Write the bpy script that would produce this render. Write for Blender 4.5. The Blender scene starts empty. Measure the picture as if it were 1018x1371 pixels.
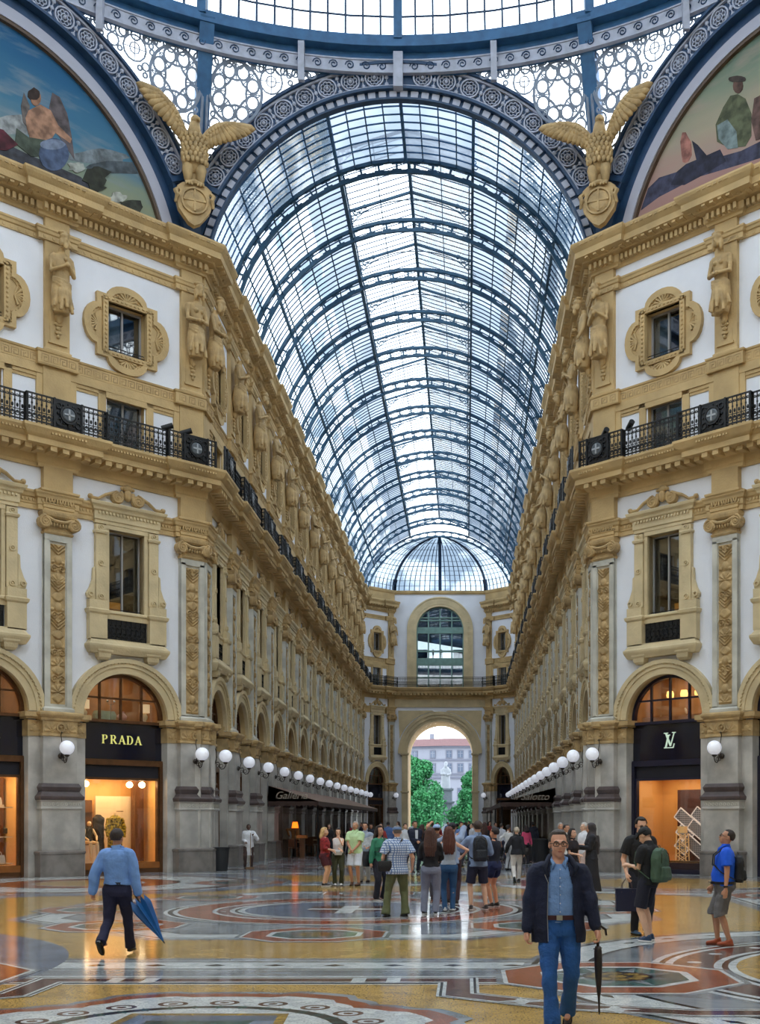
import bpy, bmesh, math, random
import numpy as np
from mathutils import Vector, Matrix, noise, Euler
random.seed(7)
PI = math.pi
SC = bpy.context.scene
COL = SC.collection
IM = Matrix.Identity(4)

# ---------------------------------------------------------------- materials
MATS = {}
def srgb(c):
    return tuple((v/255/12.92) if v/255 <= 0.04045 else ((v/255+0.055)/1.055)**2.4 for v in c) + (1.0,)
def nmat(name):
    m = bpy.data.materials.new(name); m.use_nodes = True
    nt = m.node_tree
    for n in list(nt.nodes): nt.nodes.remove(n)
    out = nt.nodes.new('ShaderNodeOutputMaterial')
    MATS[name] = m
    return m, nt, out
def mat(name, rgb, rough=0.6, var=0.0, scale=3.0, bump=0.0, bscale=20.0, metal=0.0, rgb2=None, spec=0.5, emit=0.0, ecol=None, coat=0.0, stretch=None):
    if name in MATS: return MATS[name]
    m, nt, out = nmat(name)
    b = nt.nodes.new('ShaderNodeBsdfPrincipled')
    nt.links.new(b.outputs[0], out.inputs[0])
    b.inputs['Roughness'].default_value = rough
    b.inputs['Metallic'].default_value = metal
    b.inputs['Specular IOR Level'].default_value = spec
    b.inputs['Coat Weight'].default_value = coat
    c = srgb(rgb)
    b.inputs['Base Color'].default_value = c
    tc = nt.nodes.new('ShaderNodeTexCoord')
    src = tc.outputs['Object']
    if stretch:
        mp = nt.nodes.new('ShaderNodeMapping'); mp.inputs['Scale'].default_value = stretch
        nt.links.new(src, mp.inputs[0]); src = mp.outputs[0]
    if var > 0 or rgb2:
        n = nt.nodes.new('ShaderNodeTexNoise'); n.inputs['Scale'].default_value = scale; n.inputs['Detail'].default_value = 5
        nt.links.new(src, n.inputs['Vector'])
        r = nt.nodes.new('ShaderNodeValToRGB')
        c2 = srgb(rgb2) if rgb2 else tuple(max(0, v*(1-var)) for v in c[:3]) + (1,)
        c1 = c if rgb2 else tuple(min(1, v*(1+var*0.6)) for v in c[:3]) + (1,)
        r.color_ramp.elements[0].position = 0.35; r.color_ramp.elements[0].color = c2
        r.color_ramp.elements[1].position = 0.65; r.color_ramp.elements[1].color = c1
        nt.links.new(n.outputs[0], r.inputs[0]); nt.links.new(r.outputs[0], b.inputs['Base Color'])
    if bump > 0:
        n = nt.nodes.new('ShaderNodeTexNoise'); n.inputs['Scale'].default_value = bscale; n.inputs['Detail'].default_value = 4
        nt.links.new(src, n.inputs['Vector'])
        bp = nt.nodes.new('ShaderNodeBump'); bp.inputs['Strength'].default_value = bump; bp.inputs['Distance'].default_value = 0.05
        nt.links.new(n.outputs[0], bp.inputs['Height']); nt.links.new(bp.outputs[0], b.inputs['Normal'])
    if emit > 0:
        b.inputs['Emission Color'].default_value = srgb(ecol or rgb); b.inputs['Emission Strength'].default_value = emit
    return m
def glass_mat(name, tint, gloss=0.1, rough=0.02, refl=(255, 255, 255), patch=None, pscale=(1, 1, 1), lo=0.42, hi=0.58):
    """thin glass: transparent + glossy; optional patches of dirtier, milkier panes"""
    m, nt, out = nmat(name)
    tr = nt.nodes.new('ShaderNodeBsdfTransparent'); tr.inputs[0].default_value = tuple(tint) + (1,)
    gl = nt.nodes.new('ShaderNodeBsdfGlossy'); gl.inputs[0].default_value = srgb(refl); gl.inputs[1].default_value = rough
    mx = nt.nodes.new('ShaderNodeMixShader')
    fr = nt.nodes.new('ShaderNodeLayerWeight'); fr.inputs[0].default_value = 0.25
    ma = nt.nodes.new('ShaderNodeMath'); ma.operation = 'MULTIPLY_ADD'; ma.inputs[1].default_value = 0.7; ma.inputs[2].default_value = gloss
    nt.links.new(fr.outputs['Fresnel'], ma.inputs[0]); nt.links.new(ma.outputs[0], mx.inputs[0])
    nt.links.new(tr.outputs[0], mx.inputs[1]); nt.links.new(gl.outputs[0], mx.inputs[2])
    nt.links.new(mx.outputs[0], out.inputs[0])
    if patch:
        g = nt.nodes.new('ShaderNodeNewGeometry'); mp = nt.nodes.new('ShaderNodeMapping'); mp.inputs['Scale'].default_value = pscale
        nt.links.new(g.outputs['Position'], mp.inputs[0])
        n = nt.nodes.new('ShaderNodeTexNoise'); n.inputs['Scale'].default_value = 1.0; n.inputs['Detail'].default_value = 3
        nt.links.new(mp.outputs[0], n.inputs['Vector'])
        r = nt.nodes.new('ShaderNodeValToRGB')
        r.color_ramp.elements[0].position = lo; r.color_ramp.elements[0].color = tuple(patch) + (1,)
        r.color_ramp.elements[1].position = hi; r.color_ramp.elements[1].color = tuple(tint) + (1,)
        nt.links.new(n.outputs[0], r.inputs[0]); nt.links.new(r.outputs[0], tr.inputs[0])
    return m

TAN = mat('tan_stone', (196, 168, 120), 0.75, 0.18, 0.9, 0.25, 14)
TAN2 = mat('tan_stone_ornament', (184, 156, 110), 0.7, 0.24, 3.0, 0.3, 25)
TANP = mat('pale_tan_stone', (206, 188, 150), 0.75, 0.14, 1.2, 0.25, 14)
STUCCO = mat('white_stucco', (228, 231, 240), 0.85, 0.05, 0.7, 0.12, 30)
GREY = mat('grey_marble', (184, 181, 176), 0.45, 0.28, 1.3, 0.05, 12)
GREYP = mat('pale_marble', (196, 194, 184), 0.5, 0.2, 1.6, 0.05, 12)
DGRAN = mat('dark_granite', (128, 122, 118), 0.4, 0.3, 2.2, 0.05, 30)
DMOLD = mat('dark_moulding', (84, 72, 72), 0.4, 0.25, 3, 0.05, 20)
IRON = mat('black_iron', (30, 32, 36), 0.45, 0.2, 5, metal=0.3)
TEAL = mat('blue_painted_iron', (52, 102, 148), 0.5, 0.2, 3)
DTEAL = mat('dark_blue_iron', (34, 66, 102), 0.5, 0.2, 3)
LILAC = mat('pale_grey_iron', (176, 182, 200), 0.55, 0.15, 3)
GRN = mat('green_window_metal', (116, 150, 144), 0.5, 0.12, 3)
BRONZE = mat('bronze', (104, 72, 48), 0.35, 0.25, 4, metal=0.5)
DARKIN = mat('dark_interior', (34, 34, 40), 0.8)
OPAL = mat('opal_globe', (240, 243, 252), 0.25, emit=0.35, ecol=(235, 240, 255))
PANE = glass_mat('window_glass', (0.55, 0.6, 0.62), 0.14)
SHOPG = glass_mat('shop_glass', (0.94, 0.94, 0.92), 0.05)

# ---------------------------------------------------------------- object helpers
def tag(o, label=None, cat=None, group=None, kind=None):
    if label: o['label'] = label
    if cat: o['category'] = cat
    if group: o['group'] = group
    if kind: o['kind'] = kind
    return o
def empty(name, loc=(0, 0, 0), rz=0):
    o = bpy.data.objects.new(name, None); COL.objects.link(o); o.empty_display_size = 0.2
    o.location = loc; o.rotation_euler = (0, 0, rz); return o
def copy_tree(o, parent=None):
    c = o.copy(); COL.objects.link(c); c.parent = parent
    for ch in o.children: copy_tree(ch, c)
    return c
class Proto:
    """a thing built once; the first place() moves it, later ones copy it with its parts"""
    def __init__(s, root): s.root = root; s.used = False
    def place(s, M, parent=None):
        if s.used: o = copy_tree(s.root, parent)
        else: o = s.root; s.used = True; o.parent = parent
        o.matrix_basis = M
        return o

class MB:
    def __init__(s): s.v = []; s.f = []; s.mi = []; s.M = None; s.m = 0
    def add(s, vs, fs):
        b = len(s.v)
        if s.M is not None: vs = [tuple(s.M @ Vector(v)) for v in vs]
        s.v += [tuple(v) for v in vs]; s.f += [tuple(i+b for i in f) for f in fs]; s.mi += [s.m]*len(fs)
        return s
    def box(s, x0, x1, y0, y1, z0, z1):
        return s.add([(x0,y0,z0),(x1,y0,z0),(x1,y1,z0),(x0,y1,z0),(x0,y0,z1),(x1,y0,z1),(x1,y1,z1),(x0,y1,z1)],
            [(0,3,2,1),(4,5,6,7),(0,1,5,4),(1,2,6,5),(2,3,7,6),(3,0,4,7)])
    def quad(s, a, b, c, d): return s.add([a, b, c, d], [(0,1,2,3)])
    def poly(s, pts): return s.add(pts, [tuple(range(len(pts)))])
    def prism(s, pts, fn, d0, d1):
        """closed 2D outline pts mapped by fn(p, q, d)->xyz, thick from d0 to d1"""
        n = len(pts)
        vs = [fn(p[0], p[1], d0) for p in pts] + [fn(p[0], p[1], d1) for p in pts]
        fs = [tuple(range(n-1, -1, -1)), tuple(range(n, 2*n))] + [(i, (i+1) % n, n+(i+1) % n, n+i) for i in range(n)]
        return s.add(vs, fs)
    def plate(s, pts, y0, y1): return s.prism(pts, lambda a, b, d: (a, d, b), y1, y0)
    def tube(s, pts, r, n=6, closed=False, caps=True):
        pts = [Vector(p) for p in pts]; k = len(pts); vs = []; fs = []
        rr = r if isinstance(r, (list, tuple)) else [r]*k
        up = None
        for i in range(k):
            a = pts[(i-1) % k] if (closed or i > 0) else pts[i]; b = pts[(i+1) % k] if (closed or i < k-1) else pts[i]
            t = (b-a)
            t = t.normalized() if t.length > 1e-9 else Vector((0,0,1))
            if up is None: up = Vector((0,0,1)) if abs(t.z) < 0.9 else Vector((1,0,0))
            sd = t.cross(up)
            if sd.length < 1e-6: sd = t.cross(Vector((0.3,0.9,0.1)))
            sd.normalize(); up = sd.cross(t).normalized()
            for j in range(n):
                a_ = 2*PI*j/n; vs.append(pts[i] + (sd*math.cos(a_)+up*math.sin(a_))*rr[i])
        m = k if closed else k-1
        for i in range(m):
            for j in range(n):
                fs.append((i*n+j, i*n+(j+1) % n, ((i+1) % k)*n+(j+1) % n, ((i+1) % k)*n+j))
        if caps and not closed: fs.append(tuple(range(n-1, -1, -1))); fs.append(tuple((k-1)*n+j for j in range(n)))
        return s.add(vs, fs)
    def bar(s, a, b, w, h=None):
        """rectangular bar from a to b"""
        h = h or w
        a = Vector(a); b = Vector(b); t = (b-a).normalized()
        up = Vector((0,0,1)) if abs(t.z) < 0.95 else Vector((0,1,0))
        sd = t.cross(up).normalized(); up = sd.cross(t).normalized()
        vs = [p + sd*w/2*i + up*h/2*j for p in (a, b) for i, j in ((-1,-1),(1,-1),(1,1),(-1,1))]
        return s.add(vs, [(3,2,1,0),(4,5,6,7),(0,1,5,4),(1,2,6,5),(2,3,7,6),(3,0,4,7)])
    def lathe(s, prof, c=(0,0,0), n=16, axis='z', sx=1, sy=1):
        vs = []; fs = []; k = len(prof)
        for r, z in prof:
            for j in range(n):
                a = 2*PI*j/n; p = (r*math.cos(a)*sx, r*math.sin(a)*sy, z)
                if axis == 'y': p = (p[0], z, p[1])
                if axis == 'x': p = (z, p[0], p[1])
                vs.append((c[0]+p[0], c[1]+p[1], c[2]+p[2]))
        for i in range(k-1):
            for j in range(n): fs.append((i*n+j, i*n+(j+1) % n, (i+1)*n+(j+1) % n, (i+1)*n+j))
        fs.append(tuple(range(n-1, -1, -1))); fs.append(tuple((k-1)*n+j for j in range(n)))
        return s.add(vs, fs)
    def ball(s, c, r, n=16, m=10, rot=None):
        if not isinstance(r, (list, tuple)): r = (r, r, r)
        vs = []; fs = []
        for i in range(m+1):
            th = PI*i/m
            for j in range(n):
                a = 2*PI*j/n
                p = Vector((r[0]*math.sin(th)*math.cos(a), r[1]*math.sin(th)*math.sin(a), r[2]*math.cos(th)))
                if rot is not None: p = rot @ p
                vs.append(p + Vector(c))
        for i in range(m):
            for j in range(n): fs.append((i*n+j, (i+1)*n+j, (i+1)*n+(j+1) % n, i*n+(j+1) % n))
        return s.add(vs, fs)
    def ring(s, cx, cz, r, w, y0, y1, n=20, a0=0, a1=2*PI):
        """flat annulus in the x-z plane"""
        full = abs(a1-a0-2*PI) < 1e-6
        k = n if full else n+1; vs = []; fs = []
        for i in range(k):
            a = a0+(a1-a0)*i/n; c, q = math.cos(a), math.sin(a)
            for rr, y in ((r-w/2, y0), (r+w/2, y0), (r+w/2, y1), (r-w/2, y1)): vs.append((cx+rr*c, y, cz+rr*q))
        for i in range(n):
            b = ((i+1) % k)*4; a_ = i*4
            for j in range(4): fs.append((a_+j, a_+(j+1) % 4, b+(j+1) % 4, b+j))
        return s.add(vs, fs)
    def stack(s, hw, p, lv, cx=0, y0=0):
        """rectangular mouldings round a pilaster: lv = [(z, offset)...]"""
        vs = []; fs = []
        for z, o in lv: vs += [(cx-hw-o, y0, z), (cx+hw+o, y0, z), (cx+hw+o, p+o, z), (cx-hw-o, p+o, z)]
        for i in range(len(lv)-1):
            a = i*4; b = a+4
            for j in range(4): fs.append((a+j, a+(j+1) % 4, b+(j+1) % 4, b+j))
        k = (len(lv)-1)*4
        fs += [(0,3,2,1), (k, k+1, k+2, k+3)]
        return s.add(vs, fs)
    def sweep(s, path, prof, cap=True):
        """prof = [(offset towards the room, z)...] along a 2D path whose left side is the room"""
        P = [Vector(p) for p in path]; n = len(P); k = len(prof); vs = []; fs = []
        for i in range(n):
            u1 = (P[i]-P[i-1]).normalized() if i > 0 else None
            u2 = (P[i+1]-P[i]).normalized() if i < n-1 else None
            n1 = Vector((-u1.y, u1.x)) if u1 else Vector((-u2.y, u2.x)); n2 = Vector((-u2.y, u2.x)) if u2 else n1
            m = (n1+n2)/(1+n1.dot(n2))
            for o, z in prof: vs.append((P[i].x+m.x*o, P[i].y+m.y*o, z))
        for i in range(n-1):
            for j in range(k-1): fs.append((i*k+j, (i+1)*k+j, (i+1)*k+j+1, i*k+j+1))
        if cap: fs += [tuple(range(k)), tuple((n-1)*k+j for j in range(k-1, -1, -1))]
        return s.add(vs, fs)
    def strip(s, path3, w, n3=None, t=0.02):
        """thin ribbon-like bar along 3D points, square section w x w"""
        for a, b in zip(path3[:-1], path3[1:]): s.bar(a, b, w, t or w)
        return s
    def build(s, name, mats, parent=None, smooth=False, fix=True, angle=None):
        me = bpy.data.meshes.new(name)
        me.from_pydata(s.v, [], s.f)
        if not isinstance(mats, (list, tuple)): mats = [mats]
        for m in mats: me.materials.append(m)
        if len(mats) > 1: me.polygons.foreach_set('material_index', s.mi)
        if fix:
            bm = bmesh.new(); bm.from_mesh(me); bmesh.ops.recalc_face_normals(bm, faces=bm.faces); bm.to_mesh(me); bm.free()
        if smooth or angle:
            me.polygons.foreach_set('use_smooth', [True]*len(me.polygons))
            if angle: me.set_sharp_from_angle(angle=angle)
        me.update()
        o = bpy.data.objects.new(name, me); COL.objects.link(o)
        if parent: o.parent = parent
        return o

# ---------------------------------------------------------------- plan of the place
XA = -2.43                      # axis of the arcade
CY = 23.8                       # centre of the octagon
AP = 18.0                       # apothem of the arm sides
PTS = [(XA+18.3, 30.7), (XA+7.2, 41.8), (XA+7.2, 107.04), (XA+4.4, 109.84), (XA-4.4, 109.84), (XA-7.2, 107.04), (XA-7.2, 41.8), (XA-18.3, 30.7)]
PTS = [Vector(p) for p in PTS]
def seg(i): return PTS[i], PTS[i+1], (PTS[i+1]-PTS[i]).length
def wallM(i, s, y=0.0, z=0.0, sx=1.0):
    a, b, L = seg(i); u = (b-a).normalized(); n = Vector((-u.y, u.x))
    p = a+u*s+n*y
    return Matrix(((u.x*sx, n.x, 0, p.x), (u.y*sx, n.y, 0, p.y), (0, 0, 1, z), (0, 0, 0, 1)))
DL = seg(0)[2]; AL = seg(1)[2]; CL = seg(2)[2]; ML = seg(3)[2]
DP = [0.45, 5.5, 10.5, 15.2]           # pilasters of a diagonal side, from its arcade corner
APL = [0.42+4.6*k for k in range(15)]     # pilasters of the arcade side
# pilaster positions along each segment (s), segments 0..6
PIL = {0: [DL-d for d in DP][::-1], 1: APL, 2: [CL-0.45], 3: [], 4: [0.45], 5: [AL-d for d in APL][::-1], 6: DP}
def jpath(segs, d=0.15, hw=0.62):
    """polyline along the listed segments stepping forward at each pilaster"""
    out = []
    for q, i in enumerate(segs):
        a, b, L = seg(i); u = (b-a).normalized(); n = Vector((-u.y, u.x))
        iv = [(max(0, s-hw), min(L, s+hw)) for s in PIL[i]]
        pts = []
        for s0, s1 in iv:
            pts += [(s0, 0), (s0, d), (s1, d), (s1, 0)]
        if not iv: st = 0
        elif iv[0][0] < 0.3: pts = pts[2:]; st = d
        else: st = 0
        if iv and iv[-1][1] > L-0.3: pts = pts[:-2]; en = d
        else: en = 0
        P = [a+u*s+n*o for s, o in pts]
        def corner(j, dd):
            if 0 < j < len(PTS)-1:
                u1 = (PTS[j]-PTS[j-1]).normalized(); u2 = (PTS[j+1]-PTS[j]).normalized()
                n1 = Vector((-u1.y, u1.x)); n2 = Vector((-u2.y, u2.x)); return PTS[j]+(n1+n2)/(1+n1.dot(n2))*dd
            return PTS[j]+n*dd
        if q == 0: P = [corner(i, st)]+P
        P = P+[corner(i+1, en)]
        out += P
    return [p for k, p in enumerate(out) if k == 0 or (p-out[k-1]).length > 1e-4]
# ---------------------------------------------------------------- walls
WNAMES = ['wall_right_diagonal', 'wall_right', 'wall_end_right', 'wall_end', 'wall_end_left', 'wall_left', 'wall_left_diagonal']
RIN, ZSP = 1.48, 5.42
def holed(mb, x0, x1, z0, z1, a0, a1, b0, b1, d=0.35):
    q = lambda p, r, s_, t: mb.quad((p, 0, s_), (r, 0, s_), (r, 0, t), (p, 0, t))
    q(x0, a0, z0, z1); q(a1, x1, z0, z1); q(a0, a1, z0, b0); q(a0, a1, b1, z1)
    mb.m = 1
    for (xa, za), (xb, zb) in (((a0, b0), (a1, b0)), ((a1, b0), (a1, b1)), ((a1, b1), (a0, b1)), ((a0, b1), (a0, b0))):
        mb.quad((xa, 0, za), (xb, 0, zb), (xb, -d, zb), (xa, -d, za))
    mb.m = 0
def arch_wall(mb, x0, x1, zt, R, zs, d=0.4, zb=0.0, n=20, cx=0):
    mb.quad((x0, 0, zb), (cx-R, 0, zb), (cx-R, 0, zt), (x0, 0, zt)); mb.quad((cx+R, 0, zb), (x1, 0, zb), (x1, 0, zt), (cx+R, 0, zt))
    A = [(cx-R*math.cos(PI*i/n), zs+R*math.sin(PI*i/n)) for i in range(n+1)]
    for p, q in zip(A[:-1], A[1:]): mb.quad((p[0], 0, p[1]), (q[0], 0, q[1]), (q[0], 0, zt), (p[0], 0, zt))
    A = [(cx-R, zb)]+A+[(cx+R, zb)]; mb.m = 1
    for p, q in zip(A[:-1], A[1:]): mb.quad((p[0], 0, p[1]), (q[0], 0, q[1]), (q[0], -d, q[1]), (p[0], -d, p[1]))
    mb.m = 0
ZTOP = 22.9
def bay_wall(mb, w):
    x0, x1 = -w/2, w/2
    arch_wall(mb, x0, x1, 7.9, RIN, ZSP, 0.45)
    holed(mb, x0, x1, 7.9, 13.9, -0.62, 0.62, 8.85, 11.75)
    holed(mb, x0, x1, 13.9, 16.9, -0.66, 0.66, 14.5, 16.3, 0.3)
    holed(mb, x0, x1, 16.9, ZTOP, -0.68, 0.68, 17.8, 19.5, 0.4)
DB = [((DP[k]+DP[k+1])/2, (DP[k+1]-DP[k])/4.73) for k in range(3)]
BAYS = {0: [(DL-c_, w_) for c_, w_ in DB], 6: DB,
        1: [(0.42+4.6*(k+.5), 4.6/4.73) for k in range(14)], 5: [(AL-0.42-4.6*(k+.5), 4.6/4.73) for k in range(14)],
        2: [(CL/2-.2, 3.4/4.73)], 4: [(CL/2+.2, 3.4/4.73)]}
WALL = {}
wall_label = {0: 'white plastered wall of the octagon on the right, above the boutique with the brown display', 1: 'long right arcade wall running away behind the row of lamps',
    2: 'narrow canted wall right of the far archway', 3: 'far end wall with the tall green window over the open archway', 4: 'narrow canted wall left of the far archway',
    5: 'long left arcade wall running away above the cafe awning', 6: 'white plastered wall of the octagon on the left, above the lit boutiques'}
for i in range(7):
    mb = MB(); a, b, L = seg(i)
    if i != 3:
        cells = []
        for s, sx in BAYS[i]:
            mb.M = wallM(i, s, sx=sx); bay_wall(mb, 4.73); cells.append((s-sx*4.73/2, s+sx*4.73/2))
        cells.sort(); mb.M = wallM(i, 0)
        for s0, s1 in ((0, cells[0][0]), (cells[-1][1], L)):
            if s1-s0 > 0.01: mb.quad((s0, 0, 0), (s1, 0, 0), (s1, 0, ZTOP), (s0, 0, ZTOP))
    else:
        mb.M = wallM(3, L/2); arch_wall(mb, -L/2, L/2, 13.9, 3.1, 8.2, 2.2)
        arch_wall(mb, -L/2, L/2, 23.7, 2.25, 20.0, 0.5, 13.9)
    WALL[i] = mb.build(WNAMES[i], [STUCCO, TAN], fix=False)
    tag(WALL[i], wall_label[i], kind='structure')
# plain rear half of the octagon, out of view, keeps daylight to the roof and the arms
mb = MB()
for a, b in (((XA-18.3, 16.9), (XA-7.2, 5.8)), ((XA-7.2, 5.8), (XA-7.2, -12)), ((XA-7.2, -12), (XA+7.2, -12)), ((XA+7.2, -12), (XA+7.2, 5.8)), ((XA+7.2, 5.8), (XA+18.3, 16.9)),
             ((XA-18.3, 30.7), (XA-34, 30.7)), ((XA-34, 30.7), (XA-34, 16.9)), ((XA-34, 16.9), (XA-18.3, 16.9)), ((XA+18.3, 30.7), (XA+34, 30.7)), ((XA+34, 30.7), (XA+34, 16.9)), ((XA+34, 16.9), (XA+18.3, 16.9))):
    mb.quad((a[0], a[1], 0), (b[0], b[1], 0), (b[0], b[1], 29.2), (a[0], a[1], 29.2))
tag(mb.build('wall_rear', mat('rear_wall', (205, 190, 160), 0.9)), 'plain wall closing the octagon behind the viewer', kind='structure')

# ---------------------------------------------------------------- piers and pilasters
def relief(mb, x0, x1, z0, z1, y0, amp, nx, nz, seed=0, step=1.0):
    """carved candelabra ornament: a symmetric height field of leaves, scrolls, masks and vases"""
    rs = np.random.RandomState(seed)
    hw = (x1-x0)/2; cx = (x0+x1)/2
    X, Z = np.meshgrid(np.linspace(-1, 1, nx), np.linspace(z0, z1, nz)); U = np.abs(X)*hw
    H = 0.25*np.exp(-(U/(0.12*hw))**2)
    z = z0+0.25*hw; k = seed
    while z < z1-0.3*hw:
        kind = k % 5; s = hw*(0.95+0.15*rs.rand()); dz = Z-z
        if kind == 0:      # leaf fan
            r = np.hypot(U, dz-0)/s; th = np.arctan2(dz, U)
            H = np.maximum(H, np.where((r < 1) & (dz > -0.1*s), (0.55+0.45*np.cos(9*th))*(1-0.55*r)*0.95, 0)); adv = 1.15*s
        elif kind == 1:    # scroll pair
            r = np.hypot(U-0.5*hw, dz-0.45*s)/(0.48*s); th = np.arctan2(dz-0.45*s, U-0.5*hw)
            H = np.maximum(H, np.where(r < 1, 0.45+0.5*np.sin(2*PI*1.6*r-th), 0)); adv = 1.05*s
        elif kind == 2:    # mask or boss
            r = np.hypot(U/(0.52*hw), (dz-0.55*s)/(0.6*s)); H = np.maximum(H, np.where(r < 1, np.sqrt(np.maximum(0, 1-r*r)), 0))
            r2 = np.hypot(U-0.7*hw, dz-0.2*s)/(0.25*s); H = np.maximum(H, np.where(r2 < 1, 0.8*(1-r2*r2), 0)); adv = 1.25*s
        elif kind == 3:    # vase
            w_ = (0.25+0.55*np.abs(np.sin((dz/s)*PI*0.9)))*hw; m = (dz > 0) & (dz < 1.1*s)
            H = np.maximum(H, np.where(m & (U < w_), 0.85*np.sqrt(np.maximum(0, 1-(U/w_)**2)), 0)); adv = 1.25*s
        else:              # crossed acanthus
            for q in (0.0, 0.45, 0.9):
                ln = np.abs(dz-q*s-U*0.9)/(0.13*s); H = np.maximum(H, np.where((ln < 1) & (U < 0.95*hw) & (dz > -.1*s), 0.75*(1-ln*ln), 0))
            adv = 1.3*s
        z += adv; k += 1+rs.randint(0, 2)
    H = np.clip(H, 0, 1)*amp
    H[:, 0] = H[:, -1] = 0; H[0] = H[-1] = 0
    b = len(mb.v); V = []
    for j in range(nz):
        for i in range(nx): V.append((cx+X[j, i]*hw, y0+H[j, i], Z[j, i]))
    F = [(j*nx+i, j*nx+i+1, (j+1)*nx+i+1, (j+1)*nx+i) for j in range(nz-1) for i in range(nx-1)]
    return mb.add(V, F)
def volute(mb, cx, cz, y0, y1, R, turns=2.2, w=0.045, sgn=1):
    pts = []
    n = 30
    for i in range(n+1):
        t = i/n; a = -sgn*(t*turns*2*PI)+PI/2; r = R*(1-t*0.86); pts.append((cx+r*math.cos(a)*1, y1, cz+r*math.sin(a)))
    mb.tube(pts, [w*(1-0.6*i/n) for i in range(n+1)], 5)
    mb.lathe([(R*1.02, y0), (R*1.02, y1-0.02), (R*0.9, y1)], (cx, 0, cz), 18, 'y')
    mb.ball((cx, y1, cz), R*0.2, 8, 5)

def make_pier():
    r = MB()      # grey marble body of the pier
    r.m = 0; r.box(-0.98, 0.98, -0.3, 0.12, 0, 4.6)
    r.stack(0.66, 0.42, [(0.84, 0), (2.22, 0)])
    r.stack(0.58, 0.34, [(3.02, 0), (4.6, 0)])
    r.m = 1; r.stack(0.66, 0.42, [(0, .10), (.72, .10), (.76, .13), (.82, .13), (.86, 0.0)])
    r.m = 2; r.stack(0.62, 0.38, [(2.50, .12), (2.56, .14), (2.62, .14), (2.68, .08), (2.78, .02), (2.84, .05), (2.93, .07), (3.0, .03), (3.05, .0)])
    r.m = 0; r.stack(0.66, 0.42, [(2.18, 0), (2.22, .05), (2.26, .05), (2.28, .03), (2.46, .03), (2.48, .07), (2.54, .07)])
    r.m = 3
    for k in range(9):    # small frets of the pedestal frieze
        x = -0.58+k*0.145; r.ring(x, 2.37, 0.045, 0.02, 0.45, 0.465, 8)
    o = r.build('pier', [GREY, DGRAN, DMOLD, GREYP])
    c = MB()
    c.box(-1.0, 1.0, -0.3, 0.14, 4.58, 5.1)
    c.stack(0.58, 0.34, [(4.58, .0), (4.6, .05), (4.66, .05), (4.68, .0), (5.08, .02)])
    c.stack(0.6, 0.34, [(5.08, .03), (5.12, .07), (5.18, .07), (5.22, .12), (5.28, .16), (5.34, .16), (5.38, .1), (5.4, 0)])
    c.box(-1.08, 1.08, -0.3, 0.2, 5.14, 5.2); c.box(-1.14, 1.14, -0.3, 0.26, 5.2, 5.36)
    relief(c, -0.56, 0.0, 4.69, 5.07, 0.345, 0.05, 24, 16, 0); relief(c, 0.0, 0.56, 4.69, 5.07, 0.345, 0.05, 24, 16, 0)
    c.ring(0, 4.88, 0.13, 0.05, 0.34, 0.41, 14); c.ball((0, .37, 4.88), .05, 8, 5)
    relief(c, -0.95, -0.6, 4.69, 5.05, 0.145, 0.04, 14, 14, 2); relief(c, 0.6, 0.95, 4.69, 5.05, 0.145, 0.04, 14, 14, 2)
    c.build('impost', [TAN2], o)
    return o
def make_pilaster(seed):
    p = MB()
    p.box(-0.47, 0.47, -0.1, 0.16, 5.4, 11.22)
    for a, b in ((-0.47, -0.3), (0.3, 0.47)): p.box(a, b, 0.1, 0.22, 5.55, 11.05)
    for a, b in ((5.4, 5.6), (10.98, 11.22)): p.box(-0.47, 0.47, 0.1, 0.22, a, b)
    p.stack(0.47, 0.22, [(5.4, .06), (5.5, .06), (5.56, .0), (5.58, 0)])
    for a, b in ((-0.3, -0.275), (0.275, 0.3)): p.box(a, b, 0.1, 0.2, 5.6, 10.98)
    o = p.build('pilaster', [GREYP])
    q = MB(); relief(q, -0.25, 0.25, 5.66, 10.9, 0.162, 0.085, 27, 250, seed); q.build('relief', [TAN2], o, smooth=True)
    c = MB()
    c.stack(0.42, 0.18, [(11.2, .06), (11.26, .09), (11.3, .05), (11.5, .05), (11.56, .1), (11.62, .1)])
    c.stack(0.5, 0.25, [(11.72, .03), (11.78, .08), (11.86, .1), (11.92, .1)])
    for s in (-1, 1): volute(c, s*0.5, 11.56, 0.1, 0.36, 0.2, sgn=s)
    c.tube([(-0.42, .3, 11.72), (-.2, .34, 11.62), (0, .36, 11.6), (.2, .34, 11.62), (.42, .3, 11.72)], .06, 6)
    for k in range(7): c.ball((-0.3+k*0.1, .32, 11.5), (.04, .05, .07), 6, 5)
    c.build('capital', [TAN2], o)
    return o
def make_entab():
    e = MB()
    e.stack(0.5, 0.24, [(11.92, .0), (12.02, .0), (12.04, .03), (12.14, .03), (12.16, .06), (12.2, .0), (12.38, .0), (12.42, .06), (12.5, .1), (12.56, .16), (12.62, .16), (12.66, .05)])
    e.stack(0.5, 0.22, [(12.62, 0), (13.55, 0)]); 
    for k in range(11): e.box(-0.5+k*0.092, -0.46+k*0.092, .2, .3, 12.24, 12.34)
    return e.build('entablature_block', [TAN])
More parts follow.
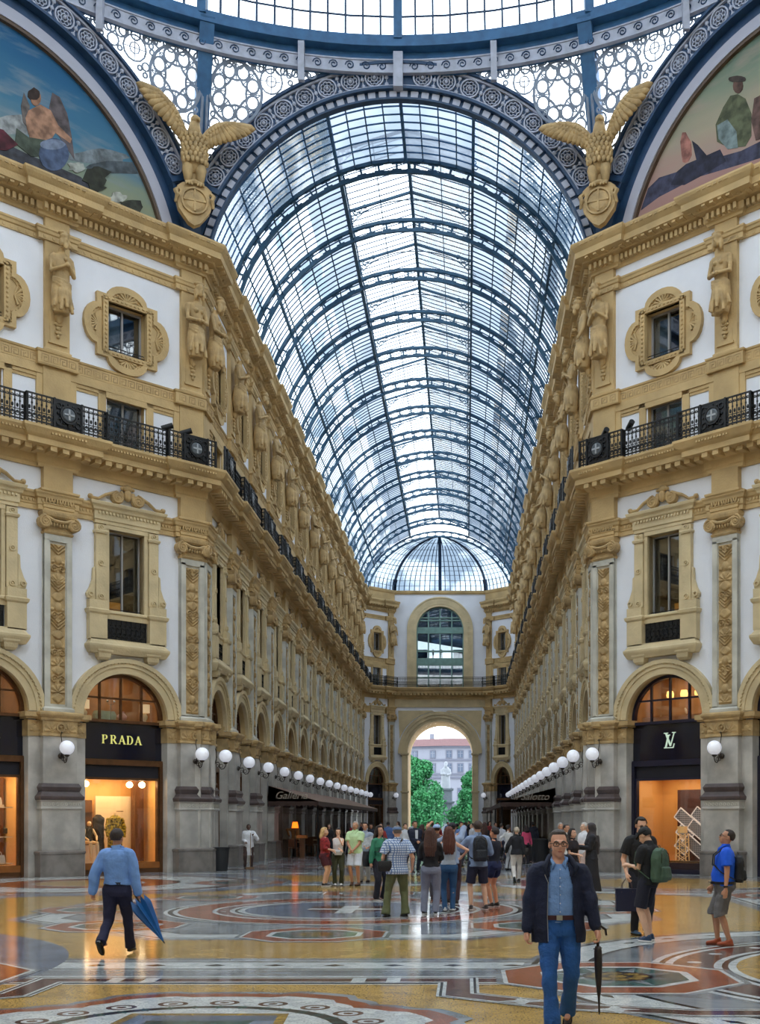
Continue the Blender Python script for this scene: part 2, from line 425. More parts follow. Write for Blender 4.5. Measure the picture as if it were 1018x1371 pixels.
def make_upper():
    p = MB()
    p.stack(0.48, 0.13, [(14.3, 0), (16.68, 0)])
    p.stack(0.42, 0.15, [(17.15, .05), (17.25, .05), (17.3, 0), (21.6, 0)])
    p.stack(0.26, 0.17, [(17.5, 0), (18.9, 0)]); p.stack(0.3, 0.19, [(17.46, 0.02), (17.52, 0.02)])
    p.stack(0.44, 0.15, [(20.8, .0), (20.84, .05), (20.92, .05), (20.94, .02), (21.06, .02), (21.1, .07), (21.18, .07), (21.2, 0)])
    for k, (x, z, w) in enumerate(((0, 18.3, .12), (0, 18.12, .16), (0, 17.98, .1), (0, 17.84, .13), (0, 17.72, .06))): p.ball((x, .2, z), (w, .07, .07), 8, 5)
    return p.build('upper_pilaster', [TAN])
PIER = Proto(make_pier()); PILA = [Proto(make_pilaster(s)) for s in (0, 3)]; ENT = Proto(make_entab()); UPP = Proto(make_upper())
for i in range(7):
    L = seg(i)[2]
    for k, s in enumerate(PIL[i]):
        sx = 0.75 if i in (2, 4) else 1
        M = wallM(i, s, sx=sx)
        if i == 3:
            pass
        PIER.place(M, WALL[i]); PILA[k % 2].place(M, WALL[i]); ENT.place(M, WALL[i]); UPP.place(M, WALL[i])

# ---------------------------------------------------------------- arch mouldings over the shops
def make_archivolt():
    a = MB()
    for r, w, y0, y1 in ((1.6, .24, -.05, .1), (1.78, .14, -.05, .14), (1.92, .14, -.05, .19)): a.ring(0, ZSP-.02, r, w, y0, y1, 36, 0, PI)
    for k in range(44):
        t = PI*(k+.5)/44; a.ball((1.84*math.cos(t), .16, ZSP+1.84*math.sin(t)), .045, 6, 4)
    return a.build('archivolt', [TANP])
ARV = Proto(make_archivolt())
# ---------------------------------------------------------------- windows of the three upper rows
FRAMEW = mat('window_frame_grey', (150, 148, 150), 0.5)
def make_window2():
    w = MB()
    for s in (-1, 1):
        w.box(*sorted((s*.62, s*.74)), -.3, .1, 8.85, 11.95)
        w.stack(.17, .16, [(9.3, 0), (11.85, 0)], cx=s*.93)
        w.stack(.17, .18, [(11.55, .03), (11.62, .05), (11.66, .02)], cx=s*.93)
        for z in (11.75, 10.55, 9.42): w.ring(s*.93, z, .08, .035, .14, .2, 12); w.ball((s*.93, .17, z), .035, 6, 4)
        w.stack(.3, .24, [(7.95, 0), (8.8, 0), (8.86, .05), (8.95, .07), (9.0, 0), (9.28, 0)], cx=s*1.05)
        # side scroll
        pts = [(s*1.12, 9.3), (s*1.36, 9.32), (s*1.4, 9.48), (s*1.3, 9.66), (s*1.2, 9.95), (s*1.18, 10.35), (s*1.12, 10.4)]
        w.plate(pts if s > 0 else pts[::-1], .02, .14); w.ring(s*1.27, 9.46, .07, .04, .1, .19, 12)
        w.stack(.2, .26, [(7.28, -.06), (7.36, 0), (7.5, .02), (7.56, .06), (7.62, .06)], cx=s*.85)
    w.box(-.74, .74, -.05, .12, 11.75, 11.95)
    w.stack(1.12, .14, [(11.9, 0), (12.0, 0), (12.03, .04), (12.3, .04), (12.34, .1), (12.4, .12)])
    for k in range(18): w.box(-1.06+k*.12, -1.0+k*.12, .15, .24, 12.22, 12.3)
    w.stack(1.2, .2, [(12.38, .02), (12.44, .06), (12.5, .12), (12.56, .14), (12.6, .14)])
    w.stack(.85, .1, [(8.7, 0), (8.86, 0), (8.9, .06), (8.96, .06), (9.0, 0)])
    w.stack(1.3, .24, [(7.5, .02), (7.58, .06), (7.66, .1), (7.72, .12), (7.78, .12), (7.84, .06), (7.95, .0), (7.99, 0)])
    o = w.build('window_1', [TANP])
    g = MB(); 
    for s in (-1, 1): volute(g, s*.36, 12.86, .04, .2, .2, 2, .035, s); g.tube([(s*.36, .12, 13.06), (s*.75, .12, 12.9), (s*1.0, .12, 12.72), (s*1.25, .12, 12.7)], [.07, .06, .05, .07], 6); g.ball((s*1.28, .13, 12.74), .09, 8, 6)
    g.ball((0, .14, 13.0), (.14, .14, .2), 10, 8); g.ball((0, .12, 13.25), (.2, .1, .12), 10, 6)
    for k in range(5): g.ball((-.2+k*.1, .12, 13.33-abs(k-2)*.05), .06, 6, 5)
    for s in (-1, 1): g.ball((s*.2, .12, 12.95), (.09, .08, .2), 8, 6)
    g.build('crest', [TAN2], o)
    pn = MB(); pn.box(-.6, .6, -.3, -.285, 8.87, 11.73); pn.build('pane', [PANE], o)
    fr = MB()
    for x in (-.6, 0, .6): fr.box(x-.025, x+.025, -.3, -.24, 8.86, 11.74)
    for z in (8.88, 11.72): fr.box(-.6, .6, -.3, -.24, z-.025, z+.025)
    fr.build('window_frame', [FRAMEW], o)
    for z in (9.08,): 
        rl = MB(); rl.tube([(-.6, -.1, z), (.6, -.1, z)], .012, 6); rl.build('guard_rail', [IRON], o)
    ir = MB(); ir.box(-.72, .72, .0, .05, 8.0, 8.72)
    for k in range(8): x = -.6+k*.172; ir.ring(x, 8.48, .07, .03, .05, .08, 10); ir.ring(x, 8.2, .07, .03, .05, .08, 10); ir.box(x-.09, x-.075, .05, .08, 8.02, 8.7)
    ir.build('iron_panel', [IRON], o)
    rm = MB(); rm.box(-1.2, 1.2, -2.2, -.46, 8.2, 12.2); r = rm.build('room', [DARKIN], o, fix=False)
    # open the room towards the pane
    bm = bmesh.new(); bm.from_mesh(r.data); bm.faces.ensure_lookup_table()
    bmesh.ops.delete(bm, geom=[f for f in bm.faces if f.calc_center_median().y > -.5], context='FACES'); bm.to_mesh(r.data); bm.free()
    return o
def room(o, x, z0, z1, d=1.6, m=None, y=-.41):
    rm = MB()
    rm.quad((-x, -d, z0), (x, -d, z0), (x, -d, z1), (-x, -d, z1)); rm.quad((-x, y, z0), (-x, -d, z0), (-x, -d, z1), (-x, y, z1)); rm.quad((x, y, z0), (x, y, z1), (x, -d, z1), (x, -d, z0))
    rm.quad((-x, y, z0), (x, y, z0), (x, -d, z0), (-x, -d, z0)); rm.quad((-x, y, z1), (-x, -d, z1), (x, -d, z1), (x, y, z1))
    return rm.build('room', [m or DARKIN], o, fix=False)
def make_window3():
    """square window in a quatrefoil stone frame"""
    w = MB(); cz = 18.66; H = .98; R = .62; n = 10
    def outline(e):
        pts = []; h = H+e; r = R+e*1.0; off = .92
        # corners square, lobes on the four sides
        for q in range(4):
            a = -PI/2*q
            def rot(x, z): return (x*math.cos(a)-z*math.sin(a), x*math.sin(a)+z*math.cos(a))
            pts.append(rot(-h, h)); pts.append(rot(-r*.98, h))
            for i in range(n+1):
                t = PI-PI*i/n; pts.append(rot(r*.98*math.cos(t), h+r*.8*math.sin(t)*.78))
            pts.append(rot(r*.98, h))
        return [(x, cz+z) for x, z in pts]
    oo = outline(.08); oi = outline(-.06); o2 = outline(-.11)
    def band(A, B, y0, y1, yi=None):
        k = len(A); yi = y1 if yi is None else yi
        vs = [(x, y0, z) for x, z in A]+[(x, y1, z) for x, z in A]+[(x, yi, z) for x, z in B]+[(x, y0, z) for x, z in B]
        w.add(vs, [(j*k+i, j*k+(i+1) % k, (j+1)*k+(i+1) % k, (j+1)*k+i) for j in range(3) for i in range(k)])
    sq = [];  k = len(oo)
    for x, z in oo:
        z -= cz; m = max(abs(x), abs(z)); sq.append((x/m*.72, cz+z/m*.84))
    band(oo, oi, 0, .16); band(oi, o2, 0, .1, .1); band(o2, sq, 0, .07, .07)
    for i in range(0, k):
        a, b = oi[i], oi[(i+1) % k]; m = math.hypot(b[0]-a[0], b[1]-a[1]); q = max(1, int(m/.12))
        for j in range(q): w.ball((a[0]+(b[0]-a[0])*(j+.5)/q, .12, a[1]+(b[1]-a[1])*(j+.5)/q), .035, 5, 4)
    for s in (-1, 1):
        w.box(*sorted((s*.68, s*.86)), -.05, .17, cz-.98, cz+.98); w.box(-.86, .86, -.05, .17, *sorted((cz+s*.84, cz+s*1.0)))
        for k2 in range(13):
            z = cz-.9+k2*.15; w.ball((s*.77, .18, z), (.05, .04, .05), 5, 4)
        for k2 in range(10): w.ball((-.68+k2*.15, .18, cz+s*.92), (.05, .04, .04), 5, 4)
        for q, (cx_, cz_) in enumerate(((s*1.12, cz), (0, cz+s*1.1))):     # shells in the lobes
            for t in range(7):
                a = (t-3)*PI/7.5; dx, dz = (math.cos(a)*s, math.sin(a)) if q == 0 else (math.sin(a), math.cos(a)*s)
                w.tube([(cx_-(s*.1 if q == 0 else 0), .1, cz_-(s*.1 if q else 0)), (cx_-(s*.1 if q == 0 else 0)+dx*.33, .13, cz_-(s*.1 if q else 0)+dz*.3)], [.02, .045], 5)
    o = w.build('window_1', [TAN])
    pn = MB(); pn.box(-.66, .66, -.3, -.285, 17.82, 19.48); pn.build('pane', [PANE], o)
    fr = MB()
    for x in (-.65, 0, .65): fr.box(x-.03, x+.03, -.3, -.24, 17.8, 19.5)
    for z in (17.83, 19.47): fr.box(-.66, .66, -.3, -.24, z-.03, z+.03)
    fr.build('window_frame', [FRAMEW], o)
    rl = MB()
    for z in (17.92, 18.02): rl.tube([(-.66, .0, z), (.66, 0, z)], .015, 6)
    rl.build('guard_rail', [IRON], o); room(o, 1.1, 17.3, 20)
    return o
def make_window_mezz():
    w = MB()
    for s in (-1, 1):
        w.stack(.13, .06, [(14.3, 0), (16.5, 0)], cx=s*.84); w.stack(.16, .08, [(14.3, 0), (16.55, 0)], cx=s*1.88)
        w.box(*sorted((s*.98, s*1.76)), 0, .03, 16.2, 16.3)
    w.box(-2.1, 2.1, 0, .1, 16.42, 16.7); w.box(-2.0, 2.0, 0, .06, 16.3, 16.42)
    w.box(-.72, .72, -.02, .09, 16.22, 16.42)
    o = w.build('window_1', [TAN])
    pn = MB(); pn.box(-.66, .66, -.26, -.245, 14.5, 16.3); pn.build('pane', [PANE], o)
    fr = MB()
    for x in (-.64, 0, .64): fr.box(x-.03, x+.03, -.27, -.2, 14.5, 16.3)
    fr.box(-.66, .66, -.27, -.2, 16.24, 16.3); fr.build('window_frame', [FRAMEW], o); room(o, 1.1, 14.3, 16.6)
    return o
W2, W3, WM = Proto(make_window2()), Proto(make_window3()), Proto(make_window_mezz())
NW = [0]
def ordinal(k): return ['first', 'second', 'third', 'fourth', 'fifth', 'sixth', 'seventh', 'eighth', 'ninth', 'tenth', 'eleventh', 'twelfth', 'thirteenth', 'fourteenth', 'fifteenth'][k]
WALLTXT = {0: 'right octagon wall', 1: 'right arcade wall', 2: 'canted wall right of the far archway', 4: 'canted wall left of the far archway', 5: 'left arcade wall', 6: 'left octagon wall'}
def win(proto, M, what, i, k):
    o = proto.place(M, None); NW[0] += 1; o.name = 'window_%d' % NW[0]
    w = WALLTXT[i]
    tag(o, '%s on the %s%s' % (what, w, '' if i in (2, 4) else ', %s from the octagon corner' % ordinal(k)), kind='structure')
    if 'category' in o: del o['category']
    return o
CURT = mat('pale_curtain', (206, 214, 222), 0.9, 0.12, 6, 0.3, 18, stretch=(6, 1, .3))
BLIND = mat('brown_blind', (128, 116, 118), 0.9, 0.25, 2)
ARCADE_FIRST = {}
for i in (0, 1, 2, 4, 5, 6):
    for k, (s, sx) in enumerate(BAYS[i]):
        kk = k
        if i == 5: kk = k
        M = wallM(i, s, sx=sx)
        ARV.place(M, WALL[i])
        a = win(W2, M, 'tall window with carved crest', i, kk); b = win(W3, M, 'small square window in a lobed stone frame', i, kk); c = win(WM, M, 'low window behind the balcony', i, kk)
        if i in (2, 4): 
            for o in (a, b, c): pass
        if i == 0 and k == 0:
            q = MB(); q.box(.02, .62, -.42, -.38, 17.8, 19.5); q.build('curtain', [CURT], b); q = MB(); q.box(-.6, .6, -.42, -.38, 14.5, 16.3); q.build('curtain', [CURT], c)
            q = MB(); q.box(-.6, .6, -.36, -.33, 9.7, 11.75)
            for z in range(8): q.box(-.6, .6, -.34, -.32, 9.8+z*.25, 9.9+z*.25)
            q.build('blind', [BLIND], a)
            q = MB(); q.box(-.55, .55, -1.5, -1.45, 8.9, 9.6); q.build('lit_wall', [mat('warm_wall_glow', (240, 160, 60), 0.8, emit=0.6, ecol=(240, 150, 50))], a)  # lamplight put in as the wall's own glow, no lamp in this room
        if i == 4:
            q = MB(); q.box(-.3, .2, -.42, -.38, 17.8, 19.5); q.build('curtain', [CURT], b)
# second-floor mezz order: windows counted from the octagon corner

# ---------------------------------------------------------------- continuous mouldings
FULL = jpath(range(7)); HALVES = [jpath([0, 1, 2]), jpath([4, 5, 6])]; LOWER = [jpath([0, 1, 2]), jpath([4, 5, 6])]
def dentils(mb, path, o0, o1, z0, z1, w, sp, extra=None):
    for a, b in zip(path[:-1], path[1:]):
        a, b = Vector(a), Vector(b); L = (b-a).length
        if L < w*2: continue
        u = (b-a)/L; n = Vector((-u.y, u.x)); k = max(1, int(L/sp)); 
        for j in range(k):
            c = a+u*(L*(j+.5)/k)
            p = [c-u*w/2+n*o0, c+u*w/2+n*o0, c+u*w/2+n*o1, c-u*w/2+n*o1]
            mb.add([(q.x, q.y, z) for z in (z0, z1) for q in p], [(0, 3, 2, 1), (4, 5, 6, 7), (0, 1, 5, 4), (1, 2, 6, 5), (2, 3, 7, 6), (3, 0, 4, 7)])
t = MB()
for hp in HALVES:
    t.sweep(hp, [(-.2, 21.55), (.05, 21.55), (.08, 21.62), (.14, 21.66), (.16, 21.9), (.36, 21.95), (.4, 22.0), (.66, 22.06), (.68, 22.26), (.72, 22.3), (.80, 22.4), (.84, 22.48), (.84, 22.54), (.5, 22.6), (-.2, 22.9)])
    dentils(t, hp, .15, .3, 21.68, 21.88, .11, .19); dentils(t, hp, .38, .62, 21.98, 22.08, .14, .3)
c = t.build('trim_1', [TAN]); tag(c, 'top stone cornice with dentils running round the whole arcade', kind='structure')
q = MB()
for hp in HALVES: dentils(q, hp, .7, .83, 22.4, 22.5, .12, .2)
q.build('egg_moulding', [TAN2], c)
t = MB(); t.sweep(FULL, [(-.2, 13.35), (.06, 13.35), (.08, 13.45), (.12, 13.5), (.14, 13.72), (.22, 13.78), (.3, 13.86), (.66, 13.9), (.66, 14.08), (.72, 14.12), (.76, 14.16), (.84, 14.28), (.88, 14.34), (.88, 14.42), (.84, 14.44), (-.2, 14.44)])
dentils(t, FULL, .16, .62, 13.74, 13.93, .22, .36); dentils(t, FULL, .07, .13, 13.5, 13.66, .1, .16)
dentils(t, FULL, .72, .86, 14.2, 14.26, .06, .11)
c = t.build('trim_2', [TAN]); tag(c, 'middle stone cornice carrying the balcony round the arcade', kind='structure')
t = MB()
for hp in HALVES: t.sweep(hp, [(-.1, 16.68), (.08, 16.68), (.1, 16.74), (.07, 16.76), (.07, 17.08), (.1, 17.1), (.12, 17.16), (-.1, 17.2)])
c = t.build('trim_3', [TAN]); tag(c, 'greek key stone band above the balcony windows', kind='structure')
q = MB()       # greek key
for a, b in [ab for hp in HALVES for ab in zip(hp[:-1], hp[1:])]:
    a, b = Vector(a), Vector(b); L = (b-a).length
    if L < .5: continue
    u = (b-a)/L; n = Vector((-u.y, u.x)); k = int(L/.3)
    for j in range(k):
        c0 = L*(j+.5)/k-.15
        q.M = Matrix(((u.x, n.x, 0, (a+u*c0).x), (u.y, n.y, 0, (a+u*c0).y), (0, 0, 1, 0), (0, 0, 0, 1)))
        for x0, x1, z0, z1 in ((0, .26, 17.0, 17.03), (0, .03, 16.82, 17.0), (0, .18, 16.8, 16.83), (.15, .18, 16.83, 16.94), (.08, .18, 16.92, 16.95), (.23, .26, 16.8, 17.0)):
            q.box(x0, x1, .06, .085, z0, z1)
q.M = None
q.build('greek_key', [TAN2], bpy.data.objects['trim_3'], fix=False)
# string courses only where there is wall (not across the end wall window)
t = MB()
for pth in LOWER: 
    t.sweep(pth, [(-.1, 20.78), (.05, 20.78), (.05, 20.95), (.09, 20.98), (.11, 21.06), (.14, 21.1), (.14, 21.16), (-.1, 21.18)]); dentils(t, pth, .04, .07, 20.82, 20.9, .08, .25)
c = t.build('trim_4', [TAN]); tag(c, 'thin stone string course above the statues', kind='structure')
t = MB()
for pth in LOWER:
    t.sweep(pth, [(-.1, 11.95), (.06, 11.95), (.06, 12.1), (.09, 12.12), (.09, 12.3), (.14, 12.34), (.16, 12.42), (.2, 12.48), (.2, 12.54), (-.1, 12.58)]); dentils(t, pth, .08, .13, 12.2, 12.28, .06, .12)
c = t.build('trim_5', [TAN]); tag(c, 'stone string course level with the pilaster capitals', kind='structure')

# ---------------------------------------------------------------- balcony railing
def railing_panel(Lr, heavy):
    """cast iron rail, x from 0..Lr, on the balcony edge"""
    r = MB(); z0 = 14.46; H = .95
    r.box(0, Lr, -.03, .03, z0+H-.04, z0+H); r.box(0, Lr, -.02, .02, z0+.06, z0+.1); r.box(0, Lr, -.015, .015, z0+H-.2, z0+H-.17); r.box(0, Lr, -.015, .015, z0+.36, z0+.38)
    n = max(2, int(Lr/.16))
    for k in range(n+1):
        x = Lr*k/n; th = .035 if k in (0, n) else .014
        r.box(x-th, x+th, -th, th, z0, z0+H)
        if k < n:
            xm = x+Lr/n/2; r.ring(xm, z0+H-.2, Lr/n*.42, .02, -.012, .012, 8, 0, PI); r.ring(xm, z0+.23, Lr/n*.4, .025, -.015, .015, 8); r.ball((xm, 0, z0+.48), (.045, .03, .07), 5, 4); r.ring(xm, z0+.28, Lr/n*.2, .03, -.015, .015, 6); r.ball((x+.0, 0, z0+.62), (.035, .035, .05), 5, 4)
    return r
def rail_run(path, name, label, group=None):
    root = empty(name, (path[0].x, path[0].y, 0)); tag(root, label, 'railing', 'balcony railings')
    O = Vector((path[0].x, path[0].y, 0))
    protos = {}
    for a, b, h in RPAN(path):
        L = (b-a).length
        if L < .05: continue
        key = (round(L, 2), h)
        u = (b-a)/L; n = Vector((-u.y, u.x))
        M = Matrix(((u.x, n.x, 0, a.x-O.x), (u.y, n.y, 0, a.y-O.y), (0, 0, 1, 0), (0, 0, 0, 1)))
        if key not in protos:
            r = railing_panel(L, h)
            protos[key] = Proto(r.build('railing_panel', [IRON], fix=False))
        protos[key].place(M, root)
    return root
def offpath(path, o):
    P = [Vector(p) for p in path]; out = []
    for i in range(len(P)):
        u1 = (P[i]-P[i-1]).normalized() if i > 0 else None; u2 = (P[i+1]-P[i]).normalized() if i < len(P)-1 else None
        n1 = Vector((-u1.y, u1.x)) if u1 else Vector((-u2.y, u2.x)); n2 = Vector((-u2.y, u2.x)) if u2 else n1
        out.append(P[i]+(n1+n2)/(1+n1.dot(n2))*o)
    return out
def RPAN(path): return [(a, b, False) for a, b in zip(path[:-1], path[1:])]
RO = .74
rail_run(offpath(jpath([0]), RO), 'balcony_railing', 'black cast iron balcony railing on the right octagon wall, under the curtained window')
rail_run(offpath(jpath([1]), RO), 'balcony_railing', 'black iron balcony railing receding along the right arcade wall')
rail_run(offpath(jpath([2, 3, 4]), RO), 'balcony_railing', 'black iron balcony railing across the far end below the green window')
rail_run(offpath(jpath([5]), RO), 'balcony_railing', 'black iron balcony railing receding along the left arcade wall')
rail_run(offpath(jpath([6]), RO), 'balcony_railing', 'black cast iron balcony railing on the left octagon wall')
def medallion():
    r = MB(); z = 14.95
    r.box(-.5, .5, -.05, .02, 14.5, 15.4)
    for s in (-1, 1):
        r.box(*sorted((s*.5, s*.44)), -.07, .06, 14.47, 15.42)
        for q in (14.68, 15.2): r.ring(s*.33, q, .09, .03, .01, .06, 12)
    r.ring(0, z, .27, .06, .0, .09, 24)
    for k in range(12): a = PI*k/6; r.ball((.34*math.cos(a), .03, z+.34*math.sin(a)), .05, 6, 4)
    o = r.build('railing_medallion', [IRON])
    c = MB(); c.lathe([(.22, 0), (.22, .08), (.18, .1)], (0, 0, z), 20, 'y'); c.build('disc', [mat('medallion_disc', (84, 92, 100), 0.5, 0.2)], o)
    d = MB(); d.box(-.03, .03, .09, .12, z-.17, z+.17); d.box(-.17, .17, .09, .12, z-.03, z+.03); d.build('cross', [mat('medallion_cross', (160, 164, 170), .5)], o)
    return o
MED = Proto(medallion())
rails = [o for o in COL.objects if o.name.startswith('balcony_railing')]
for i, ro in ((0, rails[0]), (1, rails[1]), (5, rails[3]), (6, rails[4])):
    for s in PIL[i]:
        L = seg(i)[2]
        if s < .6 : s = .75
        if s > L-.6: s = L-.75
        M = wallM(i, s, RO+.15); M = Matrix.Translation((-ro.location.x, -ro.location.y, 0)) @ M
        MED.place(M, ro)

# ---------------------------------------------------------------- end wall
e = MB(); e.M = wallM(3, ML/2)
for r_, w_, y0, y1 in ((3.25, .3, -.1, .12), (3.55, .3, -.1, .2), (3.85, .3, -.1, .26)): e.ring(0, 8.2, r_, w_, y0, y1, 48, 0, PI)
for s in (-1, 1):
    e.stack(.28, .2, [(4.6, 0), (8.0, 0), (8.04, .08), (8.16, .12), (8.24, .12)], cx=s*3.36)
    e.stack(.3, .24, [(0, .06), (1.0, .06), (1.1, 0), (4.4, 0), (4.5, .1), (4.62, .1)], cx=s*3.36)
e.box(-4.3, 4.3, 0, .08, 12.62, 13.4)
for s in (-1, 1):
    P = [(s*(3.95*math.cos(t)+.12), 8.2+3.95*math.sin(t)+.1) for t in [PI/2*i/14 for i in range(3, 14)]]+[(s*.75, 12.3), (s*4.0, 12.3)]
    e.plate(P if s > 0 else P[::-1], 0, .06)
e.build('grand_archivolt', [TANP], WALL[3])
e = MB(); e.M = wallM(3, ML/2)
for r_, w_, y0, y1 in ((2.36, .22, -.1, .1), (2.75, .56, -.1, .16), (3.08, .12, -.1, .24)): e.ring(0, 20.0, r_, w_, y0, y1, 48, 0, PI)
for s in (-1, 1):
    for x, w_, y1 in ((2.36, .22, .1), (2.75, .56, .16), (3.08, .12, .24)): e.box(*sorted((s*(x-w_/2), s*(x+w_/2))), -.1, y1, 14.44, 20.0)
    for k in range(10): e.ring(s*2.75, 15+k*.52, .1, .04, .14, .2, 10)
for k in range(16): a = PI*(k+.5)/16; e.ring(2.75*math.cos(a), 20+2.75*math.sin(a), .1, .04, .14, .2, 10)
e.build('window_archivolt', [TANP], WALL[3])
g = MB(); g.M = wallM(3, ML/2)
for x in (-1.12, 0, 1.12): g.box(x-.06, x+.06, -.4, -.22, 14.4, 20+math.sqrt(2.25**2-x*x))
for x in (-2.2, 2.2): g.box(x-.06, x+.06, -.4, -.22, 14.4, 20)
for z, h in ((17.0, .35), (20.0, .3), (20.95, .06), (21.2, .05), (18.0, .08), (15.5, .06)): 
    xx = math.sqrt(max(0, 2.25**2-max(0, z-20)**2)); g.box(-xx, xx, -.4, -.2, z-h, z+h)
g.ring(0, 20, 2.2, .1, -.4, -.22, 36, 0, PI)
NW[0] += 1
o = g.build('window_%d' % NW[0], [GRN]); tag(o, 'tall green-framed arched window above the far archway', kind='structure')
p = MB(); p.M = wallM(3, ML/2)
p.plate([(-2.25, 14.4), (2.25, 14.4)]+[(2.25*math.cos(PI*i/20), 20+2.25*math.sin(PI*i/20)) for i in range(21)], -.36, -.34); p.build('pane', [PANE], o)
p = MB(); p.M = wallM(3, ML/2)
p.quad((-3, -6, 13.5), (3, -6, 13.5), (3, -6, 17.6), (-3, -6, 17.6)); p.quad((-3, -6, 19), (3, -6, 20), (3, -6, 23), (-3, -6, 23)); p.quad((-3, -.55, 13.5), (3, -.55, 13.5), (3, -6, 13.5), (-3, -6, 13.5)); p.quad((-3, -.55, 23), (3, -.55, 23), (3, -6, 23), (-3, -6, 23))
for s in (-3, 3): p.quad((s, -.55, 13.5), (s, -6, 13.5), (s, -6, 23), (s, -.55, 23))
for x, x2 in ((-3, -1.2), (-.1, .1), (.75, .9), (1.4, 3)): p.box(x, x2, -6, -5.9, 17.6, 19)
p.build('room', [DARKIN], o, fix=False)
# the gateway passage, its outer face
e = MB(); e.M = wallM(3, ML/2)
n = 24
for a in range(n):
    t0, t1 = PI*a/n, PI*(a+1)/n; e.quad((3.1*math.cos(t0), -2.2, 8.2+3.1*math.sin(t0)), (3.1*math.cos(t1), -2.2, 8.2+3.1*math.sin(t1)), (3.1*math.cos(t1), -6, 8.2+3.1*math.sin(t1)), (3.1*math.cos(t0), -6, 8.2+3.1*math.sin(t0)))
for s in (-3.1, 3.1): e.quad((s, -2.2, 0), (s, -6, 0), (s, -6, 8.2), (s, -2.2, 8.2))
e.build('passage', [TAN], WALL[3], fix=False)
# attic over the end, under the fan of glass
e = MB()
for sg_ in ([PTS[2], PTS[3]], [PTS[4], PTS[5]]): e.sweep(sg_, [(-.1, 22.6), (.1, 22.6), (.1, 23.4), (.2, 23.5), (.24, 23.62), (.24, 23.72), (-.1, 23.75)])
e.sweep([PTS[3], PTS[4]], [(-.1, 23.4), (.1, 23.4), (.2, 23.5), (.24, 23.62), (.24, 23.72), (-.1, 23.75)])
NWt = e.build('trim_6', [TAN]); tag(NWt, 'stone attic band under the glazed fan at the far end', kind='structure')
# ---------------------------------------------------------------- glazed vault
VG = glass_mat('vault_glass', (0.86, 0.9, 0.93), 0.02, patch=(0.22, 0.28, 0.34), pscale=(0.5, 0.22, 0.6), lo=0.42, hi=0.52)
def frosted(name, a, b):
    m, nt, out = nmat(name); N = nt.nodes.new; Lk = nt.links.new
    tl = N('ShaderNodeBsdfTranslucent'); tr = N('ShaderNodeBsdfTransparent'); tr.inputs[0].default_value = (.3, .36, .42, 1); mx = N('ShaderNodeMixShader'); mx.inputs[0].default_value = .35
    Lk(tl.outputs[0], mx.inputs[1]); Lk(tr.outputs[0], mx.inputs[2]); Lk(mx.outputs[0], out.inputs[0])
    g = N('ShaderNodeNewGeometry'); n = N('ShaderNodeTexNoise'); n.inputs['Scale'].default_value = .5; Lk(g.outputs['Position'], n.inputs['Vector'])
    r = N('ShaderNodeValToRGB'); r.color_ramp.elements[0].position = .4; r.color_ramp.elements[0].color = a+(1,); r.color_ramp.elements[1].position = .6; r.color_ramp.elements[1].color = b+(1,)
    Lk(n.outputs[0], r.inputs[0]); Lk(r.outputs[0], tl.inputs[0]); return m
VGF = frosted('frosted_vault_glass', (.17, .2, .25), (.3, .34, .4))
DG = glass_mat('dome_glass', (0.9, 0.94, 0.97), 0.02)
ceil_ = empty('ceiling', (XA, 42.2, 22.6)); tag(ceil_, 'long glazed iron barrel vault over the arcade', kind='structure')
VR, VZ, BL = 7.55, 21.2, (107.04-42.2)/14
def arcp(R, a, y): return (R*math.sin(a), y, VZ+R*math.cos(a)-22.6)
AM = math.acos(1.5/7.55)      # the vault stops at the cornice
LH = 2.75; AL_ = math.asin(LH/VR)
def make_rib():
    r = MB(); n = 30
    for R, w in ((7.5, .14), (7.05, .11)):
        pts = [arcp(R, -AM+2*AM*i/n, 0) for i in range(n+1)]
        r.strip(pts, w, t=.14)
    k = 27
    for i in range(k+1):
        a = -AM+2*AM*i/k
        r.bar(arcp(7.05, a, 0), arcp(7.5, a, 0), .09, .07)
        if i < k:
            for q, aa in ((7.14, a+.015), (7.41, a+.015), (7.14, a+2*AM/k-.015), (7.41, a+2*AM/k-.015)): 
                r.bar(arcp(q, aa-.012, 0), arcp(q, aa+.012, 0), .08, .06)
    for s in (-1, 1):     # gable of the lantern with scroll brackets
        r.bar((s*LH, 0, VZ+VR*math.cos(AL_)-22.6), (s*LH, 0, 6.5), .1)
        r.bar((s*LH, 0, 6.5), (0, 0, 7.35), .1)
        pts = [(s*LH*math.cos(t), 0, 5.45+1.55*math.sin(t)) for t in [PI/2*i/12 for i in range(13)]]
        r.strip(pts, .06)
        for i in range(1, 7):
            t = PI/2*i/12; x, z = LH*math.cos(t), 5.45+1.55*math.sin(t)
            xx = LH; r.bar((s*x, 0, z), (s*min(xx, x+.25), 0, min(6.45, z+.3)), .035)
            r.ring(s*(x+.12), z+.16, .09, .03, -.02, .02, 8)
    return r.build('vault_rib', [mat('vault_blue_iron', (40, 80, 108), .5, .2, 3)], fix=False)
def make_glazing():
    r = MB(); y0, y1 = 0, BL
    for j in range(1, 10):
        y = BL*j/10
        for s in (-1, 1):
            pts = [arcp(VR, s*(AL_+(AM-AL_)*i/12), y) for i in range(13)]
            r.strip(pts, .032, t=.05)
            r.bar((s*LH, y, 6.5), (0, y, 7.35), .026, .035)
    return r.build('glazing_bars', [DTEAL], fix=False)
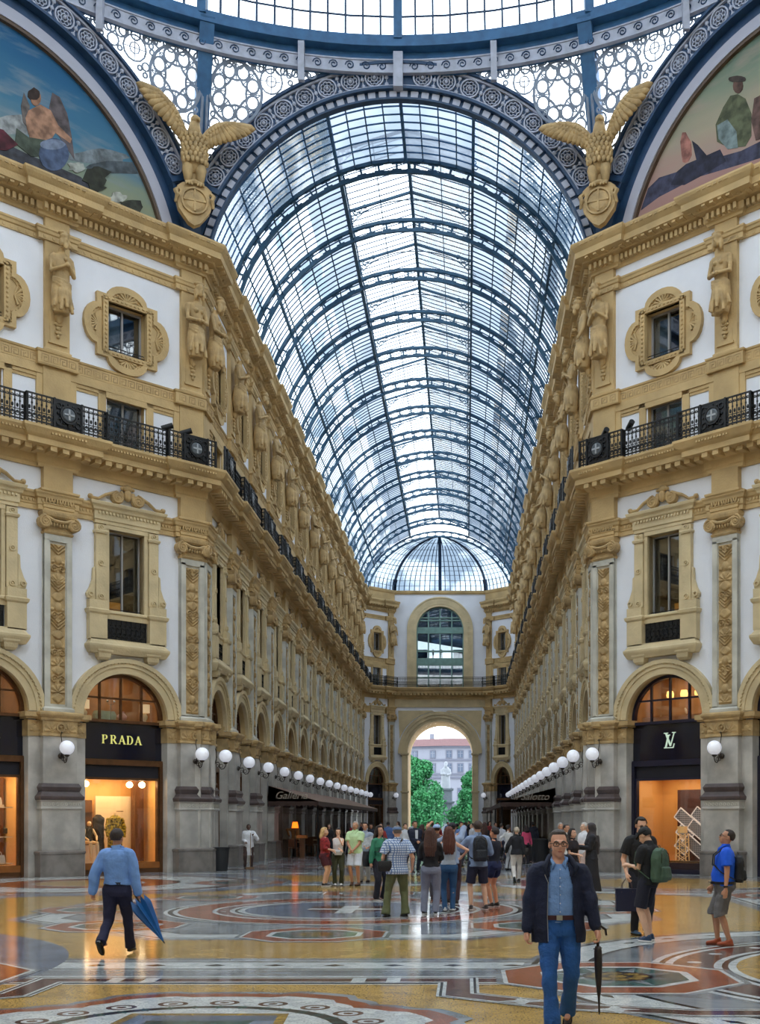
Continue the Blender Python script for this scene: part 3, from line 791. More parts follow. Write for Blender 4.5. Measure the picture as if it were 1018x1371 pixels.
def make_purlins():
    r = MB(); k = 7
    for s in (-1, 1):
        for i in range(k+1):
            a = s*(AL_+(AM-AL_)*i/k); 
            if i in (0, 4): r.bar(arcp(7.48, a, 0), arcp(7.48, a, BL), .11, .16); r.bar(arcp(7.1, a, 0), arcp(7.1, a, BL), .05)
            else: r.bar(arcp(VR, a, 0), arcp(VR, a, BL), .05, .06)
        for x in (LH, LH*.5): r.bar((s*x, 0, 7.35-.85*x/LH), (s*x, BL, 7.35-.85*x/LH), .06 if x == LH else .035)
        r.bar((s*LH, 0, 6.1), (s*LH, BL, 6.1), .05)
    r.bar((0, 0, 7.35), (0, BL, 7.35), .14)
    return r.build('purlins', [mat('vault_blue_iron', (40, 80, 108))], fix=False)
def make_glass():
    r = MB(); n = 14
    for s in (-1, 1):
        A = [AL_+(AM-AL_)*i/n for i in range(n+1)]
        for i, (a, b) in enumerate(zip(A[:-1], A[1:])):
            r.m = 1 if i < 3 else 0
            r.quad(arcp(VR+.05, s*a, 0), arcp(VR+.05, s*b, 0), arcp(VR+.05, s*b, BL), arcp(VR+.05, s*a, BL))
        r.m = 0; r.quad((s*(LH+.03), 0, 5.6), (s*(LH+.03), BL, 5.6), (s*(LH+.03), BL, 6.53), (s*(LH+.03), 0, 6.53)); r.m = 2
        r.quad((s*LH, 0, 6.55), (s*LH, BL, 6.55), (0, BL, 7.4), (0, 0, 7.4))
    return r.build('vault_glass', [VG, VGF, DG], fix=False)
PR, PG, PP, PGL = Proto(make_rib()), Proto(make_glazing()), Proto(make_purlins()), Proto(make_glass())
for k in range(15):
    T = Matrix.Translation((0, BL*k, 0))
    if k > 0: PR.place(T, ceil_)
    if 0 < k < 14:
        PG.place(T, ceil_); PP.place(T, ceil_); PGL.place(T, ceil_)

r = MB()
for j in range(10):
    y = -.38+(BL+.38)*j/10; pts = [arcp(VR, -AM+2*AM*i/30, y) for i in range(31)]; r.strip(pts, .035, t=.05)
r.build('glazing_bars', [TEAL], ceil_, fix=False)
r = MB()
for a in [s*(AL_+(AM-AL_)*i/7) for s in (-1, 1) for i in range(8)]+[AL_*q for q in (-.75, -.5, -.25, 0, .25, .5, .75)]:
    big = abs(abs(a)-AL_) < .01 or abs(a) < .01; r.bar(arcp(VR-.05, a, -.38), arcp(VR-.05, a, BL), .12 if big else .05, .16 if big else .06)
r.build('purlins', [TEAL], ceil_, fix=False)
r = MB()
for i in range(30):
    a, b = -AM+2*AM*i/30, -AM+2*AM*(i+1)/30; r.m = 1 if abs((a+b)/2) < AL_ else 0
    r.quad(arcp(VR+.05, a, -.38), arcp(VR+.05, b, -.38), arcp(VR+.05, b, BL), arcp(VR+.05, a, BL))
r.build('vault_glass', [VG, VGF], ceil_, fix=False)
# ---- fan of glass at the far end
fan = MB(); fg = MB()
base = [Vector((XA-7.2, 107.04)), Vector((XA-4.4, 109.84)), Vector((XA+4.4, 109.84)), Vector((XA+7.2, 107.04))]
APX = Vector((XA, 107.2, 28.4))
def bpt(t):
    L = [(base[i+1]-base[i]).length for i in range(3)]; d = t*sum(L)
    for i in range(3):
        if d <= L[i]+1e-6: return base[i]+(base[i+1]-base[i])*(d/L[i])
        d -= L[i]
    return base[3]
tc1 = 3.96/(3.96*2+8.8)
def fpt(t, q):
    B = bpt(t); a = q*PI/2; h = 1-math.cos(a)
    return (B.x+(APX.x-B.x)*h, B.y+(APX.y-B.y)*h, 23.6+(28.3-23.6)*math.sin(a))
for t, w_ in ((0, .2), (tc1, .4), (.5, .3), (1-tc1, .4), (1, .2)): fan.strip([fpt(t, q/12) for q in range(13)], w_)
nt_ = 34
for i in range(1, nt_): fan.strip([fpt(i/nt_, q/12) for q in range(0, 9 if i % 2 else 11)], .075)
for q in (0.02, .08, .15, .22, .28, .34, .41, .5, .6, .74): fan.strip([fpt(i/nt_, q) for i in range(nt_+1)], .16 if q == .34 else .08)
for i in range(nt_):
    for q in range(10): fg.quad(fpt(i/nt_, q/10), fpt((i+1)/nt_, q/10), fpt((i+1)/nt_, (q+1)/10), fpt(i/nt_, (q+1)/10))
o = fan.build('fan_ribs', [DTEAL], fix=False); o.parent = ceil_; o.matrix_basis = Matrix.Translation((-XA, -42.2, -22.6))
o = fg.build('fan_glass', [glass_mat('fan_glass', (.36, .42, .48), .02, patch=(.14, .18, .23), pscale=(.4, .4, .4), lo=.4, hi=.55)], fix=False); o.parent = ceil_; o.matrix_basis = Matrix.Translation((-XA, -42.2, -22.6))

# ---------------------------------------------------------------- octagon crossing: arches, pendentives, ring, dome
CC = Vector((XA, CY, 0))
RR = 17.9
def lean(v, on=True):
    v = Vector(v); d = v-CC; d.z = 0; r = d.length
    w_ = min(1, max(0, (v.z-24.6)/(29.2-24.6)))
    k = 1+(RR/r-1)*w_ if r > RR else 1
    return (CC.x+d.x*k, CC.y+d.y*k, v.z)
SIDES = []
def sideM(mid, u):
    n = Vector((-u.y, u.x)); return Matrix(((u.x, n.x, 0, mid.x), (u.y, n.y, 0, mid.y), (0, 0, 1, 0), (0, 0, 0, 1)))
SIDES.append(('arch', sideM((PTS[1]+PTS[6])/2, Vector((-1, 0))), 7.2))
SIDES.append(('right', wallM(0, DL/2), DL/2)); SIDES.append(('left', wallM(6, DL/2), DL/2))
AZ = 20.9
def rosette(mb, s, z, R, y0, y1):
    mb.ring(s, z, R*.93, R*.14, y0, y1+.02, 16); mb.ball((s, y1, z), R*.2, 8, 5)
    for k in range(8):
        a = PI*k/4+.39; mb.ring(s+R*.5*math.cos(a), z+R*.5*math.sin(a), R*.2, R*.09, y0, y1, 8)
dome = empty('dome', (XA, CY, 29.6)); tag(dome, 'iron and glass dome over the octagon with its openwork pendentives', kind='structure')
D0 = Matrix.Translation((-XA, -CY, -29.6))
def dpart(mb, name, m, fix=False):
    o = mb.build(name, m, fix=fix); o.parent = dome; o.matrix_basis = D0; return o
A0 = math.radians(30)
for nm, M, hw in SIDES:
    bk = MB(); bk.M = M; bk.ring(0, AZ, 7.88, .86, -.35, .1, 60, A0, PI-A0)
    bk.ring(0, AZ, 7.42, .1, -.35, .3, 60, A0-.1, PI-A0+.1); bk.ring(0, AZ, 8.33, .1, -.35, .3, 60, A0, PI-A0)
    a1 = math.asin(1.7/7.3)
    if nm == 'arch':
        bk.ring(0, AZ, 7.08, .07, -.08, .2, 60, a1, PI-a1)
    for s in (-1, 1):       # corner plates down to the cornice
        P = [(s*7.42*math.cos(t), AZ+7.42*math.sin(t)) for t in [a1+(A0-a1)*i/8 for i in range(9)]]
        P = P+[(s*(8.33*math.cos(A0)), AZ+8.33*math.sin(A0)), (s*hw, AZ+8.33*math.sin(A0)-.1), (s*hw, 22.6)]
        bk.plate(P if s > 0 else P[::-1], -.3, .12)
        a = A0-.02; bk.bar((s*7.35*math.cos(a), .2, AZ+7.35*math.sin(a)), (s*8.35*math.cos(a), .2, AZ+8.35*math.sin(a)), .3, .18)
    dpart(bk, 'arch_girder', [DTEAL])
    ro = MB(); ro.M = M; k = 19
    for i in range(k):
        a = A0+.045+(PI-2*A0-.09)*i/(k-1)
        if abs(a-PI/2) < .05: continue
        rosette(ro, 7.87*math.cos(a), AZ+7.87*math.sin(a), .35, .08, .17)
        if i < k-1:
            b = a+(PI-2*A0-.09)/(k-1)/2
            for q in (7.62, 7.87, 8.12): ro.ball((q*math.cos(b), .13, AZ+q*math.sin(b)), (.08, .05, .08), 6, 4)
            ro.bar((7.5*math.cos(b), .12, AZ+7.5*math.sin(b)), (8.25*math.cos(b), .12, AZ+8.25*math.sin(b)), .03)
    ro.ring(0, AZ, 7.52, .07, .05, .2, 60, A0, PI-A0); ro.ring(0, AZ, 8.24, .07, .05, .2, 60, A0, PI-A0)
    ro.box(-.17, .17, .05, .45, AZ+7.35, AZ+8.6)
    dpart(ro, 'rosette_band', [LILAC])
    if nm == 'arch':
        bl = MB(); bl.M = M; k = 50
        for i in range(k):
            a = a1+(PI-2*a1)*(i+.5)/k; R1, R2 = 7.12, 7.36; d = .34*(PI-2*a1)/k
            P = [(R1*math.cos(a-d), AZ+R1*math.sin(a-d)), (R2*math.cos(a-d), AZ+R2*math.sin(a-d)), (R2*math.cos(a+d), AZ+R2*math.sin(a+d)), (R1*math.cos(a+d), AZ+R1*math.sin(a+d))]
            bl.plate(P, -.08, .15)
        dpart(bl, 'arch_blocks', [LILAC]); bl = MB(); bl.M = M; bl.ring(0, AZ, 7.24, .3, -.1, .08, 60, a1, PI-a1); dpart(bl, 'arch_soffit', [DTEAL])
    # openwork pendentives
    sp = MB(); sp.M = M; y0, y1 = -.03, .03
    def inside(x, z, m=0): return math.hypot(x, z-AZ) > 8.36+m and abs(x) < hw-.12-m and z < 28.95-m
    dropped = []
    for s in (-1, 1):
        cx, cz, R = s*(hw-1.18), 27.83, .97
        sp.ring(cx, cz, R+.02, .1, y0, y1, 28); 
        N = 8
        for k in range(N):
            a = 2*PI*k/N+PI/8; sp.ring(cx+R*.72*math.cos(a), cz+R*.72*math.sin(a), R*.235, .07, y0, y1, 14)
            a2 = a+PI/N; p = (cx+R*.4*math.cos(a2), y0, cz+R*.4*math.sin(a2)); p2 = (cx+R*.47*math.cos(a), 0, cz+R*.47*math.sin(a)); a3 = a-PI/N; p3 = (cx+R*.4*math.cos(a3), 0, cz+R*.4*math.sin(a3))
            sp.bar((p[0], 0, p[2]), p2, .07); sp.bar(p2, p3, .07)
            sp.bar((p[0], 0, p[2]), (cx+R*math.cos(a2), 0, cz+R*math.sin(a2)), .035)
            sp.ring(cx+R*.86*math.cos(a2), cz+R*.86*math.sin(a2), .07, .03, y0, y1, 8); sp.ring(cx+R*.62*math.cos(a2), cz+R*.62*math.sin(a2), .05, .03, y0, y1, 8)
        cand = []
        rs = random.Random(3)
        for t in range(1500):
            x = s*rs.uniform(0.3, hw); z = rs.uniform(24.6, 28.9)
            for r in (.42, .3, .2, .13, .08):
                if not inside(x, z, r) or math.hypot(x-cx, z-cz) < R+r+.03: continue
                if all(math.hypot(x-q[0], z-q[1]) > r+q[2]+.015 for q in cand): cand.append((x, z, r)); break
        for x, z, r in cand:
            sp.ring(x, z, r, .055, y0, y1, 12)
            if r > .25: sp.ring(x, z, r*.45, .035, y0, y1, 8); sp.bar((x-r, 0, z), (x+r, 0, z), .03); sp.bar((x, 0, z-r), (x, 0, z+r), .03)
        for j in range(14):      # framing scrolls against the ring
            x = s*(1.6+j*(hw-1.7)/14)
            if inside(x, 28.75, .05): sp.ring(x, 28.75, .17, .06, y0, y1, 10)
    # edge rails
    for s in (-1, 1): sp.bar((s*(hw-.1), 0, 25.2), (s*(hw-.1), 0, 28.9), .08)
    sp.v = [lean(v) for v in sp.v]
    dpart(sp, 'openwork_pendentive', [mat('grey_blue_iron', (128, 142, 164), .5, .2)])
# ring beam
def hoop(mb, r0, r1, z0, z1, n=128):
    vs = []; fs = []
    for i in range(n):
        a = 2*PI*i/n; c, s = math.cos(a), math.sin(a)
        for r, z in ((r0, z0), (r1, z0), (r1, z1), (r0, z1)): vs.append((XA+r*c, CY+r*s, z))
    for i in range(n):
        for j in range(4): fs.append((i*4+j, i*4+(j+1) % 4, ((i+1) % n)*4+(j+1) % 4, ((i+1) % n)*4+j))
    mb.add(vs, fs)
h = MB(); hoop(h, 17.45, 18.0, 29.62, 29.95); hoop(h, 17.5, 17.6, 29.9, 30.05); hoop(h, 17.85, 17.95, 28.8, 29.65); dpart(h, 'ring_beam', [TEAL])
h = MB(); hoop(h, 17.76, 17.86, 28.84, 29.3); hoop(h, 17.68, 17.86, 28.8, 28.86); hoop(h, 17.72, 17.86, 29.27, 29.32); dpart(h, 'scroll_frieze', [LILAC])
h = MB(); ns = 192
for i in range(ns):
    a = 2*PI*i/ns; 
    if math.sin(a) < -.2: continue
    pts = []
    for q in range(15):
        t = q/14; b = t*2*PI*1.5; r = .17*(1-t*.8); x = r*math.cos(b); z = r*math.sin(b)+29.07
        aa = a+x/17.75; pts.append((XA+17.74*math.cos(aa), CY+17.74*math.sin(aa), z))
    h.tube(pts, .022, 4, caps=False)
dpart(h, 'scrolls', [DTEAL])
h = MB()
for k in range(32):
    a = PI/2+2*PI*k/32; c, s = math.cos(a), math.sin(a); t = (-s, c)
    if k % 2: 
        for z0, z1, r in ((28.3, 29.6, 17.7),): h.bar((XA+r*c, CY+r*s, z0), (XA+(r-.15)*c, CY+(r-.15)*s, z1), .22, .2)
dpart(h, 'ring_brackets', [LILAC])
h = MB()
for k in range(16):
    a = PI/2+2*PI*k/16; c, s = math.cos(a), math.sin(a)
    P = [(XA+17.6*math.cos(q)*c, CY+17.6*math.cos(q)*s, 29.9+14*math.sin(q)) for q in [PI/2*i/12*.93 for i in range(13)]]
    h.strip(P, .3, t=.42)
for (q, m) in ((PI/8-.009, 1), (-PI/8+.009, 1)):    # great corner ribs rising behind the eagles
    a = PI/2+q; c, s = math.cos(a), math.sin(a)
    h.bar((XA+19.3*c, CY+19.3*s, 24.2), (XA+19.1*c, CY+19.1*s, 26.6), .5, .4); h.bar((XA+19.15*c, CY+19.15*s, 26.5), (XA+17.65*c, CY+17.65*s, 29.9), .5, .5)
dpart(h, 'dome_ribs', [TEAL])
h = MB()
for k in range(16*11):
    if k % 11 == 0: continue
    a = PI/2+2*PI*k/176; c, s = math.cos(a), math.sin(a)
    P = [(XA+17.65*math.cos(q)*c, CY+17.65*math.cos(q)*s, 29.9+14.1*math.sin(q)) for q in [PI/2*i/6*(.9 if k % 2 else .6) for i in range(7)]]
    h.strip(P, .07, t=.09)
for q in (.06, .2, .4, .6, .8, 1.0, 1.2, 1.4): hoop(h, 17.62*math.cos(q), 17.68*math.cos(q), 29.9+14.1*math.sin(q), 29.94+14.1*math.sin(q), 64)
dpart(h, 'dome_glazing_bars', [DTEAL])
h = MB(); n = 64
for i in range(n):
    for j in range(8):
        A_ = [(2*PI*(i+u)/n, PI/2*(j+v)/8*.97) for u, v in ((0, 0), (1, 0), (1, 1), (0, 1))]
        h.quad(*[(XA+17.72*math.cos(q)*math.cos(a), CY+17.72*math.cos(q)*math.sin(a), 29.9+14.2*math.sin(q)) for a, q in A_])
dpart(h, 'dome_glass', [DG])

# ---------------------------------------------------------------- painted lunettes
def ray_plane(i, px, py):
    a, b, L = seg(i); u = (b-a).normalized(); n = Vector((-u.y, u.x)); d = Vector(((px-623.5)/1540, 1.0))
    t = a.dot(n)/d.dot(n); P = d*t; return (P-a).dot(u), 1.85+(1098-py)/1540*t
def grad_mat(name, cols, z0, z1, cloud, xg=None):
    m, nt, out = nmat(name); N = nt.nodes.new; Lk = nt.links.new
    b = N('ShaderNodeBsdfPrincipled'); b.inputs['Roughness'].default_value = .8; Lk(b.outputs[0], out.inputs[0])
    g = N('ShaderNodeNewGeometry'); sx = N('ShaderNodeSeparateXYZ'); Lk(g.outputs['Position'], sx.inputs[0])
    mr = N('ShaderNodeMapRange'); mr.inputs[1].default_value = z0; mr.inputs[2].default_value = z1; Lk(sx.outputs['Z'], mr.inputs[0])
    n1 = N('ShaderNodeTexNoise'); n1.inputs['Scale'].default_value = .6; n1.inputs['Detail'].default_value = 6
    mp = N('ShaderNodeMapping'); mp.inputs['Scale'].default_value = (.5, .5, 2.2); Lk(g.outputs['Position'], mp.inputs[0]); Lk(mp.outputs[0], n1.inputs['Vector'])
    ad = N('ShaderNodeMath'); ad.operation = 'MULTIPLY_ADD'; ad.inputs[1].default_value = .35; Lk(n1.outputs[0], ad.inputs[0])
    sb = N('ShaderNodeMath'); sb.operation = 'SUBTRACT'; sb.inputs[1].default_value = .17; Lk(mr.outputs[0], sb.inputs[0]); Lk(sb.outputs[0], ad.inputs[2])
    r = N('ShaderNodeValToRGB'); Lk(ad.outputs[0], r.inputs[0]); e = r.color_ramp.elements
    e[0].position = cols[0][0]; e[0].color = srgb(cols[0][1]); e[1].position = cols[-1][0]; e[1].color = srgb(cols[-1][1])
    for p, c in cols[1:-1]: q = e.new(p); q.color = srgb(c)
    n2 = N('ShaderNodeTexNoise'); n2.inputs['Scale'].default_value = 1.1; n2.inputs['Detail'].default_value = 7; Lk(mp.outputs[0], n2.inputs['Vector'])
    cr = N('ShaderNodeValToRGB'); cr.color_ramp.elements[0].position = .52; cr.color_ramp.elements[0].color = (0, 0, 0, 1); cr.color_ramp.elements[1].position = .72; cr.color_ramp.elements[1].color = (.75, .75, .75, 1); Lk(n2.outputs[0], cr.inputs[0])
    mx = N('ShaderNodeMix'); mx.data_type = 'RGBA'; Lk(cr.outputs[0], mx.inputs[0]); Lk(r.outputs[0], mx.inputs[6]); mx.inputs[7].default_value = srgb(cloud)
    Lk(mx.outputs[2], b.inputs['Base Color']); return m
PL = grad_mat('painted_sky_blue', [(0, (140, 142, 110)), (.16, (124, 138, 122)), (.3, (98, 126, 138)), (.45, (62, 112, 140)), (.8, (28, 90, 130)), (1, (18, 78, 122))], 22.8, 27.4, (126, 138, 148))
PRm = grad_mat('painted_sky_dusk', [(0, (150, 112, 108)), (.3, (164, 134, 126)), (.5, (160, 150, 130)), (.75, (122, 134, 116)), (1, (88, 110, 98))], 22.8, 27.4, (156, 142, 130))
def lunette(i, sky, frame_label, shapes, name, label):
    M = wallM(i, DL/2); a1 = math.asin(1.7/6.6)
    arc = lambda R: [(R*math.cos(t), AZ+R*math.sin(t)) for t in [a1+(PI-2*a1)*k/60 for k in range(61)]]
    mb = MB(); mb.M = M; mb.plate(arc(6.5), -.2, -.12); root = mb.build(name, [sky]); tag(root, label, 'painting', 'painted lunettes')
    f = MB(); f.M = M; f.ring(0, AZ, 6.54, .1, -.2, .02, 60, a1, PI-a1); f.build('inner_frame', [mat('frame_brown', (88, 72, 60), .6)], root)
    f = MB(); f.M = M; f.ring(0, AZ, 6.8, .4, -.2, .06, 60, a1*.95, PI-a1*.95); f.build('outer_frame', [mat('frame_lilac', (168, 170, 186), .6)], root)
    f = MB(); f.M = M; f.ring(0, AZ, 7.2, .46, -.25, -.02, 60, a1*.9, PI-a1*.9); f.build('frame_recess', [DTEAL], root)
    for k, (nm, col, pts) in enumerate(shapes):
        p = MB(); p.M = wallM(i, 0); q = [ray_plane(i, x, y) for x, y in pts]
        q = [(s, max(z, 22.7)) for s, z in q]
        q = [(s, z) if math.hypot(s-DL/2, z-AZ) < 6.45 else (DL/2+(s-DL/2)*6.45/math.hypot(s-DL/2, z-AZ), AZ+(z-AZ)*6.45/math.hypot(s-DL/2, z-AZ)) for s, z in q]
        p.prism(q, lambda a, b, d: (a, d, b), -.119+.003*k, -.125)
        o = p.build(nm, [mat('paint_%d_%d_%d' % col, tuple(int(c_*.82) for c_ in col), .85, .5, 3.5)], root)
    return root
def blob(cx, cy, rx, ry, n=14, seed=0, j=.15):
    r = random.Random(seed); return [(cx+rx*math.cos(2*PI*k/n)*(1+r.uniform(-j, j)), cy+ry*math.sin(2*PI*k/n)*(1+r.uniform(-j, j))) for k in range(n)]
shL = [('painted_cloud', (176, 182, 186), blob(30, 165, 45, 14, 16, 1)), ('painted_cloud', (140, 152, 160), blob(135, 208, 40, 10, 16, 2)), ('painted_cloud', (96, 108, 118), blob(165, 222, 46, 9, 16, 3)),
       ('painted_ground', (70, 72, 84), [(-30, 185), (10, 190), (40, 205), (80, 222), (110, 235), (140, 262), (186, 285), (150, 290), (90, 262), (40, 250), (-30, 222)]),
       ('painted_wing', (110, 100, 104), [(72, 122), (82, 128), (92, 150), (98, 180), (102, 212), (94, 200), (82, 182), (70, 168), (68, 142)]),
       ('painted_wing', (118, 110, 108), [(34, 122), (30, 140), (33, 162), (40, 170), (42, 140)]),
       ('painted_figure', (196, 150, 122), [(40, 146), (56, 138), (70, 146), (80, 166), (98, 184), (96, 190), (76, 176), (68, 190), (44, 188), (38, 170), (36, 156)]),
       ('painted_head', (178, 132, 106), blob(50, 130, 7, 10, 12, 4, .05)), ('painted_hair', (64, 48, 42), blob(47, 124, 8, 8, 12, 5)),
       ('painted_drapery', (84, 96, 84), [(24, 170), (40, 182), (64, 186), (70, 206), (44, 208), (22, 190)]), ('painted_drapery', (96, 40, 54), [(-20, 165), (6, 172), (26, 192), (10, 200), (-20, 196)]),
       ('painted_vessel', (86, 104, 140), blob(74, 205, 20, 22, 18, 6, .03)), ('painted_vessel_rim', (134, 148, 176), blob(72, 192, 17, 7, 16, 6, .03)),
       ('painted_flowers', (190, 196, 190), blob(104, 222, 12, 8, 14, 7, .4)), ('painted_leaves', (58, 62, 52), blob(130, 240, 20, 16, 18, 8, .5)), ('painted_flowers', (200, 204, 196), blob(160, 264, 12, 7, 14, 9, .4)), ('painted_leaves', (66, 70, 60), blob(176, 276, 16, 8, 14, 10, .4))]
lunette(6, PL, '', shL, 'lunette_painting', 'blue-sky painted lunette above the left cornice with a winged seated figure')
shR = [('painted_ground', (74, 76, 104), [(846, 276), (862, 250), (880, 236), (905, 228), (940, 214), (990, 200), (1030, 180), (1030, 205), (990, 218), (930, 236), (880, 262), (850, 280)]),
       ('painted_rocks', (52, 54, 78), [(896, 246), (904, 228), (916, 218), (930, 212), (924, 186), (932, 192), (944, 206), (962, 198), (970, 214), (940, 232), (914, 246)]),
       ('painted_figure', (196, 132, 120), blob(916, 196, 8, 20, 12, 11, .2)),
       ('painted_robe', (104, 112, 84), [(976, 126), (966, 142), (956, 165), (958, 188), (974, 196), (996, 194), (1004, 180), (1004, 150), (996, 130), (986, 124)]),
       ('painted_scarf', (138, 158, 160), [(958, 166), (972, 158), (984, 174), (986, 196), (972, 198), (960, 184)]), ('painted_head', (112, 84, 74), blob(986, 113, 7, 10, 12, 12, .05)), ('painted_hat', (78, 66, 60), blob(985, 104, 12, 4.5, 12, 13, .05)),
       ('painted_figure', (120, 92, 86), [(1008, 130), (1030, 118), (1030, 180), (1010, 186), (1004, 160)])]
lunette(0, PRm, '', shR, 'lunette_painting', 'dusky pink painted lunette above the right cornice with a robed standing figure')

# ---------------------------------------------------------------- eagles
def make_eagle(tall):
    """tall = side (-1 left / +1 right) of the higher wing"""
    STONE = TAN2
    b = MB()
    b.ball((0, -.28, 25.2), (.47, .38, .68), 14, 12); b.ball((0, -.3, 25.6), (.45, .34, .38), 12, 8)
    b.tube([(0, -.3, 25.7), (0, -.36, 26.05), (.02, -.4, 26.3)], [.34, .23, .17], 10); b.ball((.03, -.42, 26.38), (.17, .2, .17), 10, 8)
    b.tube([(.05, -.5, 26.36), (.13, -.66, 26.33), (.15, -.68, 26.22)], [.07, .05, .015], 6)
    rs = random.Random(5)
    for r_ in range(6):
        for k in range(7):
            a = -1.1+2.2*k/6+(.15 if r_ % 2 else 0); z = 25.75-r_*.17
            b.ball((.45*math.sin(a), -.3-.37*math.cos(a), z), (.09, .06, .12), 6, 4)
    o = b.build('stone_eagle', [STONE], smooth=True)
    for s in (-1, 1):
        w = MB(); hi = (s == tall)
        span, rise = (.95, 1.15) if hi else (.95, .6)
        def wp(t): return Vector((s*(.25+span*t), -.25-.5*t-.1*math.sin(t*PI), 25.65+rise*t+.25*math.sin(t*PI)))
        w.tube([wp(t/8) for t in range(9)], [.16-.012*t for t in range(9)], 8)
        nf = 13
        for k in range(nf):
            t = k/(nf-1); root_ = wp(.08+.9*t); ang = math.radians(-100+105*t**1.3) if hi else math.radians(-100+95*t**1.3)
            L = .45+.42*t
            d = Vector((s*math.cos(ang)*1, -.3*math.cos(ang), math.sin(ang)))
            for ly, (lf, wd) in enumerate(((1, .16), (.6, .14), (.32, .12))):
                off = Vector((0, -.05*ly, 0)); e = root_+d*L*lf+off
                w.tube([root_+off, root_+d*L*lf*.5+off, root_+d*L*lf*.85+off, e], [wd*.6, wd, wd*.8, wd*.15], 6)
        w.build('wing', [STONE], o, smooth=True)
        l = MB(); l.tube([(s*.2, -.3, 24.95), (s*.23, -.42, 24.6), (s*.22, -.38, 24.3), (s*.2, -.36, 24.15)], [.2, .2, .14, .1], 10)
        for q in (-1, 0, 1): l.tube([(s*.2, -.36, 24.15), (s*.2+q*.09, -.52, 24.1), (s*.2+q*.11, -.58, 24.0)], [.07, .06, .02], 6)
        l.build('leg', [STONE], o, smooth=True)
    t = MB(); t.ball((0, -.2, 24.5), (.22, .16, .5), 10, 8); t.build('tail', [STONE], o, smooth=True)
    c = MB()
    P = [(-.42, 24.1), (-.6, 23.95), (-.5, 23.8), (-.62, 23.5), (-.55, 23.2), (-.4, 23.0), (-.2, 22.75), (0, 22.65), (.2, 22.75), (.4, 23.0), (.55, 23.2), (.62, 23.5), (.5, 23.8), (.6, 23.95), (.42, 24.1), (.2, 24.16), (0, 24.1), (-.2, 24.16)]
    c.plate(P, -.45, -.2); c.ring(0, 23.5, .44, .06, -.53, -.4, 24)
    for s in (-1, 1): c.tube([(s*.55, -.4, 23.9), (s*.66, -.48, 23.75), (s*.6, -.52, 23.6), (s*.66, -.45, 23.35)], [.06, .09, .08, .05], 6)
    c.tube([(-.3, -.42, 24.12), (0, -.5, 24.16), (.3, -.42, 24.12)], .09, 8)
    sh = c.build('shield', [STONE], o)
    c = MB(); c.lathe([(.4, -.4), (.4, -.47), (.3, -.52), (0.01, -.54)], (0, 0, 23.5), 24, 'y', 1, 1); c.box(-.03, .03, -.56, -.45, 23.12, 23.88); c.box(-.38, .38, -.555, -.45, 23.47, 23.53)
    c.build('cross_boss', [STONE], sh)
    return o
for x, tall, lb in ((XA-7.3, -1, 'stone eagle with spread wings above a shield, left of the great glazed arch'), (XA+7.3, 1, 'stone eagle with spread wings above a shield, right of the great glazed arch')):
    o = make_eagle(tall); o.location = (x, 41.0, 0.18); o.rotation_euler = (0, 0, .38 if tall < 0 else -.38); tag(o, lb, 'eagle statue', 'stone eagles')
# ---------------------------------------------------------------- floor
def marble(name, rgb, rgb2, scale=1.2, rough=.11, speck=None, distort=1.5, stretch=(1, 1, 1)):
    m, nt, out = nmat(name); N = nt.nodes.new; Lk = nt.links.new
    b = N('ShaderNodeBsdfPrincipled'); Lk(b.outputs[0], out.inputs[0]); b.inputs['Specular IOR Level'].default_value = .42
    tc = N('ShaderNodeTexCoord'); mp = N('ShaderNodeMapping'); mp.inputs['Scale'].default_value = stretch; Lk(tc.outputs['Object'], mp.inputs[0])
    n = N('ShaderNodeTexNoise'); n.inputs['Scale'].default_value = scale; n.inputs['Detail'].default_value = 8; n.inputs['Distortion'].default_value = distort; Lk(mp.outputs[0], n.inputs['Vector'])
    r = N('ShaderNodeValToRGB'); r.color_ramp.elements[0].position = .38; r.color_ramp.elements[0].color = srgb(rgb2); r.color_ramp.elements[1].position = .62; r.color_ramp.elements[1].color = srgb(rgb); Lk(n.outputs[0], r.inputs[0])
    col = r.outputs[0]
    if speck:
        v = N('ShaderNodeTexNoise'); v.inputs['Scale'].default_value = 45; v.inputs['Detail'].default_value = 2; Lk(tc.outputs['Object'], v.inputs['Vector'])
        r2 = N('ShaderNodeValToRGB'); r2.color_ramp.elements[0].position = .35; r2.color_ramp.elements[0].color = (.9, .9, .9, 1); r2.color_ramp.elements[1].position = .5; r2.color_ramp.elements[1].color = (0, 0, 0, 1); Lk(v.outputs[0], r2.inputs[0])
        mx = N('ShaderNodeMix'); mx.data_type = 'RGBA'; Lk(r2.outputs[0], mx.inputs[0]); Lk(col, mx.inputs[6]); mx.inputs[7].default_value = srgb(speck); col = mx.outputs[2]
    Lk(col, b.inputs['Base Color'])
    n3 = N('ShaderNodeTexNoise'); n3.inputs['Scale'].default_value = .9; n3.inputs['Detail'].default_value = 5; Lk(tc.outputs['Object'], n3.inputs['Vector'])
    mr = N('ShaderNodeMapRange'); mr.inputs[3].default_value = rough*.45; mr.inputs[4].default_value = rough*1.7; Lk(n3.outputs[0], mr.inputs[0]); Lk(mr.outputs[0], b.inputs['Roughness'])
    n4 = N('ShaderNodeTexNoise'); n4.inputs['Scale'].default_value = 3.5; n4.inputs['Detail'].default_value = 3; Lk(tc.outputs['Object'], n4.inputs['Vector'])
    bp = N('ShaderNodeBump'); bp.inputs['Strength'].default_value = .035; bp.inputs['Distance'].default_value = .03; Lk(n4.outputs[0], bp.inputs['Height']); Lk(bp.outputs[0], b.inputs['Normal'])
    return m
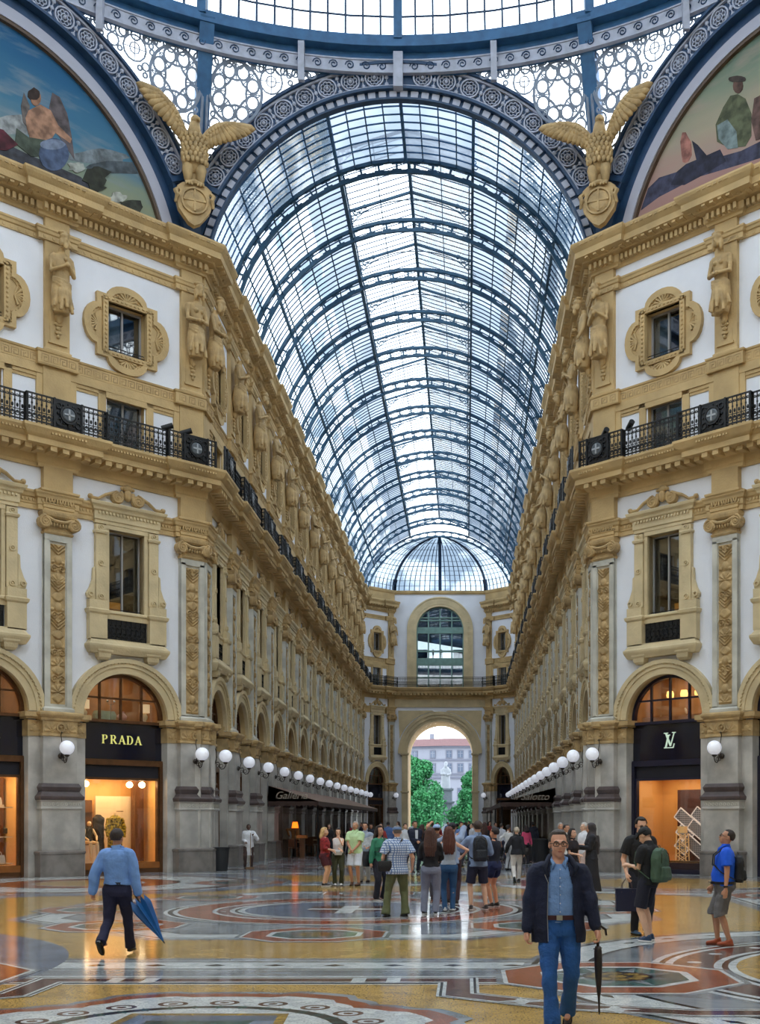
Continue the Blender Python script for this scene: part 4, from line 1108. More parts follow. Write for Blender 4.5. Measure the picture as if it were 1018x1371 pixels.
FM = [marble('floor_grey', (150, 156, 162), (104, 112, 122), .8), marble('floor_yellow', (200, 166, 98), (172, 140, 80), 1.5, speck=(120, 92, 56)), marble('floor_white', (216, 222, 224), (186, 194, 198), 3, speck=(160, 164, 166)),
      marble('floor_brown', (104, 76, 72), (76, 56, 56), 2), marble('floor_salmon', (162, 92, 66), (134, 76, 58), 2, speck=(120, 70, 50)), marble('floor_black', (44, 46, 52), (30, 32, 36), 2),
      marble('floor_teal', (72, 108, 104), (44, 72, 76), 2), marble('floor_blue_grey', (120, 132, 152), (92, 104, 124), 1.2), marble('floor_rose', (150, 118, 112), (116, 90, 90), 1.5), marble('floor_gold', (170, 140, 70), (120, 96, 50), 6)]
G, Y, W_, B, S, K, T_, BG, RO_, GO = range(10)
fl = MB()
LZ = [0.0]; DZ = [0.00005]
def fp(pts, m):
    LZ[0] += DZ[0]; fl.m = m; fl.add([(x, y, LZ[0]) for x, y in pts], [tuple(range(len(pts)))])
def C(x, y): return (XA+x, CY+y)
def ngon(cx, cy, R, n, rot=0): return [C(cx+R*math.cos(2*PI*k/n+rot), cy+R*math.sin(2*PI*k/n+rot)) for k in range(n)]
def octa(ap, m): fp(ngon(0, 0, ap/math.cos(PI/8), 8, PI/8), m)
def disc(cx, cy, R, m, n=64): fp(ngon(cx, cy, R, n), m)
def star(cx, cy, R, r, n, rot, m): fp([C(cx+(R if k % 2 == 0 else r)*math.cos(PI*k/n+rot), cy+(R if k % 2 == 0 else r)*math.sin(PI*k/n+rot)) for k in range(2*n)], m)
def band(pts, w, m, closed=False):
    """flat inlaid strip along a polyline"""
    P = [Vector(p) for p in pts]; n = len(P); Lf = []; Rt = []
    for i in range(n):
        u1 = (P[i]-P[i-1]).normalized() if (i > 0 or closed) else None; u2 = (P[(i+1) % n]-P[i]).normalized() if (i < n-1 or closed) else None
        n1 = Vector((-u1.y, u1.x)) if u1 else Vector((-u2.y, u2.x)); n2 = Vector((-u2.y, u2.x)) if u2 else n1
        q = (n1+n2)/(1+n1.dot(n2)); Lf.append(P[i]+q*w/2); Rt.append(P[i]-q*w/2)
    LZ[0] += DZ[0]; fl.m = m; b = [(p.x, p.y, LZ[0]) for p in Lf]+[(p.x, p.y, LZ[0]) for p in Rt]
    fl.add(b, [(i, n+i, n+(i+1) % n, (i+1) % n) for i in range(n if closed else n-1)])
fp([(-45, -14), (45, -14), (45, 112), (-45, 112)], G)
# outer field and frames of the octagon
octa(16.6, W_); octa(16.5, K); octa(16.4, W_); octa(15.9, G); octa(15.0, W_); octa(14.93, B); octa(14.6, W_); octa(14.5, Y)
for ap, m in ((10.86, W_), (10.8, K), (10.74, W_), (10.68, B), (10.36, W_), (10.3, K), (10.24, W_), (10.16, G), (9.62, W_), (9.56, K), (9.48, W_), (8.84, K), (8.76, W_), (8.7, G), (8.42, Y), (6.1, G), (5.85, W_), (5.78, K), (5.72, W_), (5.2, K), (5.14, G)): octa(ap, m)
LZ[0] += 1e-4; DZ[0] = 0
for k in range(8):    # diamonds in the white band
    a0 = PI/8+k*PI/4; R = 9.16/math.cos(PI/8); p, q = Vector((R*math.cos(a0), R*math.sin(a0))), Vector((R*math.cos(a0+PI/4), R*math.sin(a0+PI/4)))
    u = (q-p).normalized(); n = Vector((-u.y, u.x))
    for j in range(1, 10):
        c = p+(q-p)*j/10; 
        fp([C(*(c+u*.14)), C(*(c+n*.1)), C(*(c-u*.14)), C(*(c-n*.1))], K)
    R = 10.52/math.cos(PI/8); p, q = Vector((R*math.cos(a0), R*math.sin(a0))), Vector((R*math.cos(a0+PI/4), R*math.sin(a0+PI/4)))
    for t in (.28, .38, .62, .72):
        c = p+(q-p)*t
        for dx in (-.09, 0, .09):
            for dy in (-.09, .09): fp([C(*(c+u*(dx-.04+.045*(dy > 0))+n*(dy-.07))), C(*(c+u*(dx+.005+.045*(dy > 0))+n*(dy-.07))), C(*(c+u*(dx+.005+.045*(dy > 0))+n*(dy+.07))), C(*(c+u*(dx-.04+.045*(dy > 0))+n*(dy+.07)))], W_)
DZ[0] = 5e-5
# great corner circles
for sx in (-1, 1):
    for sy in (-1, 1):
        cx, cy = sx*8.6, sy*9.9
        if sx > 0: L_ = ((5.5, G), (5.4, K), (5.32, W_), (4.72, K), (4.64, G), (3.9, W_), (3.8, K), (3.72, W_), (3.62, B), (3.1, W_), (3.0, K), (2.92, W_), (2.82, Y))
        else: L_ = ((5.9, BG), (5.0, W_), (4.86, B), (4.4, W_), (4.3, K), (4.24, W_), (2.6, K), (2.5, S), (1.6, W_), (1.5, Y))
        for R, m in L_: disc(cx, cy, R, m)
        LZ[0] += 1e-4; DZ[0] = 0
        if sx > 0:
            for k in range(34): a = 2*PI*k/34; c = Vector((cx+5.02*math.cos(a), cy+5.02*math.sin(a))); u = Vector((-math.sin(a), math.cos(a))); n = Vector((u.y, -u.x)); fp([C(*(c+u*.16)), C(*(c+n*.06)), C(*(c-u*.16)), C(*(c-n*.06))], K)
            for k in range(20): a = 2*PI*k/20; disc(cx+3.36*math.cos(a), cy+3.36*math.sin(a), .1, W_, 8)
        DZ[0] = 5e-5
# octagonal medallions
MZ = [0]
def medal(cx, cy, R, rot=PI/8):
    if MZ[0]: LZ[0] = MZ[0]
    MZ[0] = LZ[0]
    fp(ngon(cx, cy, R*1.1, 8, rot), G); fp(ngon(cx, cy, R*1.04, 8, rot), W_); fp(ngon(cx, cy, R, 8, rot), S); fp(ngon(cx, cy, R*.68, 8, rot), W_); fp(ngon(cx, cy, R*.6, 8, rot), T_)
    star(cx, cy, R*.58, R*.22, 8, rot, G)
    fp(ngon(cx, cy, R*.3, 16, rot), K)
    for k in range(8): a = k*PI/4; disc(cx+R*.19*math.cos(a), cy+R*.19*math.sin(a), R*.07, GO, 8)
    disc(cx, cy, R*.08, GO, 10)
for k in range(8):
    a = PI/8+k*PI/4; medal(11.05*math.cos(a), 11.05*math.sin(a), 1.42)
for k in range(8):
    a = -PI/2+k*PI/4
    medal(5.2*math.cos(a), 5.2*math.sin(a), 1.2)
# centre
DZ[0] = 5e-5
for R, m in ((3.7, W_), (3.62, K), (3.52, W_), (3.42, S), (2.75, W_), (2.66, RO_), (2.4, W_), (2.3, K), (2.24, W_), (2.1, BG)): disc(0, 0, R, m)
for k in range(24): a = 2*PI*k/24; disc(2.53*math.cos(a), 2.53*math.sin(a), .06, W_, 8)
fp([C(-.8, .9), C(.8, .9), C(.85, -.2), C(.5, -.8), (XA, CY-1.1), C(-.5, -.8), C(-.85, -.2)], B)
fp([C(-.8, .18), C(.8, .18), C(.84, -.14), C(-.84, -.14)], W_); fp([C(-.17, .9), C(.17, .9), C(.17, -1.02), C(-.17, -1.02)], W_)
# frame round the near emblem: stepped brown band
for s in (-1, 1):
    for dy, w_, m in ((0, .46, W_), (0, .4, K), (0, .34, W_), (0, .26, B)):
        band([C(s*.0, -10.55), C(s*2.35, -10.55), C(s*2.35, -11.65), C(s*3.4, -12.4), C(s*4.6, -12.8), C(s*6.5, -12.8)], w_, m)
    for t in (1.2, 1.6): fp([C(s*t-.08, -10.75), C(s*t+.08, -10.75), C(s*t+.08, -10.35), C(s*t-.08, -10.35)], W_)
    for q in ((3.0, -12.1), (3.9, -12.6)): star(s*q[0], q[1], .24, .1, 4, 0, W_)
# emblem at the mouth of the near arm
ex, ey = 0, -13.75
def lobed(k, m, R=1.0):
    pts = []
    for i in range(96):
        a = 2*PI*i/96; r = (1.9+.22*abs(math.cos(2*a))**.5*1.0+(.12 if abs(math.sin(4*a)) > .8 else 0))*k
        pts.append(C(ex+r*1.08*math.cos(a), ey+r*math.sin(a)))
    fp(pts, m)
lobed(1.08, G); lobed(1.02, S); lobed(.92, W_)
star(ex, ey, 1.9, 1.6, 12, 0, W_)
for k in range(20):     # little scrolls round the rim
    DZ[0] = 1e-5
    a = 2*PI*k/20; cx, cy = ex+1.62*math.cos(a), ey+1.55*math.sin(a); disc(cx, cy, .15, B, 14); disc(cx, cy, .1, W_, 14); disc(cx, cy, .05, B, 8)
DZ[0] = 5e-5
for R, m in ((1.42, K), (1.28, W_)): fp([C(ex+R*math.cos(2*PI*i/48), ey+R*.95*math.sin(2*PI*i/48)) for i in range(48)], m)
LZ[0] += 1e-4; DZ[0] = 0
for k in range(36): a = 2*PI*k/36; cx, cy = ex+1.35*math.cos(a), ey+1.28*math.sin(a); fp([C(cx+.1*math.cos(a), cy+.1*math.sin(a)), C(cx-.05*math.sin(a), cy+.05*math.cos(a)), C(cx-.1*math.cos(a), cy-.1*math.sin(a)), C(cx+.05*math.sin(a), cy-.05*math.cos(a))], T_)
DZ[0] = 5e-5
sh = [(-.75, .9), (.75, .9), (.8, .1), (.5, -.6), (0, -.95), (-.5, -.6), (-.8, .1)]
fp([C(ex+x, ey+y) for x, y in sh], GO); fp([C(ex+x*.88, ey+y*.88) for x, y in sh], BG)
fp([C(ex+x, ey+y+.3) for x, y in ((-.5, .2), (.4, .2), (.5, .3), (.45, -.1), (.3, -.5), (.2, -.1), (-.3, -.1), (-.4, -.5))], T_)
# arcade floor: long frames and cross bands
ZB = LZ[0]
for k in range(14):
    LZ[0] = ZB
    y0 = 43.5+k*4.6
    for x0, x1 in ((-6.6, 6.6),):
        fp([(XA+x0, y0-.5), (XA+x1, y0-.5), (XA+x1, y0+.1), (XA+x0, y0+.1)], W_ if k % 2 else RO_)
        fp([(XA+x0, y0+.2), (XA+x1, y0+.2), (XA+x1, y0+.32), (XA+x0, y0+.32)], K)
    for x0, x1, m in ((-6.2, -3.2, RO_), (-2.8, 2.8, Y if k % 3 == 0 else RO_), (3.2, 6.2, RO_)):
        fp([(XA+x0, y0+.8), (XA+x1, y0+.8), (XA+x1, y0+3.7), (XA+x0, y0+3.7)], W_); fp([(XA+x0+.15, y0+.95), (XA+x1-.15, y0+.95), (XA+x1-.15, y0+3.55), (XA+x0+.15, y0+3.55)], m)
        fp([(XA+(x0+x1)/2-1, y0+2.25), (XA+(x0+x1)/2, y0+1.3), (XA+(x0+x1)/2+1, y0+2.25), (XA+(x0+x1)/2, y0+3.2)], BG)
floor = fl.build('floor', FM, fix=False); tag(floor, 'polished marble floor with inlaid circles and octagons', kind='structure')
FLZ = LZ[0]
g = MB(); g.box(-120, 120, 112, 300, -.3, 0.0)
tag(g.build('piazza_ground', [mat('piazza_paving', (190, 186, 182), .8, .15, .5)]), 'pale paving of the square beyond the far archway', kind='structure')
# ---------------------------------------------------------------- figures
def V3(*a): return Vector(a)
def bake(mb, name, m, vox=.012, parent=None, smooth=2, noise_amp=0, nscale=9, cut=None, thick=0, nz=1.0):
    """weld the overlapping volumes into ONE continuous surface"""
    me = bpy.data.meshes.new(name); me.from_pydata([tuple(v) for v in mb.v], [], mb.f)
    bm = bmesh.new(); bm.from_mesh(me); bmesh.ops.recalc_face_normals(bm, faces=bm.faces); bm.to_mesh(me); bm.free()
    o = bpy.data.objects.new(name, me); COL.objects.link(o)
    r = o.modifiers.new('r', 'REMESH'); r.mode = 'VOXEL'; r.voxel_size = vox
    if smooth: s = o.modifiers.new('s', 'SMOOTH'); s.factor = .5; s.iterations = smooth
    dg = bpy.context.evaluated_depsgraph_get(); ev = o.evaluated_get(dg)
    m2 = bpy.data.meshes.new_from_object(ev); m2.name = name
    o.modifiers.clear(); o.data = m2; bpy.data.meshes.remove(me)
    if noise_amp:
        n = len(m2.vertices); co = np.empty(n*3); m2.vertices.foreach_get('co', co); no = np.empty(n*3); m2.vertices.foreach_get('normal', no)
        co = co.reshape(-1, 3); no = no.reshape(-1, 3); ph = len(name)+n % 17
        d = np.array([noise.noise(Vector((c[0]*nscale+ph, c[1]*nscale, c[2]*nscale*nz))) for c in co])
        co += no*(d*noise_amp)[:, None]; m2.vertices.foreach_set('co', co.ravel()); m2.update()
    if cut or thick:
        bm = bmesh.new(); bm.from_mesh(m2)
        if cut:
            bmesh.ops.delete(bm, geom=[f for f in bm.faces if cut(f.calc_center_median())], context='FACES')
        bm.to_mesh(m2); bm.free()
    m2.materials.clear(); m2.materials.append(m)
    m2.polygons.foreach_set('use_smooth', [True]*len(m2.polygons)); m2.update()
    if thick: sm_ = o.modifiers.new('thickness', 'SOLIDIFY'); sm_.thickness = abs(thick); sm_.offset = -1
    if parent: o.parent = parent
    return o
def loft(mb, secs, n=20, e=2.3):
    """secs: (cx, cy, z, rx, ry)"""
    vs = []; fs = []; k = len(secs)
    for cx, cy, z, rx, ry in secs:
        for j in range(n):
            a = 2*PI*j/n; c, s = math.cos(a), math.sin(a)
            vs.append((cx+rx*abs(c)**(2/e)*(1 if c >= 0 else -1), cy+ry*abs(s)**(2/e)*(1 if s >= 0 else -1), z))
    for i in range(k-1):
        for j in range(n): fs.append((i*n+j, i*n+(j+1) % n, (i+1)*n+(j+1) % n, (i+1)*n+j))
    fs.append(tuple(range(n-1, -1, -1))); fs.append(tuple((k-1)*n+j for j in range(n)))
    mb.add(vs, fs)
def limb(mb, pts, rs, n=10):
    mb.tube(pts, rs, n)
    for p, r in zip(pts, rs): mb.ball(p, r, n, 6)
def ik(root, tgt, l1, l2, pole):
    d = tgt-root; L = d.length
    if L > (l1+l2)*.999: tgt = root+d*((l1+l2)*.999/L); d = tgt-root; L = d.length
    a = (l1*l1-l2*l2+L*L)/(2*L); h = math.sqrt(max(0, l1*l1-a*a)); u = d/L
    p = (pole-u*pole.dot(u)); p = p.normalized() if p.length > 1e-6 else V3(0, 1, 0)
    return root+u*a+p*h, tgt
MALE = [(.80, .15, .10, .0), (.88, .172, .118, .005), (.96, .165, .112, .0), (1.06, .148, .102, -.002), (1.16, .155, .108, 0), (1.26, .172, .118, .002), (1.34, .178, .118, .005), (1.41, .165, .095, .008), (1.455, .12, .07, .008), (1.49, .06, .055, .006)]
FEM = [(.80, .155, .105, .0), (.88, .175, .12, .008), (.96, .16, .108, .003), (1.06, .125, .09, 0), (1.16, .132, .095, 0), (1.26, .148, .118, -.012), (1.34, .15, .105, .0), (1.41, .14, .08, .008), (1.455, .1, .062, .008), (1.49, .052, .05, .006)]
SKIN = mat('skin', (222, 172, 144), .55, .08, 8); SKIN2 = mat('skin_tan', (194, 142, 114), .55, .08, 8); SKIN3 = mat('skin_pale', (222, 178, 152), .55, .08, 8); SKIN4 = mat('skin_dark', (92, 62, 48), .55, .08, 8)
WHITEM = mat('eye_white', (235, 235, 232), .3); DARKM = mat('eye_dark', (30, 24, 22), .2); LIP = mat('lips', (160, 84, 78), .5)
def hair_mat(c): return mat('hair_%d_%d_%d' % c, c, .55, .3, 30, .5, 60, stretch=(3, 3, .6))
def cloth(c, v=.1, bump=.25, rough=.85): return mat('cloth_%d_%d_%d' % c, c, rough, v, 5, bump, 22)
def person(name_at, label, h=1.75, sex='m', fat=1.0, yaw=0, skin=SKIN, head=(0, 0), R=None, L=None, footR=(-.1, 0, 0), footL=(.1, 0, 0), fyR=.15, fyL=-.15, poleR=None, poleL=None, lean=(0, 0),
           hair=((52, 38, 30), 'short'), top=None, bottom=None, shoes=((40, 38, 38),), extra=None, vox=.012, face=True, pitchR=0, pitchL=0, group=None, curl=.5):
    S = h/1.75; T = MALE if sex == 'm' else FEM; sw = .185 if sex == 'm' else .158
    sw *= (1+(fat-1)*.4)
    def Wp(p):
        p = Vector(p); k = max(0, p.z-.93); return p+V3(lean[0]*k, lean[1]*k, 0)
    X, Yp = name_at
    M = Matrix.Identity(4)
    def sc(mb): mb.v = [tuple(c*S for c in v) for v in mb.v]; return mb
    hip = {-1: V3(-.092, .0, .90), 1: V3(.092, .0, .90)}
    ank = {-1: V3(footR[0], footR[1], .085+footR[2]), 1: V3(footL[0], footL[1], .085+footL[2])}
    fyaw = {-1: fyR, 1: fyL}; pit = {-1: pitchR, 1: pitchL}
    knee = {}
    for s in (-1, 1): knee[s], ank[s] = ik(hip[s], ank[s], .425, .42, V3(s*.15, -1, 0))
    sh = {s: Wp((s*sw, .005, 1.405)) for s in (-1, 1)}
    tg = {-1: R or (-.27, -.02, .88), 1: L or (.27, -.02, .88)}; tg = {s: Wp(t) if t[2] > 1.1 else Vector(t) for s, t in tg.items()}
    pl = {-1: Vector(poleR or (-.35, 1, -.1)), 1: Vector(poleL or (.35, 1, -.1))}
    elb = {}; wri = {}
    ua, fa = (.29, .255) if sex == 'm' else (.27, .24)
    for s in (-1, 1): elb[s], wri[s] = ik(sh[s], tg[s], ua, fa, pl[s])
    def torso(mb, z0, z1, inf, extra_hem=0):
        secs = []
        zs = [t[0] for t in T if z0 < t[0] < z1]; zs = [z0]+zs+[z1]
        for z in zs:
            hx = np.interp(z, [t[0] for t in T], [t[1] for t in T]); hy = np.interp(z, [t[0] for t in T], [t[2] for t in T]); cy = np.interp(z, [t[0] for t in T], [t[3] for t in T])
            bl = math.exp(-((z-1.05)/.16)**2)*(fat-1)
            fk = 1+(fat-1)*.5*math.exp(-((z-1.05)/.3)**2)
            p = Wp((0, cy-bl*.09, z)); e = inf+extra_hem*max(0, min(1, (z0+.12-z)/.12))
            secs.append((p.x, p.y, z, hx*fk+e, hy*fk+bl*.09+e))
        loft(mb, secs)
    # ---- body: one continuous surface
    b = MB(); torso(b, .87, 1.49, 0)
    for s in (-1, 1):
        limb(b, [sh[s]+V3(-s*.05, 0, .01), sh[s]+V3(-s*.015, 0, 0), elb[s], wri[s]], [.055, .055*(1 if sex == 'm' else .8), .042*(1 if sex == 'm' else .82), .026])
        m_ = elb[s].lerp(wri[s], .3); b.ball(m_, .043*(1 if sex == 'm' else .82), 8, 6)
        limb(b, [hip[s]+V3(0, 0, .03), hip[s].lerp(knee[s], .45), knee[s]], [.092, .08, .056])
        limb(b, [knee[s], knee[s].lerp(ank[s], .3)+V3(0, .012, 0), ank[s]], [.054, .056, .036])
        f = V3(math.sin(fyaw[s]), -math.cos(fyaw[s]), 0)
        limb(b, [ank[s]+V3(0, 0, -.04)-f*.02, ank[s]+V3(0, 0, -.05)+f*.13], [.03, .025])
        # hand
        d = (wri[s]-elb[s]).normalized(); inw = V3(-s, 0, 0) if abs(d.x) < .8 else V3(0, 0, 1)
        if d.z > .3 or abs(d.z) < .4: inw = V3(-s*.3, 0, -1) if abs(d.z) < .4 else V3(0, -1, 0)
        pn = (inw-d*inw.dot(d)).normalized(); lat = d.cross(pn).normalized()
        if lat.y > 0: lat = -lat      # thumb side forward
        w_ = wri[s]; hs = 1 if sex == 'm' else .88
        limb(b, [w_, w_+d*.035, w_+d*.075], [.026*hs, .03*hs, .026*hs], 8)
        for q in (-.026, -.009, .009, .026): limb(b, [w_+d*.03+lat*q*.8, w_+d*.088*hs+lat*q], [.016*hs, .012*hs], 6)
        for q, ln in ((-.029, .8), (-.01, .95), (.01, 1.0), (.029, .92)):
            r0 = w_+d*.088*hs+lat*q*hs; l0 = .032*ln*hs
            d1 = (d*math.cos(curl*.6)+pn*math.sin(curl*.6)); d2 = (d*math.cos(curl*1.6)+pn*math.sin(curl*1.6)); d3 = (d*math.cos(curl*2.4)+pn*math.sin(curl*2.4))
            p1 = r0+d1*l0; p2 = p1+d2*l0*.8; p3 = p2+d3*l0*.6; limb(b, [r0, p1, p2, p3], [.0105*hs, .0095*hs, .009*hs, .008*hs], 6)
        r0 = w_+d*.03+lat*.026; p1 = r0+(d*.7+lat*.6+pn*.2).normalized()*.04; p2 = p1+(d*.9+lat*.1+pn*.4).normalized()*.035; limb(b, [r0, p1, p2], [.014, .0125, .0105], 6)
    hr = Euler((-head[1], 0, head[0])).to_matrix(); piv = Wp((0, .012, 1.52))
    hm = lambda p: hr @ (Vector(p)-V3(0, .012, 1.52))+piv
    def hball(mb, c, r, n=14, m=10): mb.ball(hm(c), r, n, m, hr)
    limb(b, [Wp((0, .012, 1.44)), piv, hm((0, .012, 1.57))], [.062, .056 if sex == 'm' else .046, .056 if sex == 'm' else .048])
    hball(b, (0, .012, 1.662), (.077, .096, .09)); hball(b, (0, -.022, 1.605), (.062, .074, .085)); hball(b, (0, -.058, 1.545), (.032, .03, .026))
    hball(b, (0, -.07, 1.655), (.055, .028, .016)); 
    for s in (-1, 1): hball(b, (s*.079, .012, 1.625), (.013, .022, .033), 8, 6); hball(b, (s*.038, -.064, 1.6), (.024, .022, .022), 8, 6)
    b.tube([hm((0, -.088, 1.645)), hm((0, -.105, 1.62)), hm((0, -.115, 1.602))], [.011, .013, .018], 8); hball(b, (0, -.108, 1.602), (.019, .016, .012), 8, 6)
    hball(b, (0, -.09, 1.574), (.024, .014, .008), 8, 6); hball(b, (0, -.088, 1.562), (.022, .014, .008), 8, 6)
    sc(b); root = bake(b, 'person', skin, vox*.85 if vox < .011 else vox, smooth=1)
    tag(root, label, 'person', group)
    if face:
        e = MB()
        for s in (-1, 1): hball(e, (s*.031, -.0825, 1.635), (.0135, .0095, .0055), 10, 8)
        sc(e).build('eyes', [WHITEM], root, smooth=True, fix=False)
        e = MB()
        for s in (-1, 1): hball(e, (s*.031, -.0905, 1.635), (.0062, .0035, .0056), 8, 6)
        sc(e).build('pupils', [DARKM], root, smooth=True, fix=False)
        e = MB()
        for s in (-1, 1): e.tube([hm((s*.014, -.101, 1.655)), hm((s*.032, -.1, 1.662)), hm((s*.052, -.084, 1.655))], [.004, .006, .003], 6)
        sc(e).build('eyebrows', [hair_mat(hair[0])], root, fix=False)
        e = MB(); hball(e, (0, -.101, 1.568), (.021, .006, .0065), 10, 6); sc(e).build('mouth', [LIP], root, smooth=True, fix=False)
    # ---- hair
    hc, hk = hair
    if hk and hk != 'bald':
        m_ = MB(); n, k = 28, 20; c0 = V3(0, .014, 1.664); vs = []; fs = []
        for i in range(k+1):
            th = PI*i/k
            for j in range(n):
                a = 2*PI*j/n; d = V3(math.sin(th)*math.cos(a), math.sin(th)*math.sin(a), math.cos(th))
                fr = -d.y       # towards the face
                low = {'short': -.35, 'thin': -.25, 'long': -.9, 'bob': -.9, 'bun': -.5, 'cropped': -.3}[hk]
                keep = 1.0
                if fr > .25 and d.z < .62-.0: keep = 0
                if d.z < (low-.3*(fr < -.2)): keep = 0
                if fr > -.15 and d.z < -.1 and hk in ('short', 'thin', 'cropped'): keep = 0
                if hk == 'thin' and d.z > .75: keep = .3
                g = {'short': 1.17, 'thin': 1.08, 'long': 1.2, 'bob': 1.25, 'bun': 1.12, 'cropped': 1.06}[hk]
                rr = .86 if keep == 0 else (1+(g-1)*keep)*(1+.035*noise.noise(d*7))
                vs.append(hm(c0+V3(d.x*.079*rr, d.y*.098*rr, d.z*.092*rr)))
        for i in range(k):
            for j in range(n): fs.append((i*n+j, (i+1)*n+j, (i+1)*n+(j+1) % n, i*n+(j+1) % n))
        m_.add(vs, fs)
        if hk in ('long', 'bob'):
            ln = .38 if hk == 'long' else .14
            for q in range(9):
                a = PI*(.02+.96*q/8); x0, y0 = .082*math.cos(a), .02+.085*math.sin(a)
                e0 = hm((x0, y0, 1.66)); m1 = hm((x0*1.15, y0*1.15, 1.56)); 
                if hk == 'long' and (q in (0, 8)): e1 = m1+V3(x0*.4, -.01, -ln*.6)
                else: e1 = m1+V3(x0*.35, .02+.01*math.sin(q), -ln*(1 if 1 < q < 7 else .85))
                m_.tube([e0, m1, m1.lerp(e1, .5)+V3(0, .012, 0), e1], [.03, .034, .036, .014], 8)
        if hk == 'bun': m_.ball(hm((0, .11, 1.68)), .045, 12, 8)
        sc(m_)
        if hk in ('long', 'bob'): bake(m_, 'hair', hair_mat(hc), max(vox*.8, .009), root, 1, .006, 40, nz=.3)
        else: m_.build('hair', [hair_mat(hc)], root, smooth=True)
    # ---- clothes
    if top:
        kind, colr, o = top[0], top[1], (top[2] if len(top) > 2 else {})
        m_ = o.get('mat') or cloth(colr); hem = o.get('hem', .88); inf = o.get('inf', .016); slv = o.get('sleeve', 'long')
        g = MB(); torso(g, hem, 1.455, inf, o.get('flare', .0))
        limb(g, [Wp((0, .01, 1.455)), Wp((0, .012, 1.495))], [.09 if sex == 'm' else .066, .072 if sex == 'm' else .054]) if slv != 'none' else None
        for s in (-1, 1):
            r0, r1, r2 = (.066+inf, .05+inf, .035+inf*.9) if sex == 'm' else (.052+inf, .042+inf, .03+inf*.8)
            if slv == 'long': limb(g, [sh[s]+V3(-s*.06, 0, .0), sh[s]+V3(-s*.01, 0, -.015), elb[s], wri[s]], [r0, r0, r1, r2])
            elif slv == 'short': e = sh[s].lerp(elb[s], .72); limb(g, [sh[s]+V3(-s*.06, 0, .0), sh[s]+V3(-s*.01, 0, -.015)], [r0, r0]); g.tube([sh[s]+V3(-s*.01, 0, -.015), e], [r0, r1+.018], 12)
            elif slv == 'roll': limb(g, [sh[s]+V3(-s*.06, 0, .0), sh[s]+V3(-s*.01, 0, -.015), elb[s], elb[s].lerp(wri[s], .25)], [r0, r0, r1, r1])
            elif slv == 'none': limb(g, [sh[s]+V3(-s*.06, 0, .02), sh[s]+V3(-s*.03, 0, .0)], [.045, .05])
        sc(g); bake(g, {'shirt': 'shirt', 'jacket': 'jacket', 'coat': 'coat', 'dress': 'dress', 'top': 'top', 'polo': 'polo_shirt'}[kind], m_, vox, root, 1, o.get('fold', .008), 9, cut=o.get('cut'), thick=o.get('thick', 0))
        if o.get('collar'):
            g = MB(); 
            for s in (-1, 1): g.tube([Wp((s*.055, .05, 1.515)), Wp((s*.075, -.02, 1.505)), Wp((s*.045, -.085, 1.46)), Wp((s*.06, -.105, 1.42))], [.016, .018, .02, .006], 6)
            sc(g).build('collar', [m_], root, smooth=True, fix=False)
    if bottom:
        kind, colr, o = bottom[0], bottom[1], (bottom[2] if len(bottom) > 2 else {})
        m_ = o.get('mat') or cloth(colr); g = MB(); inf = o.get('inf', .012); wz = o.get('waist', 1.0)
        torso(g, .82, wz, inf)
        for s in (-1, 1):
            if kind == 'trousers':
                hemr = o.get('hem', .052); e = knee[s].lerp(ank[s], 1.08)
                limb(g, [hip[s]+V3(0, 0, .02), hip[s].lerp(knee[s], .45), knee[s]], [.098+inf, .086+inf, .062+inf]); g.tube([knee[s], knee[s].lerp(ank[s], .5)+V3(0, .01, 0), e], [.062+inf, .054+inf, hemr+inf*.6], 12)
            elif kind in ('shorts',):
                k = o.get('len', .85); e = hip[s].lerp(knee[s], k) if k <= 1 else knee[s].lerp(ank[s], k-1)
                limb(g, [hip[s]+V3(0, 0, .02), hip[s].lerp(knee[s], .4)], [.1+inf, .092+inf])
                g.tube([hip[s].lerp(knee[s], .4)]+([knee[s]] if k > 1 else [])+[e], [.092+inf]+([.086+inf] if k > 1 else [])+[.088+inf], 12)
        if kind == 'skirt':
            z1 = o.get('len', .5); loft(g, [(0, 0, wz, .13+inf, .1+inf), (0, 0, .88, .18+inf, .13+inf), (0, .0, z1, .2+inf+o.get('flare', .04), .16+inf)])
        if kind == 'trousers' and vox < .012:
            for s in (-1, 1): q = MB(); q.tube([knee[s].lerp(ank[s], .85), ank[s]+V3(0, 0, -.03)], [.043, .043], 12); sc(q).build('sock', [DARKM], root, smooth=True)
        sc(g); bake(g, 'trousers' if kind == 'trousers' else kind, m_, vox, root, 1, o.get('fold', .008), 8, nz=1.4)
        if o.get('belt'):
            g = MB(); z = wz
            hx = np.interp(z, [t[0] for t in T], [t[1] for t in T])*(1+(fat-1)*.5)+inf+.008; hy = np.interp(z, [t[0] for t in T], [t[2] for t in T])*(1+(fat-1)*.5)+inf+.008+max(0, fat-1)*.08
            cyb = -(fat-1)*.09
            loft(g, [(0, cyb, z-.022, hx, hy), (0, cyb, z+.018, hx, hy)], 28); sc(g).build('belt', [o['belt']], root, smooth=False)
            g = MB(); g.box(-.026, .026, cyb-hy-.012, cyb-hy+.01, z-.024, z+.02); sc(g).build('belt_buckle', [mat('buckle', (190, 186, 170), .3, metal=.8)], root)
